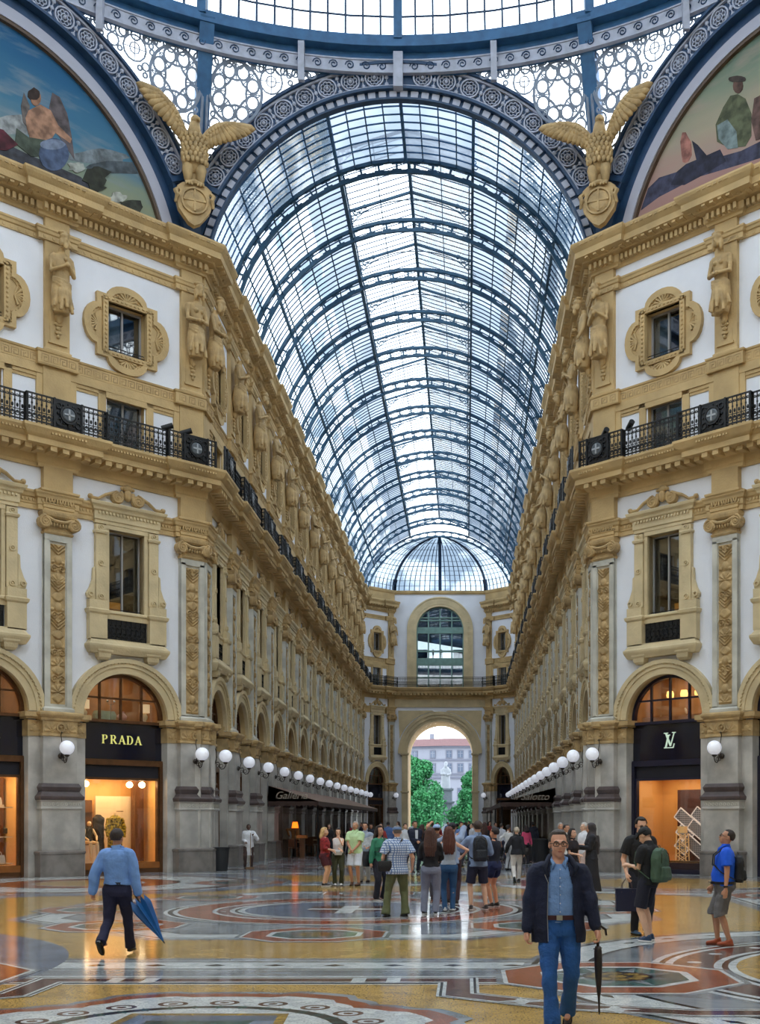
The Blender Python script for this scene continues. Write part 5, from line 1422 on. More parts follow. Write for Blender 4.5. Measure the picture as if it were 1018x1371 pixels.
    if shoes:
        m_ = mat('shoe_%d_%d_%d' % shoes[0], shoes[0], .5, .1); sm = mat('sole_%d_%d_%d' % shoes[1], shoes[1], .6) if len(shoes) > 1 else None
        for s in (-1, 1):
            f = V3(math.sin(fyaw[s]), -math.cos(fyaw[s]), 0); pq = pit[s]
            f3 = V3(f.x*math.cos(pq), f.y*math.cos(pq), -math.sin(pq)); up = V3(f.x*math.sin(pq), f.y*math.sin(pq), math.cos(pq)); a = ank[s]
            q = MB(); limb(q, [a-up*.045-f3*.03, a-up*.052+f3*.07, a-up*.058+f3*.155], [.036, .036, .026], 12); limb(q, [a-up*.01-f3*.015, a-up*.03+f3*.03], [.042, .034], 10); q.tube([a-up*.07-f3*.055, a-up*.07+f3*.17], [.03, .03], 8)
            sc(q); so = bake(q, 'shoe', m_, max(.008, vox*.7), root, 1)
            q = MB(); lt = f3.cross(up).normalized(); P = []
            for t, w_ in ((-.07, .022), (-.055, .034), (0, .036), (.08, .044), (.14, .04), (.18, .02)): P.append((t, w_))
            pts = [a-up*.0835+f3*t+lt*w_ for t, w_ in P]+[a-up*.0835+f3*t-lt*w_ for t, w_ in P[::-1]]; n = len(pts)
            q.add(pts+[p+up*.022 for p in pts], [tuple(range(n)), tuple(range(2*n-1, n-1, -1))]+[(i, (i+1) % n, n+(i+1) % n, n+i) for i in range(n)]); sc(q).build('sole', [sm or DARKM], so)
    root.location = (X, Yp, FLZ); root.rotation_euler = (0, 0, yaw)
    info = dict(sh=sh, elb=elb, wri=wri, hm=hm, S=S, Wp=Wp, knee=knee, ank=ank, root=root)
    def wpt(p): 
        p = Vector(p)*S; c, s_ = math.cos(yaw), math.sin(yaw); return V3(X+p.x*c-p.y*s_, Yp+p.x*s_+p.y*c, FLZ+p.z)
    info['world'] = wpt
    if extra: extra(root, info, sc)
    return info
def at(px, yf): D = 2849/(yf-1098); return ((px-623.5)*D/1540, D)
def face_dir(dx, dy): return math.atan2(dx, -dy)      # yaw so that the person looks towards (dx, dy)

# accessories worn
def glasses(col=(24, 22, 22), dark=False):
    def f(root, I, sc):
        g = MB(); hm = I['hm']
        for s in (-1, 1):
            pts = [hm((s*.034+.027*abs(math.cos(t))**.6*(1 if math.cos(t) > 0 else -1), -.112+abs(math.cos(t))*.004, 1.632+.0165*abs(math.sin(t))**.6*(1 if math.sin(t) > 0 else -1))) for t in [2*PI*i/14 for i in range(14)]]
            g.tube(pts, .0036, 6, closed=True); g.tube([hm((s*.057, -.108, 1.642)), hm((s*.08, -.05, 1.64)), hm((s*.084, .01, 1.635))], .003, 5)
        g.tube([hm((-.01, -.114, 1.638)), hm((.01, -.114, 1.638))], .003, 5)
        o = sc(g).build('glasses', [mat('glasses_frame', col, .3)], root, fix=False)
        if dark:
            g = MB()
            for s in (-1, 1): g.ball(hm((s*.033, -.112, 1.634)), (.023, .004, .018), 12, 6)
            sc(g).build('lenses', [DARKM], o, fix=False)
    return f
def cap(col, brim=True, flat=False):
    def f(root, I, sc):
        g = MB(); hm = I['hm']; n, k = 24, 8; vs = []; fs = []
        for i in range(k+1):
            th = PI/2*i/k*1.04
            for j in range(n):
                a = 2*PI*j/n; vs.append(hm((math.sin(th)*math.cos(a)*.095, .012+math.sin(th)*math.sin(a)*.115, 1.675+math.cos(th)*(.085 if not flat else .075))))
        fs = [(i*n+j, (i+1)*n+j, (i+1)*n+(j+1) % n, i*n+(j+1) % n) for i in range(k) for j in range(n)]; fs.append(tuple(k*n+j for j in range(n)))
        g.add(vs, fs)
        P = [hm((.075*math.cos(t), -.07-.095*math.sin(t), 1.668-.012*math.sin(t))) for t in [PI*i/10 for i in range(11)]]
        if brim: g.add(P+[p+V3(0, 0, .008) for p in P], [tuple(range(11)), tuple(range(21, 10, -1))]+[(i, i+1, 12+i, 11+i) for i in range(10)])
        sc(g).build('cap', [cloth(col)], root, smooth=True)
    return f
def many(*fs):
    def f(root, I, sc):
        for q in fs: q(root, I, sc)
    return f
# carried things
def backpack(I, label, col, w=.3, h=.46, d=.17, z=1.2, y=.1, group=None, fat=0):
    """worn on the back: built in the wearer's frame, a thing of its own"""
    b = MB(); S = I['S']
    loft(b, [(0, 0, 0, w*.42, d*.4), (0, 0, .05, w*.5, d*.5), (0, 0, h*.7, w*.5, d*.48), (0, 0, h*.92, w*.4, d*.36), (0, 0, h, w*.2, d*.2)], 24, 3)
    m_ = mat('pack_%d_%d_%d' % col, col, .7, .2, 6, .3, 30)
    o = bake(b, 'backpack', m_, .01, None, 1, .006, 12); tag(o, label, 'backpack', group)
    q = MB(); loft(q, [(0, d*.47, .03, w*.36, .03), (0, d*.5, h*.15, w*.4, .045), (0, d*.48, h*.42, w*.38, .03), (0, d*.46, h*.46, w*.3, .01)], 16, 3); bake(q, 'front_pocket', m_, .008, o, 1, .003, 12)
    q = MB(); q.tube([(-w*.36, d*.46, h*.56), (-w*.3, d*.42, h*.82), (0, d*.3, h*.97), (w*.3, d*.42, h*.82), (w*.36, d*.46, h*.56)], .005, 6); q.build('zip', [DARKM], o)
    q = MB(); q.tube([(-.03, 0, h-.01), (-.02, -.02, h+.04), (.02, -.02, h+.04), (.03, 0, h-.01)], .006, 6); q.build('handle', [m_], o)
    Wp = I['Wp']; base = Wp((0, y+d*.45, z-h/2))
    for s in (-1, 1):
        q = MB(); pts = [Wp((s*.085, y, z+h*.38)), Wp((s*.105, .03, 1.475)), Wp((s*.11, -.06, 1.455)), Wp((s*.125, -.135-fat, 1.36)), Wp((s*.14, -.145-fat, 1.22)), Wp((s*.185+s*fat*.5, -.06, 1.1)), Wp((s*.14, y, z-h*.4))]
        pts = [(p-base) for p in pts]
        for a_, b_ in zip(pts[:-1], pts[1:]): q.bar(a_, b_, .04, .014)
        q.build('strap', [m_], o)
    o.parent = None; Mw = Matrix.Translation(I['world'](base)) @ Matrix.Rotation(I['root'].rotation_euler[2], 4, 'Z') @ Matrix.Scale(S, 4)
    o.matrix_basis = Mw
    return o
def umbrella(label, col, handle, tip, name='umbrella', openness=0.0, hook=True):
    H = Vector(handle); Tp = Vector(tip); ax = (Tp-H).normalized(); L = (Tp-H).length
    up = V3(0, 1, 0); sd = ax.cross(up).normalized(); up2 = sd.cross(ax)
    root = empty(name, H); tag(root, label, 'umbrella')
    g = MB(); n = 16; k = 14; c0 = .16; vs = []; fs = []
    for i in range(k+1):
        t = i/k; p = ax*(L*(c0+(.96-c0)*t))
        rr = (.022+.018*math.sin(PI*min(1, t*1.3))**.5*1)*(1-.65*t)+openness*(1-t)**.9*(.35+.65*min(1, t*6+.5))
        for j in range(n):
            a = 2*PI*j/n; r = rr*(1+(.18+openness*2.2)*math.cos(8*a)*(1-t*.6)) if openness else rr*(1+.12*math.cos(4*a+t*3))
            q = p+(sd*math.cos(a)+up2*math.sin(a))*r
            if openness and i == 0: q -= ax*(.06*math.cos(8*a))
            vs.append(q)
    fs = [(i*n+j, i*n+(j+1) % n, (i+1)*n+(j+1) % n, (i+1)*n+j) for i in range(k) for j in range(n)]+[tuple(range(n)), tuple(k*n+j for j in range(n))]
    g.add(vs, fs); g.build('canopy', [mat('umb_%d_%d_%d' % col, col, .5, .15, 8)], root, smooth=not openness)
    g = MB(); g.tube([ax*(L*.0), ax*L], .007, 8); g.tube([ax*(L*.95), ax*L], [.01, .004], 8); g.build('shaft', [IRON], root)
    g = MB()
    if hook: g.tube([ax*.12, ax*.03, ax*-.03, ax*-.06+sd*.03, ax*-.03+sd*.07, ax*.02+sd*.075], [.013, .014, .014, .013, .012, .01], 8)
    else: g.tube([ax*.1, ax*-.05], [.014, .017], 8)
    g.build('handle', [mat('umb_handle', (36, 28, 26), .4)], root)
    return root

# ================= the people, nearest first
bl = (104, 148, 214)
def man_extra(root, I, sc):
    glasses((40, 26, 22))(root, I, sc)
    # jacket: open at the front, worn over the shirt
    g = MB(); Wp = I['Wp']; sh, elb, wri = I['sh'], I['elb'], I['wri']
    secs = []
    for z, hx, hy in ((.76, .24, .17), (.86, .245, .175), (1.0, .238, .172), (1.15, .232, .168), (1.3, .222, .155), (1.38, .215, .14), (1.44, .17, .11), (1.49, .1, .085)):
        secs.append((0, .01, z, hx, hy))
    loft(g, secs, 28)
    for s in (-1, 1): limb(g, [sh[s]+V3(-s*.05, 0, .0), sh[s]+V3(s*.0, 0, -.01), elb[s], elb[s].lerp(wri[s], .9)], [.086, .084, .074, .054], 12); g.tube([elb[s], elb[s].lerp(wri[s], .93)], [.072, .054], 12)
    def cut(c):
        c = c/I['S']
        if c.z < .765 and abs(c.x) < .2 : return True
        if c.y < .02 and c.z < 1.56:
            lo = -.105+.0*(c.z) ; hi = .125
            if c.z > 1.25: w_ = (c.z-1.25)*.15; lo += w_; hi -= w_*1.6
            if c.z < 1.0: hi += (1.0-c.z)*.12
            if lo < c.x < hi: return True
        if c.z > 1.475 and abs(c.x) < .085: return True
        return False
    sc(g); bake(g, 'jacket', cloth((26, 34, 62), .18, .35), .009, root, 1, .016, 8, cut=cut, thick=-.006)
    for s, x0 in ((-1, -.105), (1, .125)):
        g = MB(); g.tube([(x0-.0, -.135, 1.36), (x0*1.25, -.12, 1.43), (x0*.85, -.03, 1.51), (x0*.7, .05, 1.53)], [.012, .026, .024, .02], 8)
        sc(g).build('jacket_collar', [cloth((22, 30, 54))], root, smooth=True)
    g = MB(); g.tube([(-.1, -.155, .78), (-.107, -.165, 1.0), (-.104, -.162, 1.15), (-.1, -.16, 1.3), (-.13, -.15, 1.37)], .0035, 5); sc(g).build('jacket_zip', [mat('zip_metal', (180, 180, 184), .3, metal=.7)], root)
    g = MB()
    for k in range(6): g.ball((.006, -.148, 1.04+k*.075), (.006, .003, .006), 6, 4)
    sc(g).build('shirt_buttons', [WHITEM], root)
    g = MB(); g.tube([(.0, -.145, 1.03), (.003, -.15, 1.2), (.003, -.14, 1.42)], .002, 4); sc(g).build('shirt_placket', [cloth((84, 124, 188))], root)
x, y = at(748, 1376)
I = person((x, y), 'man in navy jacket and blue jeans walking towards the viewer with a furled umbrella', 1.74, fat=1.12, skin=mat('skin_ruddy', (222, 166, 142), .5, .1, 10), yaw=-.02, head=(.08, .02),
    R=(-.29, -.06, .80), L=(.335, -.1, .875), footR=(-.07, -.2, 0), footL=(.1, .2, .03), pitchL=.3, poleR=(-.6, 1, 0), poleL=(.8, 1, 0), curl=.9,
    hair=((86, 78, 76), 'short'), top=('shirt', bl, {'collar': 1, 'hem': .94, 'inf': .006, 'sleeve': 'none', 'mat': mat('blue_chambray', (122, 160, 218), .85, .1, 6, .3, 30)}),
    bottom=('trousers', (40, 88, 158), {'mat': mat('blue_denim', (42, 96, 172), .85, .22, 4, .4, 24), 'belt': mat('brown_belt', (64, 30, 36), .4), 'waist': .99, 'hem': .07, 'inf': .012, 'fold': .012}), shoes=((34, 34, 40),), vox=.0095, extra=man_extra)
h = I['world']((.34, -.12, .80)); umbrella('long black umbrella, furled, in the hand of the man in the navy jacket', (38, 32, 36), h+V3(0, 0, .05), h+V3(.01, -.03, -.66))

x, y = at(157, 1279)
def nosing(root, I, sc): pass
I = person((x, y), 'man in light blue shirt walking away on the left with a blue umbrella', 1.71, yaw=PI-.08, skin=SKIN2, hair=((48, 34, 30), 'short'), face=False,
    R=(-.28, -.06, .84), L=(.33, .06, .89), footR=(-.08, -.3, 0), footL=(.1, .32, .13), pitchL=.95, fyL=-.1, fyR=.05, poleL=(1.0, .8, 0), poleR=(-.8, 1, 0), curl=1.0,
    top=('shirt', bl, {'mat': mat('sky_blue_shirt', (118, 160, 226), .8, .08, 6, .3, 20), 'hem': .98, 'inf': .03, 'sleeve': 'long', 'fold': .014, 'collar': 1}),
    bottom=('trousers', (34, 36, 66), {'belt': mat('black_belt', (24, 24, 30), .4), 'waist': 1.0, 'hem': .07, 'inf': .014, 'fold': .012}), shoes=((26, 26, 30),), vox=.0105)
h = I['world']((-.26, -.04, .78)); umbrella('half-folded bright blue umbrella carried by the man in the light blue shirt', (24, 92, 158), h+V3(-.02, 0, .06), h+V3(.42, -.12, -.6), openness=.085)

x, y = at(868, 1261)
I = person((x, y), 'young man in black T-shirt and shorts looking down, green backpack on', 1.74, yaw=face_dir(-.75, .65), skin=SKIN3, head=(0, -.55), hair=((24, 22, 24), 'short'),
    R=(-.06, -.3, 1.14), L=(.08, -.3, 1.16), footR=(-.12, -.03, 0), footL=(.1, .06, 0), top=('shirt', (30, 32, 38), {'sleeve': 'short', 'hem': .86, 'inf': .022}), bottom=('shorts', (32, 34, 52), {'len': .92, 'waist': .98}),
    shoes=((38, 62, 96), (220, 220, 224)), vox=.011, extra=cap((22, 22, 26)))
backpack(I, 'large green backpack on the young man in the black T-shirt', (70, 96, 78), .33, .52, .22, 1.17, .11)
x, y = at(858, 1252)
I = person((x, y), 'tall young man in black with sunglasses, holding a navy shopping bag', 1.88, yaw=face_dir(.25, -1), skin=SKIN, head=(.0, -.2), hair=((30, 26, 26), 'short'),
    R=(-.27, -.12, .92), L=(.1, -.2, 1.1), top=('shirt', (28, 28, 32), {'sleeve': 'short', 'hem': .86, 'inf': .022}), bottom=('trousers', (36, 38, 50), {}), shoes=((60, 90, 130),), extra=glasses(dark=True), vox=.012)
hb = I['world']((-.27, -.12, .83))
bag = empty('shopping_bag', (hb.x, hb.y, hb.z-.5)); tag(bag, 'dark navy paper shopping bag hanging from the hand of the tall man in black', 'bag')
q = MB(); q.add([(-.17, -.06, 0), (.17, -.06, 0), (.17, .06, 0), (-.17, .06, 0), (-.18, -.065, .36), (.18, -.065, .36), (.18, .065, .36), (-.18, .065, .36)], [(0, 3, 2, 1), (0, 1, 5, 4), (1, 2, 6, 5), (2, 3, 7, 6), (3, 0, 4, 7), (4, 5, 6, 7)]); q.build('body', [mat('navy_paper', (34, 38, 66), .5)], bag)
for s in (-1, 1):
    q = MB(); q.tube([(-.09, s*.062, .3), (-.07, s*.045, .44), (0, 0, .54), (.07, s*.045, .44), (.09, s*.062, .3)], .006, 6); q.build('handle', [mat('bag_handle', (90, 76, 80), .6)], bag)
x, y = at(971, 1266)
def polo_x(root, I, sc):
    glasses((60, 40, 36))(root, I, sc)
    g = MB(); w_ = I['wri'][1]; g.tube([w_+V3(0, 0, .02), w_+V3(0, 0, .045)], [.034, .034], 12); g.ball(w_+V3(.02, -.02, .03), (.018, .018, .018), 8, 6); sc(g).build('wristwatch', [DARKM], root)
I = person((x, y), 'man in bright blue polo shirt and grey shorts gazing up', 1.70, fat=1.35, yaw=face_dir(-1, .12), skin=SKIN2, head=(0, .3), hair=((50, 40, 38), 'cropped'),
    R=(-.3, -.17, .86), L=(.31, -.02, .87), footR=(-.1, -.1, 0), footL=(.12, .05, 0), top=('polo', (20, 96, 224), {'sleeve': 'short', 'hem': .9, 'inf': .02, 'collar': 1, 'mat': mat('royal_blue_knit', (16, 90, 226), .8, .06, 6, .2)}),
    bottom=('shorts', (104, 102, 104), {'len': 1.08, 'waist': .95, 'inf': .02, 'belt': mat('black_belt2', (24, 24, 30), .4), 'fold': .014}), shoes=((168, 78, 44), (120, 56, 34)), vox=.011, extra=polo_x)
backpack(I, 'small black backpack on the man in the bright blue polo shirt', (34, 38, 44), .27, .42, .15, 1.16, .14, fat=.03)

# the standing group in the middle
PLAID = mat('blue_check', (168, 190, 220), .85, .05, 6)
def checker(m, a, b, sc_):
    nt = m.node_tree; bs = [n for n in nt.nodes if n.type == 'BSDF_PRINCIPLED'][0]
    tc = nt.nodes.new('ShaderNodeTexCoord'); ws = []
    sx = nt.nodes.new('ShaderNodeSeparateXYZ'); nt.links.new(tc.outputs['Object'], sx.inputs[0])
    ax = nt.nodes.new('ShaderNodeMath'); ax.operation = 'ADD'; nt.links.new(sx.outputs['X'], ax.inputs[0]); nt.links.new(sx.outputs['Y'], ax.inputs[1])
    for src in (ax.outputs[0], sx.outputs['Z']):
        m1 = nt.nodes.new('ShaderNodeMath'); m1.operation = 'MULTIPLY'; m1.inputs[1].default_value = sc_; nt.links.new(src, m1.inputs[0])
        m2 = nt.nodes.new('ShaderNodeMath'); m2.operation = 'FRACT'; nt.links.new(m1.outputs[0], m2.inputs[0])
        m3 = nt.nodes.new('ShaderNodeMath'); m3.operation = 'GREATER_THAN'; m3.inputs[1].default_value = .68; nt.links.new(m2.outputs[0], m3.inputs[0]); ws.append(m3.outputs[0])
    m4 = nt.nodes.new('ShaderNodeMath'); m4.operation = 'MAXIMUM'; nt.links.new(ws[0], m4.inputs[0]); nt.links.new(ws[1], m4.inputs[1])
    mx = nt.nodes.new('ShaderNodeMix'); mx.data_type = 'RGBA'; nt.links.new(m4.outputs[0], mx.inputs[0]); mx.inputs[6].default_value = srgb(a); mx.inputs[7].default_value = srgb(b); nt.links.new(mx.outputs[2], bs.inputs['Base Color'])
checker(PLAID, (206, 218, 236), (96, 124, 176), 22)
def crossbag(I, label, col, x, y, z, w=.28, h=.2, d=.08, sh_=1):
    """shoulder bag with a strap across the wearer"""
    Wp = I['Wp']; base = Wp((x, y, z)); o_ = MB(); loft(o_, [(0, 0, 0, w*.45, d*.5), (0, 0, h*.5, w*.5, d*.6), (0, 0, h, w*.45, d*.4)], 20, 3)
    m_ = mat('bag_%d_%d_%d' % col, col, .6, .15, 6, .2); o = bake(o_, 'shoulder_bag', m_, .01, None, 1, .004); tag(o, label, 'bag')
    q = MB(); s = sh_
    pts = [V3(x, y, z+h), V3(x*.9, y*1.0, 1.2), V3(s*.07, .11 if y > 0 else -.1, 1.46), V3(s*.1, .02, 1.5), V3(s*.06, -.13, 1.4), V3(x*.7, -.17, 1.15), V3(x, y-.06, z+h)]
    pts = [Wp(p)-base for p in pts]
    for a_, b_ in zip(pts[:-1], pts[1:]): q.bar(a_, b_, .035, .012)
    q.build('strap', [m_], o)
    o.matrix_basis = Matrix.Translation(I['world'](base)) @ Matrix.Rotation(I['root'].rotation_euler[2], 4, 'Z') @ Matrix.Scale(I['S'], 4)
    return o
x, y = at(532, 1228)
I = person((x, y), 'man in flat blue cap, checked shirt and green trousers seen from behind, feet apart', 1.73, fat=1.12, yaw=PI+.15, skin=SKIN, hair=((120, 110, 104), 'cropped'), face=False, footR=(-.16, 0, 0), footL=(.22, .03, 0), fyR=.4, fyL=-.5,
    R=(-.3, -.1, .95), L=(.24, -.2, 1.0), top=('shirt', bl, {'mat': PLAID, 'sleeve': 'short', 'hem': .82, 'inf': .034, 'flare': .02}), bottom=('trousers', (98, 104, 72), {'hem': .075, 'inf': .016, 'fold': .014}), shoes=((50, 46, 44),), extra=cap((92, 112, 146), flat=True))
crossbag(I, 'black shoulder bag slung on the man in the checked shirt', (30, 30, 34), .24, .1, .88, sh_=-1)
x, y = at(509, 1206)
I = person((x, y), 'woman in green top and dark trousers standing left of the man in the checked shirt', 1.70, sex='f', yaw=face_dir(.6, -.8), skin=SKIN2, hair=((44, 30, 26), 'bob'), head=(.2, .1), top=('top', (52, 124, 96), {'sleeve': 'long', 'hem': .9, 'inf': .025}), bottom=('trousers', (32, 32, 44), {'hem': .07, 'inf': .02}), shoes=((26, 26, 28), (210, 210, 210)), vox=.013)
crossbag(I, 'big black bag hanging behind the woman in the green top', (26, 28, 34), -.22, .14, .8, .34, .36, .14, sh_=1)
x, y = at(577, 1225)
I = person((x, y), 'woman with long brown hair, black sweater and grey trousers seen from behind', 1.69, sex='f', yaw=PI-.1, skin=SKIN, face=False, hair=((82, 52, 44), 'long'), footR=(-.1, 0, 0), footL=(.14, .02, 0), R=(-.14, -.32, 1.1), L=(.16, -.3, 1.1), head=(0, .1),
    top=('top', (26, 26, 32), {'sleeve': 'long', 'hem': .96, 'inf': .03, 'fold': .014}), bottom=('trousers', (128, 134, 156), {'hem': .058, 'inf': .02}), shoes=((28, 28, 32), (210, 210, 210)))
x, y = at(601, 1221)
I = person((x, y), 'woman with long auburn hair, grey sleeveless top and blue jeans seen from behind', 1.70, sex='f', yaw=PI+.1, skin=SKIN, face=False, hair=((94, 50, 40), 'long'), footR=(-.08, 0, 0), footL=(.08, .04, 0), R=(-.3, -.14, 1.14), L=(.12, -.3, 1.15), poleR=(-1, .3, -.4),
    top=('top', (168, 178, 194), {'sleeve': 'none', 'hem': .97, 'inf': .014}), bottom=('trousers', (44, 84, 128), {'hem': .05, 'inf': .006}), shoes=((206, 206, 210),))
x, y = at(606, 1209)
I = person((x, y), 'man in dark cap raising his hands beyond the two long-haired women', 1.78, yaw=PI-.1, skin=SKIN, face=False, hair=((34, 28, 28), 'cropped'), R=(-.1, -.33, 1.5), L=(.12, -.25, 1.42), top=('shirt', (150, 166, 196), {'sleeve': 'roll', 'hem': .86}), bottom=('trousers', (64, 44, 52), {}), extra=cap((34, 28, 38)))
x, y = at(585, 1204)
I = person((x, y), 'person in pale blue cap raising a camera above the heads of the group', 1.74, yaw=PI, skin=SKIN2, face=False, hair=((64, 48, 40), 'cropped'), L=(.15, -.2, 1.78), R=(-.1, -.3, 1.4), top=('shirt', (92, 70, 66), {'sleeve': 'short'}), bottom=('trousers', (50, 50, 60), {}), extra=cap((150, 176, 214)), vox=.013)
x, y = at(640, 1219)
I = person((x, y), 'man in grey-blue shirt and navy shorts wearing a black backpack', 1.81, yaw=PI+.25, skin=SKIN3, face=False, hair=((66, 46, 38), 'short'), footR=(-.16, .02, 0), footL=(.14, 0, 0), R=(-.2, -.3, 1.14), L=(.12, -.34, 1.16), poleL=(1, .5, 0),
    top=('shirt', (132, 152, 188), {'sleeve': 'roll', 'hem': .86, 'inf': .022}), bottom=('shorts', (38, 42, 66), {'len': .88}), shoes=((66, 58, 60), (200, 196, 196)))
backpack(I, 'black backpack on the man in the grey-blue shirt', (28, 34, 46), .29, .5, .19, 1.22, .1)
x, y = at(662, 1215)
I = person((x, y), 'short-haired woman in navy top and navy shorts beside the black backpack', 1.68, sex='f', yaw=face_dir(-.8, .6), skin=mat('skin_warm', (208, 146, 114), .55), face=False, hair=((44, 30, 30), 'short'), R=(-.12, -.26, 1.14), L=(.1, -.26, 1.12), poleL=(.6, 1, 0),
    top=('top', (28, 30, 46), {'sleeve': 'short', 'hem': .92}), bottom=('shorts', (26, 36, 78), {'len': .5, 'inf': .02, 'waist': 1.02}), shoes=((34, 32, 36), (196, 190, 190)))
# left trio
x, y = at(435, 1187)
I = person((x, y), 'blonde woman in red patterned blouse and dark skirt, leftmost of the trio by the awning', 1.62, sex='f', fat=1.15, yaw=face_dir(.9, -.2), skin=SKIN3, hair=((214, 176, 120), 'bob'), R=(-.1, -.26, 1.1), L=(.12, -.22, 1.05), top=('top', (150, 40, 44), {'mat': mat('red_pattern', (164, 44, 48), .8, .3, 22, rgb2=(96, 22, 30)), 'sleeve': 'roll', 'hem': .84, 'inf': .028}),
    bottom=('shorts', (70, 22, 34), {'len': .7, 'inf': .03}), shoes=((34, 30, 32), (220, 220, 220)), vox=.013)
x, y = at(453, 1186)
I = person((x, y), 'dark-haired woman in white tank top and olive trousers, hand at her mouth', 1.60, sex='f', yaw=face_dir(.1, -1), skin=SKIN, hair=((38, 28, 28), 'long'), R=(.08, -.22, 1.1), L=(.03, -.17, 1.46), poleL=(.3, -.6, -1), top=('top', (226, 222, 222), {'sleeve': 'none', 'hem': .98}),
    bottom=('trousers', (62, 66, 48), {'hem': .06, 'inf': .016}), shoes=((226, 226, 228),), vox=.013)
q = MB(); loft(q, [(0, 0, 0, .1, .04), (0, 0, .1, .13, .055), (0, 0, .15, .1, .03)], 16); o = bake(q, 'waist_bag', mat('waist_bag', (202, 202, 206), .6), .01, None, 1); tag(o, 'pale waist bag on the woman in the white tank top', 'bag'); o.location = I['world']((.0, -.19, .94))
x, y = at(476, 1186)
I = person((x, y), 'grey-haired man in pale lime polo shirt and white shorts, hands clasped', 1.80, yaw=face_dir(-.35, -1), fat=1.08, skin=SKIN2, hair=((176, 170, 164), 'cropped'), R=(-.02, -.24, .98), L=(.03, -.23, .96), poleR=(-1, .5, 0), poleL=(1, .5, 0), top=('polo', (190, 220, 172), {'sleeve': 'short', 'hem': .88, 'inf': .03, 'collar': 1}),
    bottom=('shorts', (210, 218, 234), {'len': .9, 'inf': .02}), shoes=((96, 66, 50),), vox=.013)
x, y = at(489, 1181)
I = person((x, y), 'dark-haired man in grey holding a newspaper behind the man in white shorts', 1.76, yaw=face_dir(-.1, -1), skin=SKIN2, hair=((36, 30, 30), 'short'), R=(.0, -.24, 1.1), L=(.15, -.26, 1.05), top=('shirt', (146, 158, 176), {'sleeve': 'roll', 'hem': .86}), bottom=('trousers', (150, 146, 140), {}), vox=.014)
q = MB(); q.add([(-.2, 0, -.02), (.2, -.05, .12), (.28, -.05, .42), (-.12, 0, .3)], [(0, 1, 2, 3)]); q.v = q.v+[(a, b+.008, c) for a, b, c in q.v]; q.f = [(0, 1, 2, 3), (7, 6, 5, 4), (0, 4, 5, 1), (1, 5, 6, 2), (2, 6, 7, 3), (3, 7, 4, 0)]; q.mi = [0]*6
o = q.build('newspaper', [mat('newsprint', (190, 194, 200), .9, .3, 14)]); tag(o, 'folded newspaper held by the dark-haired man in grey', 'newspaper'); o.location = I['world']((.1, -.33, .98))
# walking woman and the people by the right piers
x, y = at(692, 1180)
I = person((x, y), 'fair-haired woman in black jacket and white trousers walking away with a black bag', 1.62, sex='f', yaw=PI, skin=SKIN3, face=False, hair=((196, 184, 168), 'short'), footR=(-.08, -.16, 0), footL=(.08, .2, .06), pitchL=.6, R=(-.24, .05, .85), L=(.34, -.06, .96), top=('jacket', (26, 28, 36), {'hem': .86, 'inf': .035}), bottom=('trousers', (214, 210, 208), {'hem': .05}), shoes=((34, 32, 34),), vox=.014)
crossbag(I, 'round black handbag on the woman in white trousers', (26, 24, 28), -.26, .0, .84, .3, .24, .12, sh_=-1)
x, y = at(681, 1165)
person((x, y), 'woman in white top standing beyond the woman in white trousers', 1.66, sex='f', yaw=face_dir(.6, .6), skin=SKIN2, face=False, hair=((38, 28, 28), 'bun'), L=(.3, .1, 1.0), top=('top', (206, 206, 208), {'sleeve': 'roll'}), bottom=('trousers', (170, 172, 178), {}), vox=.016)
x, y = at(705, 1157)
person((x, y), 'woman in bright pink top near the planter tubs on the right', 1.62, sex='f', yaw=PI+.4, skin=SKIN2, face=False, hair=((40, 26, 28), 'bob'), top=('top', (224, 84, 124), {'sleeve': 'long'}), bottom=('trousers', (44, 40, 48), {}), vox=.016)
x, y = at(792, 1199)
def hijab(root, I, sc):
    g = MB(); hm = I['hm']; Wp = I['Wp']
    g.ball(hm((0, .03, 1.66)), (.105, .12, .115), 18, 12)
    loft(g, [(0, .01, 1.3, .2, .14), (0, .01, 1.4, .19, .13), (0, .015, 1.48, .12, .11), (0, .02, 1.56, .095, .1), (0, .02, 1.64, .1, .11)], 20)
    g.tube([(.05, .1, 1.45), (.06, .14, 1.2), (.06, .14, 1.0)], [.08, .07, .04], 8)
    g.v = [tuple(v) for v in g.v]; sc(g); S = I['S']
    inv = lambda c: c/S
    bake(g, 'headscarf', cloth((66, 62, 66)), .013, root, 1, .008, 10, cut=lambda c: (inv(c).y < -.035 and abs(inv(c).x) < .055 and 1.56 < inv(c).z < 1.71))
    g = MB(); loft(g, [(0, .02, .1, .27, .22), (0, .01, .5, .23, .18), (0, 0, .9, .2, .145), (0, 0, 1.1, .17, .125)], 24); sc(g); bake(g, 'long_skirt', cloth((34, 34, 42)), .014, root, 1, .02, 6, nz=.4)
I = person((x, y), 'woman in grey headscarf and long dark coat looking at her phone', 1.76, sex='f', yaw=face_dir(-1, -.1), skin=SKIN2, hair=((30, 24, 24), None), head=(0, -.2), R=(-.05, -.3, 1.16), L=(.08, -.3, 1.18), top=('coat', (34, 34, 42), {'hem': .84, 'inf': .035, 'fold': .014}), extra=hijab, vox=.013, footR=(-.07, 0, 0), footL=(.07, 0, 0))
q = MB(); q.box(-.035, .035, -.006, .006, -.075, .075); o = q.build('smartphone', [DARKM]); tag(o, 'dark phone held by the woman in the headscarf', 'phone'); o.location = I['world']((.02, -.4, 1.2)); o.rotation_euler = (-.5, 0, I['root'].rotation_euler[2])
x, y = at(767, 1202)
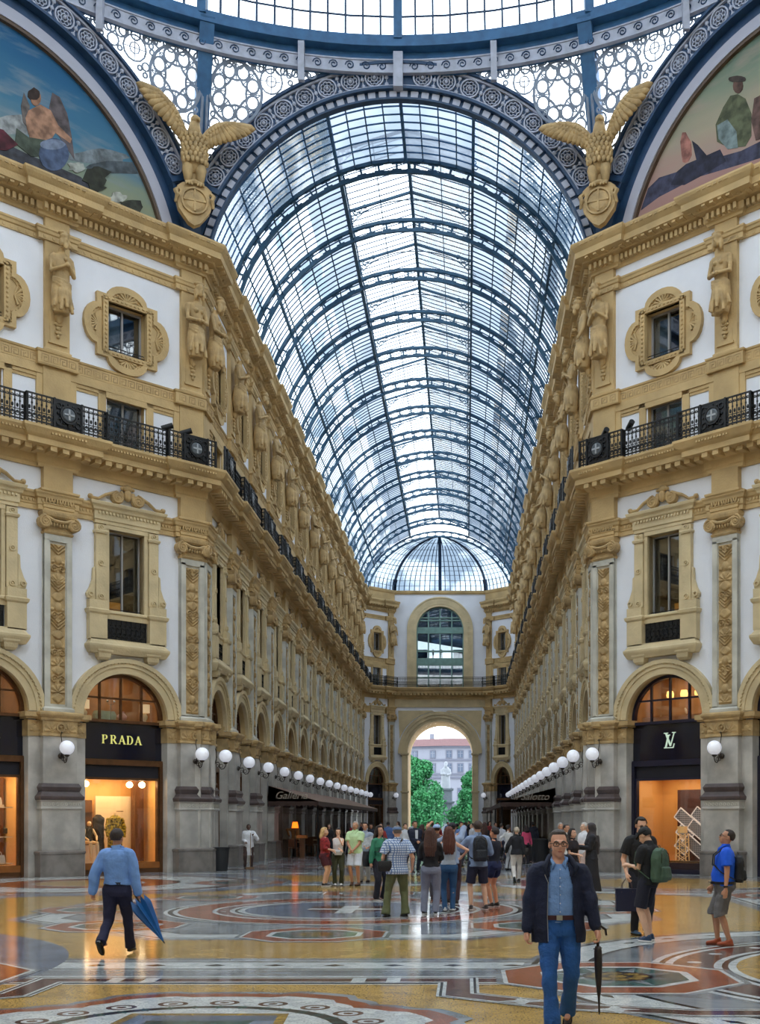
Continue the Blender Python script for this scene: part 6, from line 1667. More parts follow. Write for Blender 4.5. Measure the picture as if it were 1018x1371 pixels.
person((x, y), 'dark-haired woman in black top behind the shoulder of the man in navy', 1.63, sex='f', yaw=face_dir(.8, -.7), skin=SKIN, hair=((34, 26, 28), 'long'), top=('top', (32, 26, 34), {'sleeve': 'short'}), bottom=('trousers', (40, 40, 50), {}), R=(-.1, -.25, 1.1), vox=.013)
x, y = at(759, 1190)
person((x, y), 'dark-haired bearded man behind the woman in the black top', 1.72, yaw=face_dir(.7, -.7), skin=SKIN2, hair=((36, 30, 30), 'thin'), top=('shirt', (214, 214, 216), {'sleeve': 'short'}), bottom=('trousers', (60, 62, 72), {}), vox=.014)
x, y = at(782, 1186)
person((x, y), 'white-haired person in white T-shirt beyond the headscarf', 1.76, yaw=face_dir(-.8, -.4), skin=SKIN3, hair=((222, 220, 218), 'short'), R=(-.05, -.28, 1.15), L=(.1, -.28, 1.15), top=('shirt', (222, 224, 232), {'sleeve': 'short'}), bottom=('trousers', (196, 170, 160), {}), vox=.014)
x, y = at(751, 1176)
person((x, y), 'grey-haired person farther back beside the right piers', 1.74, yaw=face_dir(.2, -1), skin=SKIN2, hair=((170, 166, 162), 'short'), top=('shirt', (120, 120, 130), {}), bottom=('trousers', (60, 60, 70), {}), vox=.016)
# by the left piers
x, y = at(333, 1163)
I = person((x, y), 'man in long white work coat leaning on a pole by the second left pier', 1.68, yaw=face_dir(.2, -1), skin=SKIN4, hair=((24, 20, 20), 'cropped'), R=(-.12, -.2, 1.05), L=(.2, -.22, 1.3), footR=(-.14, -.05, 0), footL=(.12, .05, 0), top=('coat', (224, 226, 232), {'hem': .52, 'inf': .035, 'flare': .03}), bottom=('trousers', (70, 54, 52), {}), vox=.014)
q = MB(); p0 = I['world']((.05, -.3, 0)); q.tube([(0, 0, 0), (.02, .05, 1.35)], .012, 6); o = q.build('broom', [mat('broom_pole', (150, 120, 84), .6)]); tag(o, 'long broom held upright by the man in the white coat', 'broom'); o.location = (p0.x, p0.y, FLZ)
q = MB(); q.box(-.16, .16, -.03, .03, 0, .06); q.build('broom_head', [mat('broom_head', (120, 96, 70), .8)], o)
x, y = at(395, 1147)
person((x, y), 'man in tan shirt and dark trousers with his back turned near the cafe awning', 1.70, yaw=PI-.5, skin=SKIN4, face=False, hair=((24, 20, 20), 'cropped'), L=(.25, .2, 1.15), top=('shirt', (184, 150, 104), {'inf': .03}), bottom=('trousers', (40, 42, 54), {}), vox=.018)
x, y = at(556, 1168)
person((x, y), 'man in dark suit and white shirt standing in the arcade behind the group', 1.80, yaw=face_dir(.4, -1), skin=SKIN2, hair=((28, 24, 26), 'short'), R=(-.02, -.24, 1.08), L=(.04, -.24, 1.06), top=('jacket', (30, 34, 56), {'inf': .035, 'hem': .8}), bottom=('trousers', (26, 28, 44), {}), vox=.016,
    extra=lambda root, I, sc: [sc(g_).build('shirt_front', [cloth((214, 218, 230))], root) for g_ in [MB().box(-.045, .045, -.165, -.12, 1.08, 1.45)]])
# small figures deeper in the arcade: a few kinds, copied
kinds = []
for kk, (nm, sex, tp, bt, hr_, sk, yw) in enumerate((('dark suit', 'm', (34, 36, 50), (30, 32, 44), (30, 26, 26), SKIN2, 0), ('white shirt', 'm', (214, 218, 228), (52, 56, 76), (60, 46, 40), SKIN, PI), ('black coat', 'f', (36, 34, 40), (34, 34, 42), (70, 46, 40), SKIN3, .4), ('blue shirt', 'm', (96, 124, 180), (70, 72, 88), (44, 36, 34), SKIN2, 2.6), ('red top', 'f', (150, 52, 56), (54, 56, 74), (44, 30, 28), SKIN, -.4))):
    I = person((0, 0), 'x', 1.72, sex=sex, yaw=0, skin=sk, face=False, hair=(hr_, 'short' if sex == 'm' else 'long'), footR=(-.1, -.12, 0), footL=(.1, .12, 0), top=('jacket', tp, {'sleeve': 'long'}), bottom=('trousers', bt, {}), vox=.026)
    kinds.append((nm, Proto(I['root'])))
spots = [(497, 1150, 0), (520, 1147, 3), (543, 1160, 1), (566, 1163, 2), (574, 1152, 0), (586, 1146, 4), (612, 1150, 0), (618, 1160, 3), (624, 1144, 2), (632, 1152, 1), (641, 1147, 0), (649, 1158, 2), (664, 1143, 3), (672, 1151, 1), (533, 1141, 2), (553, 1139, 1), (604, 1138, 0), (656, 1138, 4), (468, 1143, 4), (484, 1141, 0), (441, 1149, 2), (714, 1147, 0), (600, 1132, 3), (580, 1131, 2), (628, 1131, 0), (510, 1160, 4)]
names = {}
for n_, (px, py, kd) in enumerate(spots):
    nm, pr = kinds[kd]; o = pr.place(IM, None); x, y = at(px, py); o.location = (x, y, FLZ); o.rotation_euler = (0, 0, [0, PI, .6, 2.4, -1.2][n_ % 5]); s_ = .96+.07*((n_*37) % 10)/10; o.scale = (s_, s_, s_)
    where = {1131: 'closest to the far archway', 1132: 'just inside the far archway'}.get(py, '')
    side = 'left side' if px < 520 else ('right side' if px > 640 else 'middle')
    dist = 'nearest rank' if py > 1155 else ('second rank' if py > 1149 else ('third rank' if py > 1145 else ('fourth rank' if py > 1140 else ('fifth rank' if py > 1136 else 'last rank'))))
    tag(o, 'distant passer-by in %s, %s of the crowd, %s%s' % (nm, side, dist, (', '+where) if where else ''), 'person', 'distant crowd in the arcade')
# ---------------------------------------------------------------- stone figures on the upper pilasters
def make_statue(v):
    b = MB(); H = 1.36   # scale: drapery hem at knee height
    z0 = 18.35; f = lambda z: z0+(z-.48)*2.62/1.29
    k = 2.62/1.29*.8
    def P(x, y, z): return (x*k, -y*k*1.05+.42, f(z))
    def sec(z, rx, ry, y=0): return (0, -y*k+.42, f(z), rx*k, ry*k)
    fem = v == 1
    tors = [sec(.95, .17, .12), sec(1.06, .145 if not fem else .13, .11), sec(1.2, .17 if not fem else .145, .125), sec(1.33, .195 if not fem else .165, .125), sec(1.42, .17, .1), sec(1.48, .08, .07)]
    loft(b, tors)
    loft(b, [sec(.5, .15, .12), sec(.62, .19, .16), sec(.8, .2, .17), sec(.95, .19, .15), sec(1.03, .17, .13)], 24)
    for q in range(9):      # drapery folds
        a = PI*(q+.5)/9; x = .19*math.cos(a); y = -.14*math.sin(a)
        b.tube([P(x*.3+.05, y*1.05, 1.02), P(x*.85, y*1.3, .82), P(x*1.05+(.03 if q % 2 else -.03), y*1.35, .5+.06*(q % 3))], [.022*k, .034*k, .04*k], 6)
    for q in range(3): b.tube([P(-.19, -.02, 1.0-.03*q), P(-.05, -.16, .97-.04*q), P(.1, -.16, 1.0-.05*q), P(.19, -.02, 1.05-.03*q)], .028*k, 6)
    for s in (-1, 1):
        if v == 0: tgt = (s*-.02, -.22, 1.28-.04*s)
        elif v == 1: tgt = (s*-.04, -.22, 1.1)
        else: tgt = (s*.04, -.2, 1.22) if s > 0 else (s*.2, -.14, 1.02)
        e = (s*.24, -.05, 1.14)
        pts = [P(s*.16, 0, 1.41), P(s*.205, 0, 1.38), P(*e), P(*tgt)]
        limb(b, [Vector(p) for p in pts], [.06*k, .062*k, .048*k, .034*k], 10); b.ball(P(*tgt), .045*k, 8, 6)
    b.tube([P(0, 0, 1.46), P(0, -.02, 1.56)], .065*k, 10)
    hy = -.14
    def hb(x, y, z, r): b.ball(P(x, y+hy, z), [q*k for q in r], 12, 8)
    hb(0, 0, 1.655, (.08, .095, .1)); hb(0, -.03, 1.6, (.06, .07, .085)); hb(0, -.105, 1.62, (.014, .02, .03))
    if v != 1: hb(0, -.06, 1.54, (.05, .05, .07)); hb(0, .0, 1.7, (.1, .11, .07)); hb(-.08, 0, 1.6, (.035, .06, .08)); hb(.08, 0, 1.6, (.035, .06, .08))
    else:
        hb(0, .01, 1.69, (.105, .115, .08)); hb(-.09, .01, 1.58, (.04, .06, .12)); hb(.09, .01, 1.58, (.04, .06, .12))
        for s in (-1, 1): b.ball(P(s*.07, -.11, 1.3), .05*k, 10, 8)
    hb(0, .02, 1.76, (.13, .1, .04))
    b.ball((0, .26, 18.32), (.13, .12, .22), 10, 8)
    return bake(b, 'stone_statue', TAN2, .024, None, 1, .012, 4)
ST = [Proto(make_statue(v)) for v in range(3)]
desc = ['bearded stone figure, arms crossed', 'draped female stone figure', 'bare-chested stone figure']
for i in (0, 1, 2, 3, 4, 5, 6):
    L = seg(i)[2]; n = len(PIL[i])
    for kq, s in enumerate(PIL[i]):
        if i == 3 or (i == 1 and kq == n-1) or (i == 5 and kq == 0): continue
        v = {6: [1, 0, 1, 0], 0: [0, 1, 1, 2], 5: None, 1: None}.get(i) or [2, 0, 1]
        if i == 0: v = [0, 2, 1, 0]
        v = v[kq % len(v)]
        if i == 6: order = kq
        elif i == 0: order = n-1-kq
        elif i == 5: order = n-1-kq
        else: order = kq
        o = ST[v].place(wallM(i, s), None)
        wl = {6: 'left octagon wall', 0: 'right octagon wall', 5: 'left arcade wall', 1: 'right arcade wall', 2: 'canted wall right of the far archway', 4: 'canted wall left of the far archway'}[i]
        tag(o, ('%s, %s, %s from the octagon corner' % (desc[v], wl, ordinal(order))) if i not in (2, 4) else '%s, %s' % (desc[v], wl), 'statue', 'stone figures on the upper pilasters')
# ---------------------------------------------------------------- shop fronts in the arcade arches
FASC = mat('black_gloss_fascia', (22, 24, 40), .08, spec=.6)
WARMW = mat('warm_shop_wall', (226, 178, 112), .7, .1, 2)
DWOOD = mat('dark_shop_wood', (104, 66, 38), .5, .35, 3, stretch=(4, 4, .6))
CREAM = mat('cream_panel', (240, 218, 186), .6)
LIGHTP = mat('warm_ceiling_light', (255, 214, 150), .5, emit=7, ecol=(255, 196, 120))
SPOT = mat('spot_lamp', (255, 236, 200), .5, emit=14, ecol=(255, 226, 180))
BACKW = mat('dim_shop_interior', (74, 62, 56), .8, .3, 2)
def roomq(mb, x, z0, z1, y0, y1):
    mb.quad((-x, y1, z0), (x, y1, z0), (x, y1, z1), (-x, y1, z1)); mb.quad((-x, y0, z0), (-x, y1, z0), (-x, y1, z1), (-x, y0, z1)); mb.quad((x, y0, z0), (x, y0, z1), (x, y1, z1), (x, y1, z0))
    mb.quad((-x, y0, z0), (x, y0, z0), (x, y1, z0), (-x, y1, z0)); mb.quad((-x, y0, z1), (-x, y1, z1), (x, y1, z1), (x, y0, z1))
def shopfront(kind):
    """kind: arcade (dim), lit_a (dark fascia and bronze), lit_b (navy surround)"""
    f = MB(); R = RIN; FR = BRONZE if kind != 'lit_b' else mat('navy_frame', (32, 32, 52), .3)
    for s in (-1, 1): f.box(*sorted((s*R, s*(R-.14))), -.42, -.18, 0, 3.9); f.box(*sorted((s*(R-.14), s*(R-.2))), -.4, -.24, .35, 3.3)
    f.box(-R, R, -.42, -.2, 3.74, 3.94); f.box(-R, R, -.42, -.16, 5.2, 5.3)
    f.box(-R, R, -.42, -.22, 0, .16); f.box(-R+.1, R-.1, -.42, -.26, 3.24, 3.32)
    f.ring(0, ZSP-.02, R-.05, .1, -.42, -.25, 32, 0, PI)
    for x in (-.74, 0, .74): f.box(x-.03, x+.03, -.4, -.3, 5.3, ZSP+math.sqrt((R-.05)**2-x*x))
    f.box(-R+.12, R-.12, -.4, -.3, 6.02, 6.08)
    NW[0] += 1
    o = f.build('window_%d' % NW[0], [FR]); o['kind'] = 'structure'
    q = MB(); q.box(-R, R, -.4, -.28, 3.94, 5.2); q.build('fascia', [FASC], o)
    q = MB(); q.box(-R+.14, R-.14, -.4, -.3, 3.32, 3.74); q.build('blind_box', [mat('navy_blind_box', (20, 20, 34), .6)], o)
    q = MB(); q.box(-R+.1, R-.1, -.42, -.2, .16, .38); q.build('stall_riser', [mat('stall_riser_%s' % kind, (150, 92, 44) if kind == 'lit_a' else (48, 34, 38), .25, .15)], o)
    q = MB(); q.box(-R+.14, R-.14, -.36, -.345, .38, 3.26); q.build('display_glass', [SHOPG], o)
    P = [(-R+.05, 5.3), (R-.05, 5.3)]+[((R-.06)*math.cos(PI*i/20), ZSP-.02+(R-.06)*math.sin(PI*i/20)) for i in range(21)]
    q = MB(); q.plate(P, -.36, -.345); q.build('lunette_glass', [SHOPG if kind != 'arcade' else PANE], o)
    q = MB(); roomq(q, 1.6, .34, 3.45, -.43, -2.3); m = {'arcade': BACKW, 'lit_a': WARMW, 'lit_b': mat('amber_shop_wall', (222, 168, 96), .7, .08, 1)}[kind]; q.build('lower_room', [m], o, fix=False)
    q = MB(); roomq(q, 1.6, 5.18, 7.1, -.43, -2.2); q.build('upper_room', [BACKW if kind == 'arcade' else mat('upper_shop_wall', (170, 128, 84), .8, .2, 2)], o, fix=False)
    if kind != 'arcade':
        q = MB(); 
        for k in range(5): q.box(-1.3+k*.55, -1.05+k*.55, -.9, -.8, 3.41, 3.43); q.box(-1.3+k*.55, -1.05+k*.55, -1.8, -1.7, 3.41, 3.43)
        q.box(-1.2, 1.2, -1.4, -1.3, 7.04, 7.06)
        q.build('ceiling_light', [LIGHTP], o)
    else:
        q = MB(); q.box(-.5, .5, -1.4, -1.3, 3.41, 3.43); q.build('ceiling_light', [mat('dim_light', (255, 190, 120), .5, emit=5, ecol=(255, 180, 100))], o)
    return o
def area(M, x, y, z, sx, sy, pw, col, name='shop_light'):
    l = bpy.data.lights.new(name, 'AREA'); l.shape = 'RECTANGLE'; l.size = sx; l.size_y = sy; l.energy = pw; l.color = col
    o = bpy.data.objects.new(name, l); COL.objects.link(o); o.matrix_basis = M @ Matrix.Translation((x, y, z)); return o
SA = Proto(shopfront('arcade')); SL = Proto(shopfront('lit_a')); SB = Proto(shopfront('lit_b'))
def shop(proto, i, k, label):
    s, sx = BAYS[i][k]; M = wallM(i, s, sx=sx); o = proto.place(M, None); NW[0] += 1; o.name = 'window_%d' % NW[0]; tag(o, label, kind='structure'); return o, M
for i in (1, 2, 4, 5):
    for k in range(len(BAYS[i])):
        q = k if i != 5 else k
        shop(SA, i, k, 'dim arched shop front on the %s%s' % (WALLTXT[i], '' if i in (2, 4) else ', %s from the octagon corner' % ordinal(k if i == 1 else k)))
o1, M1 = shop(SL, 6, 0, 'lit boutique front with black fascia, nearest the left arcade corner')
o2, M2 = shop(SL, 6, 1, 'lit boutique front with shelves at the left edge')
o3, M3 = shop(SB, 0, 0, 'boutique front with navy surround and brown display on the right')
shop(SB, 0, 1, 'second navy boutique front on the right octagon wall'); shop(SA, 0, 2, 'third shop front on the right octagon wall'); shop(SA, 6, 2, 'third shop front on the left octagon wall')
WARM = (1.0, .74, .42)
for M in (M1, M2): area(M, 0, -1.2, 3.38, 2.6, 1.4, 95, WARM); area(M, 0, -1.2, 7.0, 2.2, 1.2, 16, (1, .8, .55))
area(M3, 0, -1.2, 3.38, 2.6, 1.4, 46, (1, .84, .64)); area(M3, 0, -1.2, 7.0, 2.2, 1.2, 26, (1, .78, .5))

# lettering, built stroke by stroke
def letters(mb, txt, x0, z0, h, adv, y0, y1):
    mb.M = mb.M @ Matrix.Scale(-1, 4, (1, 0, 0))
    w = .16*h; t = .06*h
    def st(a, b, wd):
        a = Vector(a); b = Vector(b); d = (b-a).normalized(); n = Vector((-d.y, d.x))*wd/2
        mb.plate([tuple(a-n), tuple(b-n), tuple(b+n), tuple(a+n)], y0, y1)
    for k, c in enumerate(txt):
        x = x0+k*adv; W = .62*h
        def serif(xx, z, L=.28*h): st((xx-L/2, z), (xx+L/2, z), t)
        def bowl(cx, cz, rx, rz, wd):
            pts = [(cx+rx*math.sin(a), cz+rz*math.cos(a)) for a in [PI*i/12 for i in range(13)]]; ins = [(cx+(rx-wd)*math.sin(a), cz+(rz-t)*math.cos(a)) for a in [PI*i/12 for i in range(13)]]
            for a, b, c_, d in zip(pts[:-1], pts[1:], ins[1:], ins[:-1]): mb.plate([a, b, c_, d], y0, y1)
        if c in 'PRD': st((x+.1*h, z0), (x+.1*h, z0+h), w); serif(x+.1*h, z0+t/2); serif(x+.06*h, z0+h-t/2, .2*h)
        if c in 'PR':
            st((x+.1*h, z0+h-t/2), (x+.32*h, z0+h-t/2), t); st((x+.1*h, z0+.5*h), (x+.32*h, z0+.5*h), t); bowl(x+.32*h, z0+.75*h-.0*h, .27*h, .27*h, w)
        if c == 'R': st((x+.32*h, z0+.5*h), (x+.62*h, z0+.03*h), w); serif(x+.64*h, z0+t/2, .2*h)
        if c == 'D': st((x+.1*h, z0+h-t/2), (x+.3*h, z0+h-t/2), t); st((x+.1*h, z0+t/2), (x+.3*h, z0+t/2), t); bowl(x+.3*h, z0+.5*h, .4*h, .5*h, w)
        if c == 'A': st((x+.05*h, z0), (x+.36*h, z0+h), t*1.2); st((x+.34*h, z0+h), (x+.66*h, z0), w); st((x+.16*h, z0+.33*h), (x+.52*h, z0+.33*h), t); serif(x+.04*h, z0+t/2, .24*h); serif(x+.68*h, z0+t/2, .26*h)
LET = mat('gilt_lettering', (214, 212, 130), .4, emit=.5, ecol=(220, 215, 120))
for M, lb in ((M1, 'gilt capital lettering on the black fascia over the mannequin display'), (M2, 'gilt capital lettering on the black fascia at the left edge')):
    q = MB(); q.M = M; letters(q, 'PRADA', -.68, 4.48, .3, .29, -.28, -.255); o = q.build('sign_lettering', [LET]); tag(o, lb, 'sign')
q = MB(); q.M = M3
def stq(a, b, w):
    a = Vector(a); b = Vector(b); d = (b-a).normalized(); n = Vector((-d.y, d.x))*w/2; q.plate([tuple(a-n), tuple(b-n), tuple(b+n), tuple(a+n)], -.28, -.25)
# viewed from the room: local x runs to the viewer's left on this wall, so draw with x mirrored
X = lambda v: -v
stq((X(-.13), 4.36), (X(-.02), 4.8), .055); stq((X(-.19), 4.36), (X(.16), 4.36), .03); stq((X(.16), 4.35), (X(.2), 4.5), .03)
stq((X(-.12), 4.86), (X(.06), 4.42), .06); stq((X(.06), 4.42), (X(.2), 4.88), .03); stq((X(-.2), 4.87), (X(-.04), 4.87), .03); stq((X(.12), 4.88), (X(.26), 4.88), .03); stq((X(-.08), 4.8), (X(.04), 4.8), .025)
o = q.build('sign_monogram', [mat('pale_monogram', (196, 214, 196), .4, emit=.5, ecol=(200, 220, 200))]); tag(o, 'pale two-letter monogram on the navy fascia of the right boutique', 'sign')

# ---- display of the left boutique (mannequins, garments, panel)
def thing(name, label, cat, M, x, y, z, group=None):
    o = empty(name); o.matrix_basis = M @ Matrix.Translation((x, y, z)); tag(o, label, cat, group); return o
def ppt(nm, mb, m, par, **k): return mb.build(nm, [m], par, **k)
t = thing('backing_board', 'tall cream backing panel behind the mannequins in the left boutique', 'panel', M1, -.35, -2.0, .36)
q = MB(); q.box(-.85, .45, -.05, .05, 0, 2.35); ppt('board', q, CREAM, t)
q = MB()
for z in (1.3, 1.55, 1.8): q.box(-.55, -.3, .05, .06, z, z+.02)
ppt('rail', q, BRONZE, t)
MANN = mat('mannequin_cream', (236, 208, 164), .5); PLUSH = mat('yellow_black_fur', (206, 182, 60), .95, 0, 14, .8, 40, rgb2=(60, 52, 26)); CHAR = mat('charcoal_wool', (52, 46, 42), .9, .2, 6, .3)
t = thing('dress_form', 'headless mannequin in long yellow and black plush coat in the left boutique', 'mannequin', M1, -.2, -1.15, .4)
q = MB(); loft(q, [(0, 0, .35, .25, .16), (0, 0, .8, .24, .16), (0, 0, 1.2, .21, .15), (0, 0, 1.5, .24, .15), (0, 0, 1.62, .1, .08)]); q.tube([(.22, 0, 1.5), (.3, .04, 1.15), (.27, .1, .85)], [.09, .085, .075], 10); q.tube([(-.22, 0, 1.5), (-.3, .04, 1.15), (-.27, .1, .85)], [.09, .085, .075], 10)
o = bake(q, 'coat', PLUSH, .02, t, 1, .03, 14)
q = MB(); q.tube([(.09, 0, 0), (.08, 0, .5)], .05, 10); ppt('leg', q, MANN, t); q = MB(); q.tube([(-.09, 0, 0), (-.08, 0, .5)], .05, 10); ppt('leg', q, MANN, t); q = MB(); q.tube([(0, 0, 1.6), (0, 0, 1.7)], .05, 10); ppt('neck', q, MANN, t)
t = thing('dress_form', 'mannequin in long charcoal coat behind the plush coat in the left boutique', 'mannequin', M1, .22, -1.5, .4)
q = MB(); loft(q, [(0, 0, .2, .2, .15), (0, 0, .8, .19, .14), (0, 0, 1.3, .2, .14), (0, 0, 1.52, .2, .13), (0, 0, 1.64, .08, .07)]); bake(q, 'coat', CHAR, .02, t, 1, .02, 8)
q = MB(); q.tube([(0, 0, 0), (0, 0, .3)], .07, 10); ppt('leg', q, MANN, t)
t = thing('seated_mannequin', 'seated mannequin in black top with bare legs, left part of the boutique window', 'mannequin', M1, .78, -1.05, .36)
q = MB(); limb(q, [V3(0, 0, .75), V3(0, .0, 1.0), V3(0, .02, 1.15)], [.12, .11, .13]); bake(q, 'torso', CHAR, .015, t, 1)
q = MB(); q.ball((0, .05, 1.36), (.07, .09, .09), 12, 8); ppt('head', q, MANN, t)
for s in (-1, 1):
    q = MB(); limb(q, [V3(s*.14, .02, 1.15), V3(s*.22, .12, .92), V3(s*.14, .3, .8)], [.045, .04, .03]); bake(q, 'arm', MANN, .012, t, 1)
    q = MB(); limb(q, [V3(s*.08, .0, .72), V3(s*.11, .38, .7), V3(s*.12, .42, .12)], [.075, .06, .035]); bake(q, 'leg', MANN, .012, t, 1)
q = MB(); q.box(-.3, .3, -.2, .15, 0, .62); ppt('plinth', q, mat('white_plinth', (236, 228, 214), .5), t)
t = thing('display_cabinet', 'dark glazed cabinet standing at the back of the left boutique', 'cabinet', M1, .55, -2.0, .36)
q = MB(); q.box(-.3, .3, -.1, .1, 0, 2.2); ppt('body', q, DWOOD, t)
for k in range(4): q = MB(); q.box(-.26, .26, .1, .22, .4+k*.45, .43+k*.45); ppt('shelf', q, BRONZE, t)
t = thing('timber_column', 'polished brown column beside the cream panel in the left boutique', 'column', M1, -1.25, -1.6, .36)
q = MB(); q.box(-.16, .16, -.16, .16, 0, 3.05); ppt('shaft', q, DWOOD, t)
t = thing('timber_column', 'polished brown column left of the seated mannequin in the boutique', 'column', M1, 1.25, -1.7, .36)
q = MB(); q.box(-.2, .2, -.16, .16, 0, 3.05); ppt('shaft', q, DWOOD, t)
for k, (x, y, z) in enumerate(((-.95, -.7, 3.1), (-.6, -.9, 3.1), (1.0, -.8, 3.1))):
    t = thing('glass_ceiling_lamp', 'round glowing lamp under the boutique ceiling, %s' % ('over the column by the cream panel', 'beside the middle of the ceiling', 'over the seated mannequin')[k], 'lamp', M1, x, y, z, 'boutique ceiling lamps'); q = MB(); q.ball((0, 0, 0), .11, 14, 10); ppt('bulb', q, SPOT, t)
# upper room: two table lamps, a sideboard
def table_lamp(label, M, x, y, z):
    t = thing('table_lamp', label, 'lamp', M, x, y, z, 'table lamps in the arched window')
    q = MB(); q.lathe([(.06, 0), (.07, .03), (.04, .06), (.09, .16), (.11, .24), (.05, .34), (.02, .38)], n=14); ppt('base', q, mat('ceramic_lamp', (236, 218, 180), .3), t, smooth=True)
    q = MB(); q.lathe([(.17, .36), (.17, .66)], n=18); ppt('lamp_shade', q, mat('linen_shade', (244, 220, 190), .8, emit=.5, ecol=(255, 220, 170)), t)
table_lamp('pleated-shade table lamp at the arcade side of the arched boutique window', M1, -1.05, -.7, 5.3); table_lamp('table lamp at the far left of the arched boutique window', M1, 1.15, -.6, 5.3)
t = thing('sideboard', 'pale green upholstered bench in the arched boutique window', 'bench', M1, .35, -.8, 5.3); q = MB(); loft(q, [(0, 0, 0, .36, .18), (0, 0, .22, .38, .2), (0, 0, .34, .33, .16)], 20, 4); ppt('seat', q, mat('pale_green', (170, 186, 160), .7), t)
t = thing('candelabrum', 'silver candelabrum between the mullions of the arched boutique window', 'candelabrum', M1, .22, -.6, 5.3); q = MB(); q.tube([(0, 0, 0), (0, 0, .6)], .012, 6); ppt('stem', q, mat('silver', (200, 200, 200), .2, metal=.9), t)
for s in (-1, 0, 1): q = MB(); q.ball((s*.12, 0, .78-.1*abs(s)), .045, 10, 6); q.tube([(0, 0, .55), (s*.12, 0, .6), (s*.12, 0, .74-.1*abs(s))], .008, 5); ppt('candle_cup', q, mat('silver', (200, 200, 200)), t)
t = thing('vase', 'pink flowered vase in the arched boutique window', 'vase', M1, -.25, -.75, 5.3); q = MB(); q.lathe([(.08, 0), (.16, .12), (.17, .2), (.07, .32), (.09, .36)], n=14); ppt('body', q, mat('pink_vase', (206, 150, 140), .5), t, smooth=True)
# ---- display of the far-left boutique: shelves with bags
q = MB()
for k, (x, z) in enumerate(((-.35, 2.25), (-.2, 1.28), (-.3, .42))):
    t = thing('display_shelf', 'thin lit shelf in the far-left boutique window, %s' % ('the top one with the white handbag', 'the middle one with small boxes', 'the lowest one')[k], 'shelf', M2, 0, -.9, z, 'boutique shelves'); q = MB(); q.box(-1.3, 1.3, -.2, .2, 0, .03); ppt('board', q, CREAM, t)
    if k < 2: q = MB(); q.box(-1.05+k*.5, -.3+k*.4, -.12, .16, .03, .1); ppt('riser', q, CREAM, t)
def handbag(label, M, x, y, z, col, w=.34, h=.24):
    t = thing('handbag', label, 'handbag', M, x, y, z, 'handbags in the boutique window'); q = MB(); loft(q, [(0, 0, 0, w*.5, .07), (0, 0, h*.6, w*.47, .06), (0, 0, h, w*.4, .04)], 20, 5); ppt('body', q, mat('hb_%d_%d_%d' % col, col, .4), t)
    q = MB(); q.tube([(w*.22*math.cos(a), 0, h-.01+.14*math.sin(a)) for a in [PI*i/10 for i in range(11)]], .012, 6); ppt('handle', q, mat('hb_%d_%d_%d' % col, col), t)
handbag('white handbag with black motif on the top shelf of the far-left window', M2, -.85, -.85, 2.35, (236, 228, 220)); handbag('white folded-paper handbag at the bottom of the far-left window', M2, -.9, -.8, .45, (230, 230, 228), .42, .26)
for k, (x, c) in enumerate(((-.55, (40, 34, 34)), (-.82, (214, 190, 90)), (-1.1, (90, 60, 44)))):
    t = thing('gift_box', '%s box on the middle shelf of the far-left window' % ('small black', 'small yellow', 'small brown')[k], 'box', M2, x, -.85, 1.31+.1, 'boxes on the shelf'); q = MB(); q.box(-.07, .07, -.06, .06, 0, .11+.03*k); ppt('body', q, mat('box_%d' % k, c, .5), t)
for x in (-.7, .3): t = thing('timber_column', 'slim brown post behind the shelves of the far-left window, %s' % ('behind the handbag' if x < 0 else 'towards the frame edge'), 'column', M2, x, -1.7, .36); q = MB(); q.box(-.08, .08, -.08, .08, 0, 3.0); ppt('shaft', q, DWOOD, t)
t = thing('bookcase', 'dark back cabinet glinting behind the far-left shelves', 'cabinet', M2, -1.1, -2.0, .36); q = MB(); q.box(-.4, .4, -.15, .1, 0, 2.9); ppt('body', q, DWOOD, t)
# ---- display of the right boutique: checked panels and lattice tower
t = thing('backdrop_board', 'dark brown woven backdrop of the right boutique display', 'backdrop', M3, -.32, -1.6, .38); q = MB(); q.box(-1.1, .82, -.05, .05, 0, 2.55); ppt('board', q, mat('brown_weave', (88, 52, 46), .8, .25, 9, .3, 60), t)
CHK = mat('checked_panel', (70, 72, 84), .4); checker(CHK, (78, 80, 92), (190, 190, 200), 14)
u0 = Vector((.77, .64)); 
for k, (x, z, l, w) in enumerate(((.12, 1.88, .78, .42), (-.52, 1.95, .7, .4), (.1, 1.38, .6, .38), (-.46, 1.48, .82, .4), (.16, .92, .5, .36), (-.34, .92, .95, .4))):
    t = thing('checked_panel', 'tilted checked panel with pale border, %s' % ('upper one over the tower', 'uppermost near the pier', 'middle one left of the tower', 'large middle one near the pier', 'lowest one left of the tower', 'long lowest one near the pier')[k], 'panel', M3, x-.1, -1.3+.03*k, z, 'tilted panels in the right boutique window')
    d = Vector((-.78, -.62)); n = Vector((.62, -.78))   # local x runs leftwards
    q = MB(); P = [d*a*l/2+n*b*w/2 for a, b in ((-1, -1), (1, -1), (1, 1), (-1, 1))]; q.plate([tuple(p) for p in P], -.02, .02); ppt('sheet', q, CHK, t)
    q = MB()
    for a, b in zip(P, P[1:]+P[:1]): q.bar((a.x, .02, a.y), (b.x, .02, b.y), .035)
    ppt('border', q, mat('glowing_pale_border', (238, 228, 224), .5, emit=.3), t)  # brightness of the borders comes partly from an added glow, no lamps
t = thing('lattice_tower', 'little pale lattice tower standing before the tilted panels', 'ornament', M3, -.08, -.95, .38)
q = MB()
for a, b in ((-1, -1), (1, -1), (1, 1), (-1, 1)): q.bar((a*.2, b*.1, 0), (a*.17, b*.1, 1.0), .025)
for k in range(4):
    for s in (-1, 1): q.bar((-.2, s*.1, k*.25), (.2, s*.1, k*.25+.25), .018); q.bar((.2, s*.1, k*.25), (-.2, s*.1, k*.25+.25), .018)
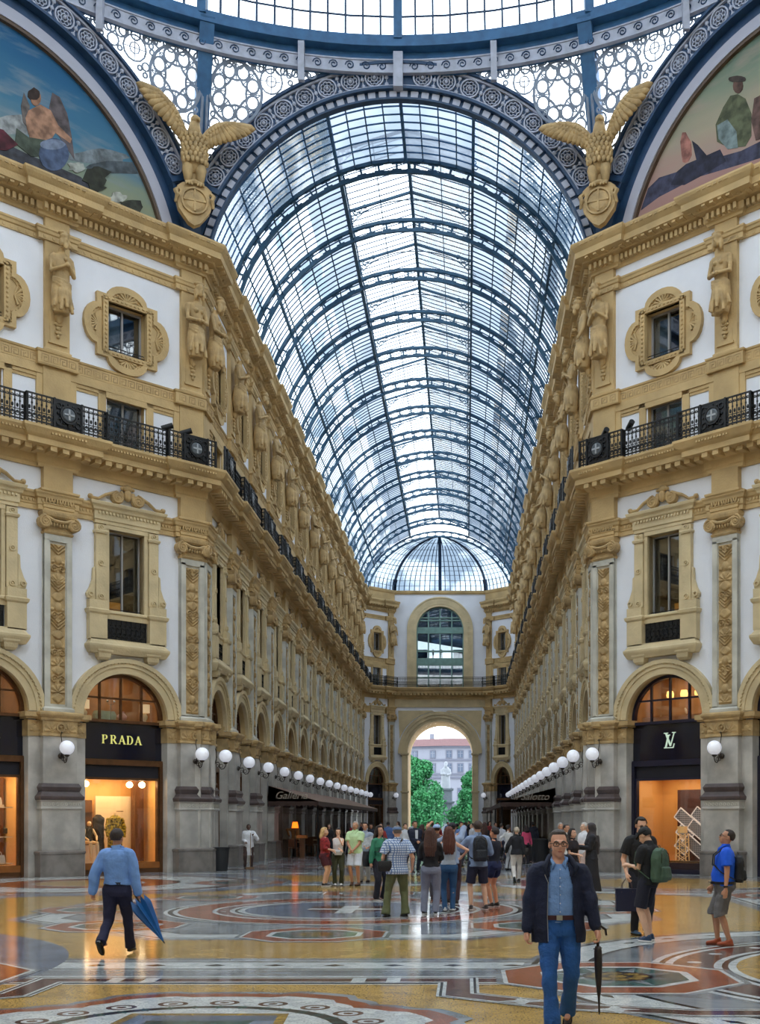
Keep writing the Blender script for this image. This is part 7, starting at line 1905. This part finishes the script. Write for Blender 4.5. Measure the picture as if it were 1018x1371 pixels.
ppt('lattice', q, mat('glowing_pale_wood', (240, 200, 140), .6, emit=.25, ecol=(240, 190, 120)), t); q = MB(); q.box(-.13, .13, -.1, .1, 1.02, 1.25); ppt('top_block', q, mat('glowing_pale_wood', (240, 200, 140)), t)  # warm shop light put into the tower's wood as a faint glow
t = thing('display_shelf', 'long bronze ledge under the right boutique display', 'shelf', M3, 0, -.8, .38); q = MB(); q.box(-1.3, 1.3, -.25, .3, 0, .05); ppt('board', q, BRONZE, t)
for k in range(3):
    t = thing('glass_ceiling_lamp', 'cut-glass lamp high in the right arched window, %s' % ('towards the arcade', 'at the middle mullion', 'towards the outer pier')[k], 'lamp', M3, .5-.55*k, -1.1, 6.2, 'lamps in the right arched window'); q = MB(); q.lathe([(.12, 0), (.13, .1), (.1, .22)], n=14); ppt('shade', q, mat('amber_shade', (255, 214, 130), .5, emit=2, ecol=(255, 205, 120)), t)
t = thing('pair_of_shoes', 'pale high-heeled shoes on show in the right arched window', 'shoes', M3, -.35, -.8, 5.55)
for s in (-1, 1): q = MB(); q.tube([(s*.07, 0, .2), (s*.07-.05, .03, .12), (s*.07-.1, .05, 0)], [.03, .04, .03], 8); ppt('shoe', q, CREAM, t)
t = thing('display_shelf', 'tan counter across the bottom of the right arched window', 'shelf', M3, 0, -.8, 5.2); q = MB(); q.box(-1.3, 1.3, -.4, .2, 0, .3); ppt('board', q, mat('tan_counter', (196, 130, 80), .6), t)

# ---------------------------------------------------------------- globe lamps on the piers
def make_lamp():
    o = MB(); o.lathe([(.09, .36), (.1, .4), (.05, .44)], (0, 0, 3.95), 14, 'y')
    o.tube([(0, .44, 3.95), (0, .56, 3.98), (0, .6, 3.9), (0, .58, 3.8), (0, .66, 3.72), (0, .76, 3.74), (0, .82, 3.84), (0, .82, 3.92)], .018, 8)
    o.tube([(0, .44, 3.97), (0, .5, 4.15), (0, .46, 4.4), (0, .4, 4.62), (0, .44, 4.74), (0, .5, 4.7)], .014, 8)
    o.lathe([(.04, 3.9), (.09, 3.95), (.07, 3.99)], (0, .82, 0), 12)
    for c, r in (((0, .66, 3.84), .06), ((0, .52, 3.84), .05)): o.tube([(0, c[1]+r*math.cos(a), c[2]+r*math.sin(a)) for a in [2*PI*i/12 for i in range(12)]], .01, 6, closed=True)
    r = o.build('wall_lamp', [mat('lamp_iron', (66, 58, 52), .45, metal=.5)], smooth=True)
    g = MB(); g.ball((0, .82, 4.2), .235, 24, 16); g.build('globe', [OPAL], r, smooth=True); return r
LP = Proto(make_lamp())
for i in (0, 1, 2, 4, 5, 6):
    n = len(PIL[i])
    for k, s in enumerate(PIL[i]):
        o = LP.place(wallM(i, s), None); order = k if i in (6, 1) else n-1-k
        if i == 0: order = n-1-k
        wl = {6: 'left octagon wall', 0: 'right octagon wall', 5: 'left arcade wall', 1: 'right arcade wall', 2: '', 4: ''}[i]
        if i in (2, 4): tag(o, 'white globe wall lamp on the pier just %s of the far archway' % {2: 'right', 4: 'left'}[i], 'wall lamp', 'globe lamps on the piers')
        else: tag(o, 'white globe wall lamp on the %s, %s pier from the octagon corner' % (wl, ordinal(order)), 'wall lamp', 'globe lamps on the piers')
# ---------------------------------------------------------------- cafe awnings
AWN = mat('brown_canvas', (128, 104, 92), .9, .15, 2, .2, 30)
def text_mesh(txt, size, M, m, name, par=None, shear=.35):
    cu = bpy.data.curves.new(name, 'FONT'); cu.body = txt; cu.size = size; cu.extrude = .004; cu.shear = shear; cu.align_x = 'CENTER'
    o = bpy.data.objects.new(name, cu); COL.objects.link(o); dg = bpy.context.evaluated_depsgraph_get(); me = bpy.data.meshes.new_from_object(o.evaluated_get(dg)); bpy.data.objects.remove(o)
    me.materials.clear(); me.materials.append(m); r = bpy.data.objects.new(name, me); COL.objects.link(r)
    if par: r.parent = par
    r.matrix_basis = M; return r
def awning(side, y0, y1, x_in, txt, label):
    """side -1 left, +1 right; slopes from the wall to the arcade"""
    xw = XA+side*7.0; xe = XA+side*x_in
    o = empty('awning', (xw, y0, 0)); tag(o, label, 'awning', 'cafe awnings')
    q = MB(); z1, z0 = 3.5, 2.75; X1 = xe-xw
    q.quad((0, 0, z1), (X1, 0, z0), (X1, y1-y0, z0), (0, y1-y0, z1)); q.quad((0, 0, z1-.03), (0, y1-y0, z1-.03), (X1, y1-y0, z0-.03), (X1, 0, z0-.03)); q.quad((0, 0, z1), (0, 0, z0), (X1, 0, z0-.01), (X1, 0, z0)); q.add([(0, 0, z1), (0, 0, z0), (X1, 0, z0)], [(0, 1, 2)]); q.add([(0, y1-y0, z1), (0, y1-y0, z0), (X1, y1-y0, z0)], [(0, 1, 2)])
    q.build('canvas', [AWN], o, fix=False)
    q = MB(); L = y1-y0; n = int(L/.3)
    for k in range(n): 
        a = k*L/n; b = (k+1)*L/n; q.plate([(a, z0), (b, z0), (b, z0-.18), ((a+b)/2, z0-.26), (a, z0-.18)], X1-.01, X1+.01)
    q.v = [(y, x, z) for x, y, z in q.v]
    for k in range(int(abs(X1)/.25)):
        w = X1/int(abs(X1)/.25); a = k*w; b = a+w; q.plate([(a, z0), (b, z0), (b, z0-.18), ((a+b)/2, z0-.26), (a, z0-.18)], -.01, .01)
    q.build('valance', [mat('valance', (74, 56, 50), .9)], o)
    for k in range(4):
        q = MB(); q.tube([(X1*.97, .3+k*(L-.6)/3, 0), (X1*.97, .3+k*(L-.6)/3, z0)], .04, 8); q.build('post', [IRON], o)
    text_mesh(txt, .5, Matrix(((1, 0, 0, X1*.45), (0, 0, -1, -.02), (0, 1, 0, z0+.12), (0, 0, 0, 1))), mat('awning_script', (186, 172, 156), .8), 'script_lettering', o)
    return o
awning(-1, 55, 92, 4.6, 'Galleria', 'long brown cafe awning along the left arcade wall')
awning(1, 58, 98, 4.2, 'il Salotto', 'long brown cafe awning along the right arcade wall')
# ---------------------------------------------------------------- small things on the floor
def bin_(x, y, label, r=.3, h=.85):
    q = MB(); q.lathe([(r*.8, 0), (r, h*.95), (r*1.08, h*.95), (r*1.08, h), (r*.95, h), (r*.9, h*.9)], n=20); o = q.build('litter_bin', [mat('black_plastic', (34, 36, 40), .6)], smooth=False); o.location = (x, y, FLZ); tag(o, label, 'litter bin', 'black tubs'); 
    q = MB(); q.lathe([(r*.88, h*.86), (r*.86, h*.9)], n=16); q.build('liner', [mat('bin_liner', (60, 62, 66), .7)], o)
x, y = at(296, 1166); bin_(x, y, 'black litter bin against the first left pier')
x, y = at(815, 1165); bin_(x, y, 'black litter bin beside the right corner pier')
x, y = at(716, 1152); bin_(x, y, 'black tub beyond the woman in pink', .45, 1.0)
x, y = at(724, 1154); bin_(x, y, 'black tub right of the one beyond the woman in pink', .45, 1.0)
def cafe_table(x, y, label):
    t = empty('cafe_table', (x, y, FLZ)); tag(t, label, 'table', 'cafe tables under the awnings')
    q = MB(); q.lathe([(.35, .72), (.35, .75)], n=16); q.build('tabletop', [mat('table_cloth', (210, 190, 160), .7)], t); q = MB(); q.tube([(0, 0, 0), (0, 0, .72)], .03, 8); q.build('stem', [IRON], t); q = MB(); q.lathe([(.22, 0), (.2, .03)], n=14); q.build('base', [IRON], t)
    for s in (-1, 1):
        c = empty('cafe_chair', (x+.0, y+s*.7, FLZ)); tag(c, 'dark cafe chair %s the %s' % ('in front of' if s < 0 else 'behind', label), 'chair', 'cafe chairs under the awnings')
        q = MB(); q.box(-.22, .22, -.22, .22, .43, .47); q.build('seat', [DWOOD], c); q = MB(); q.box(-.22, .22, s*.2-.02, s*.2+.02, .5, .9); q.build('backrest', [DWOOD], c)
        for a in (-.2, .2):
            for b in (-.2, .2): q = MB(); q.box(a-.02, a+.02, b-.02, b+.02, 0, .43); q.build('leg', [DWOOD], c)
for k, (side, yy, lb) in enumerate(((-1, 58, 'table nearest under the left awning'), (-1, 64, 'second table under the left awning'), (-1, 71, 'third table under the left awning'), (1, 61, 'table nearest under the right awning'), (1, 68, 'second table under the right awning'), (1, 75, 'third table under the right awning'))): cafe_table(XA+side*6.15, yy, lb)
t = empty('standing_lamp', (XA-5.9, 56.2, FLZ)); tag(t, 'small orange-shaded lamp glowing at the mouth of the left awning', 'lamp'); q = MB(); q.lathe([(.17, 1.45), (.12, 1.75)], n=16); q.build('lamp_shade', [mat('orange_shade', (255, 130, 40), .5, emit=2.5, ecol=(255, 110, 20))], t); q = MB(); q.tube([(0, 0, 0), (0, 0, 1.45)], .02, 8); q.build('pole', [IRON], t); q = MB(); q.lathe([(.2, 0), (.18, .03)], n=14); q.build('base', [IRON], t)
t = empty('menu_stand', (XA-5.6, 56.6, FLZ)); tag(t, 'wooden menu stand below the orange lamp', 'stand'); q = MB(); q.box(-.25, .25, -.15, .15, .95, 1.1); q.build('desk', [mat('menu_wood', (190, 130, 70), .5)], t); q = MB(); q.box(-.12, .12, -.08, .08, 0, .95); q.build('post', [DWOOD], t)
# ---------------------------------------------------------------- floodlights on the balcony
for i, s, lb in ((6, 1.0, 'black floodlight on the left balcony nearest the corner'), (6, 1.75, 'black floodlight on the left balcony, second from the corner'), (0, DL-.9, 'black floodlight on the right balcony nearest the corner'), (0, DL-2.0, 'black floodlight on the right balcony, second from the corner')):
    t = empty('floodlight'); t.matrix_basis = wallM(i, s, .66, 15.4); tag(t, lb, 'floodlight', 'balcony floodlights'); q = MB(); q.tube([(-.16, .1, .22), (.16, -.1, .08)], .1, 12); q.build('housing', [IRON], t); q = MB(); q.tube([(0, 0, -.05), (0, 0, .12)], .025, 6); q.build('bracket', [IRON], t)

# ---------------------------------------------------------------- the square beyond the archway
PALE = mat('pale_facade', (130, 134, 148), .85, .06, .3); TILE = mat('roof_tiles', (98, 62, 66), .85, .25, 2, .3, 8); PTRIM = mat('pale_trim', (96, 100, 116), .8)
b = empty('apartment_building', (0, 195, 0)); b.scale = (.66, .66, .66); tag(b, 'pale stuccoed corner building with a red tiled roof across the square', 'building')
def corner(mb, o, z0, z1): mb.prism([(-34-o, 8), (-6, -o-2), (3.2, -o-2), (36+o, 14), (36, 40), (-34, 40)], lambda x, y, z: (x, y, z), z0, z1)
q = MB(); corner(q, 0, 0, 21.5); q.build('wall', [PALE], b)
q = MB()
for z, o in ((6.5, .3), (13.4, .35), (14.3, .2), (17.9, .25), (21.3, .7)): corner(q, o, z, z+.45)
q.build('cornice', [PTRIM], b)
q = MB(); q.add([(-35, 8, 21.7), (-6.5, -3, 21.7), (3.7, -3, 21.7), (37, 13, 21.7), (33, 24, 24.4), (2, 9, 24.4), (-5, 9, 24.4), (-31, 20, 24.4)], [(0, 1, 6, 7), (1, 2, 5, 6), (2, 3, 4, 5), (4, 7, 6, 5)]); q.build('roof', [TILE], b)
WG = mat('far_window', (84, 96, 116), .2)
def fwin(p, d, z, w, h):
    q = MB(); n = Vector((d[1], -d[0])); q.M = Matrix(((d[0], n[0], 0, p[0]), (d[1], n[1], 0, p[1]), (0, 0, 1, 0), (0, 0, 0, 1)))
    q.box(-w/2-.2, w/2+.2, 0, .12, z-.25, z+h+.25); f = q.build('window', [PTRIM], b); q.v = []; q.f = []; q.mi = []; q.box(-w/2, w/2, .1, .16, z, z+h); q.build('pane', [WG], f); 
    q.v = []; q.f = []; q.mi = []; q.box(-.06, .06, .14, .2, z, z+h); q.box(-w/2, w/2, .14, .2, z+h*.62, z+h*.68); q.build('glazing_bar', [PALE], f)
for z, h in ((8.2, 2.6), (15.2, 1.9), (18.8, 1.6), (2.2, 3)):
    for x in (-4.2, 1.6): fwin((x-0, -2), (1, 0), z, 1.2, h)
    fwin((-1.3, -2), (1, 0), z, 1.2, h)
    for k in range(5): t = (k+.5)/6; fwin((-6-28*t, -2+10*t), (.942, -.336) if 0 else (.9417, -.3363), z, 1.2, h)
    for k in range(5): t = (k+.5)/6; fwin((3.2+32.8*t, -2+16*t), (.8988, .4384), z, 1.2, h)
for x, y, w in ((-16, 18, 2.2), (-9, 14, 1.2), (9, 16, 1.6)): q = MB(); q.box(x-w/2, x+w/2, y, y+1.5, 23.2, 26); q.build('chimney', [PALE], b)
q = MB(); q.tube([(2.2, 10, 24), (2.2, 10, 30)], .08, 6); q.bar((1.4, 10, 28.5), (3.0, 10, 28.5), .06); q.build('aerial', [IRON], b)
# monument
m0 = empty('monument', (-3.2, 150, 0)); m0.location.x = (597-623.5)*150/1540; m0.scale = (.7, .7, .7); tag(m0, 'white marble monument of a robed standing man on a tall plinth', 'monument')
WM_ = mat('white_marble', (142, 148, 158), .6, .06, 2)
q = MB(); q.box(-3.4, 3.4, -3.4, 3.4, 0, .8); q.box(-2.6, 2.6, -2.6, 2.6, .8, 1.9); q.build('steps', [WM_], m0)
q = MB(); 
for i_, (z, r) in enumerate(((1.9, 1.7), (2.3, 1.5), (2.5, 1.3), (5.6, 1.2), (5.8, 1.6), (6.1, 1.7), (6.2, 1.2), (8.0, 1.1), (8.2, 1.45), (8.5, 1.5))):
    q.v += [(-r, -r, z), (r, -r, z), (r, r, z), (-r, r, z)]
for i_ in range(9):
    for j in range(4): q.f.append((i_*4+j, i_*4+(j+1) % 4, i_*4+4+(j+1) % 4, i_*4+4+j)); q.mi.append(0)
q.f.append((36, 37, 38, 39)); q.mi.append(0); q.build('plinth', [mat('grey_plinth', (92, 102, 112), .7, .1)], m0)
q = MB(); loft(q, [(0, 0, 8.5, .9, .7), (0, 0, 9.5, .85, .65), (0, 0, 11, .8, .6), (.05, 0, 12.1, .75, .5), (.05, 0, 12.6, .4, .35)]); q.ball((.05, -.15, 13.1), (.36, .42, .48), 12, 8); q.tube([(-.7, 0, 12.1), (-.85, -.4, 11.2), (-.1, -.75, 11.2)], .22, 8); q.tube([(.75, 0, 12.1), (.85, -.4, 11.2), (.2, -.75, 11.0)], .22, 8); q.ball((.05, -.45, 12.75), (.25, .2, .4), 8, 6)
bake(q, 'statue', WM_, .06, m0, 1, .05, 1.5)
for k, (a, c) in enumerate(((-1, -1), (1, -1), (-1, 1), (1, 1))):
    q = MB(); loft(q, [(a*2.1, c*2.1, 1.9, .5, .5), (a*2.1, c*2.1, 3.2, .42, .42), (a*2.1, c*2.1, 4.1, .45, .35), (a*2.1, c*2.1, 4.35, .2, .2)]); q.ball((a*2.1, c*2.1, 4.65), (.24, .27, .3), 10, 8); q.tube([(a*2.1-.4, c*2.1, 4.0), (a*2.1-.3, c*2.1-.5, 3.4), (a*2.1+.1, c*2.1-.6, 3.5)], .13, 8); bake(q, 'corner_figure', WM_, .05, m0, 1, .04, 2)
# trees of the square
LEAF = mat('bright_leaves', (66, 150, 92), .6, 0, 1.2, rgb2=(28, 98, 58)); BARK = mat('bark', (84, 70, 58), .9, .2, 4)
def leaf_cloud(seed, n, shape):
    rs = np.random.RandomState(seed); v = []; f = []
    for k in range(n):
        d = rs.normal(size=3); d /= np.linalg.norm(d); r = rs.uniform(.7, 1.0)
        c = shape(d, r); a = rs.normal(size=3); a /= np.linalg.norm(a); b_ = np.cross(a, rs.normal(size=3)); b_ /= np.linalg.norm(b_); s = rs.uniform(.12, .24)
        i = len(v); v += [tuple(c-a*s-b_*s*.4), tuple(c+b_*s*.5), tuple(c+a*s-b_*s*.2), tuple(c-b_*s*.7)]; f.append((i, i+1, i+2, i+3))
    return v, f
def tree(x, y, H, W, seed, label):
    t = empty('tree', (x, y, 0)); tag(t, label, 'tree', 'trees in the square')
    q = MB(); q.tube([(0, 0, 0), (.1, 0, H*.35), (0, .1, H*.6)], [.28, .22, .1], 8)
    for k in range(5): a = k*1.3; q.tube([(0, 0, H*(.25+.06*k)), (W*.3*math.cos(a), W*.3*math.sin(a), H*(.4+.07*k))], [.12, .04], 6)
    q.build('trunk', [BARK], t)
    rs = random.Random(seed); lobes = [(rs.uniform(-.5, .5)*W*(1-h_*.75), rs.uniform(-.5, .5)*W*(1-h_*.75), H*(.2+.7*h_), W*.5*(1-h_*.6)) for h_ in [i/21 for i in range(22)]]
    q = MB()
    for j, (lx, ly, lz, lr) in enumerate(lobes):
        v, f = leaf_cloud(seed*50+j, 640, lambda d, r: np.array([lx, ly, lz])+d*r*lr*np.array([1, 1, .75])); q.add(v, f)
    q.build('foliage', [LEAF], t, fix=False)
def bx(px, D): return (px-623.5)*D/1540
tree(bx(560, 138), 138, 9.6, 5.0, 1, 'leafy green tree left of the white monument'); tree(bx(541, 142), 142, 10.8, 4.2, 2, 'tall tree at the left edge of the archway'); tree(bx(563, 132), 132, 5.2, 3.2, 5, 'low leafy tree in front of the others, left of the monument')
tree(bx(630, 142), 142, 8.2, 3.4, 3, 'leafy green tree right of the white monument'); tree(bx(641, 160), 160, 10.6, 4.6, 4, 'tall tree behind the right edge of the archway')
# ---------------------------------------------------------------- light and camera
w = bpy.data.worlds.new('sky'); SC.world = w; w.use_nodes = True
nt = w.node_tree; bg = nt.nodes['Background']
bg.inputs[0].default_value = (0.86, 0.94, 1.0, 1); bg.inputs[1].default_value = 4.0
cam = bpy.data.cameras.new('camera'); co = bpy.data.objects.new('camera', cam); COL.objects.link(co)
co.location = (0, 0, 1.85); co.rotation_euler = (PI/2, 0, 0)
cam.sensor_fit = 'VERTICAL'; cam.sensor_height = 36; cam.sensor_width = 36*1018/1371; cam.lens = 36*1540/1371
cam.shift_x = -(623.5-509)/1371; cam.shift_y = (1098-685.5)/1371
cam.clip_start = 0.1; cam.clip_end = 1000
SC.camera = co
SC.view_settings.view_transform = 'Standard'; SC.view_settings.look = 'None'; SC.view_settings.gamma = 1; SC.view_settings.exposure = -0.1
SC.view_settings.use_curve_mapping = False
SC.cycles.transparent_max_bounces = 16; SC.cycles.max_bounces = 7; SC.cycles.diffuse_bounces = 4
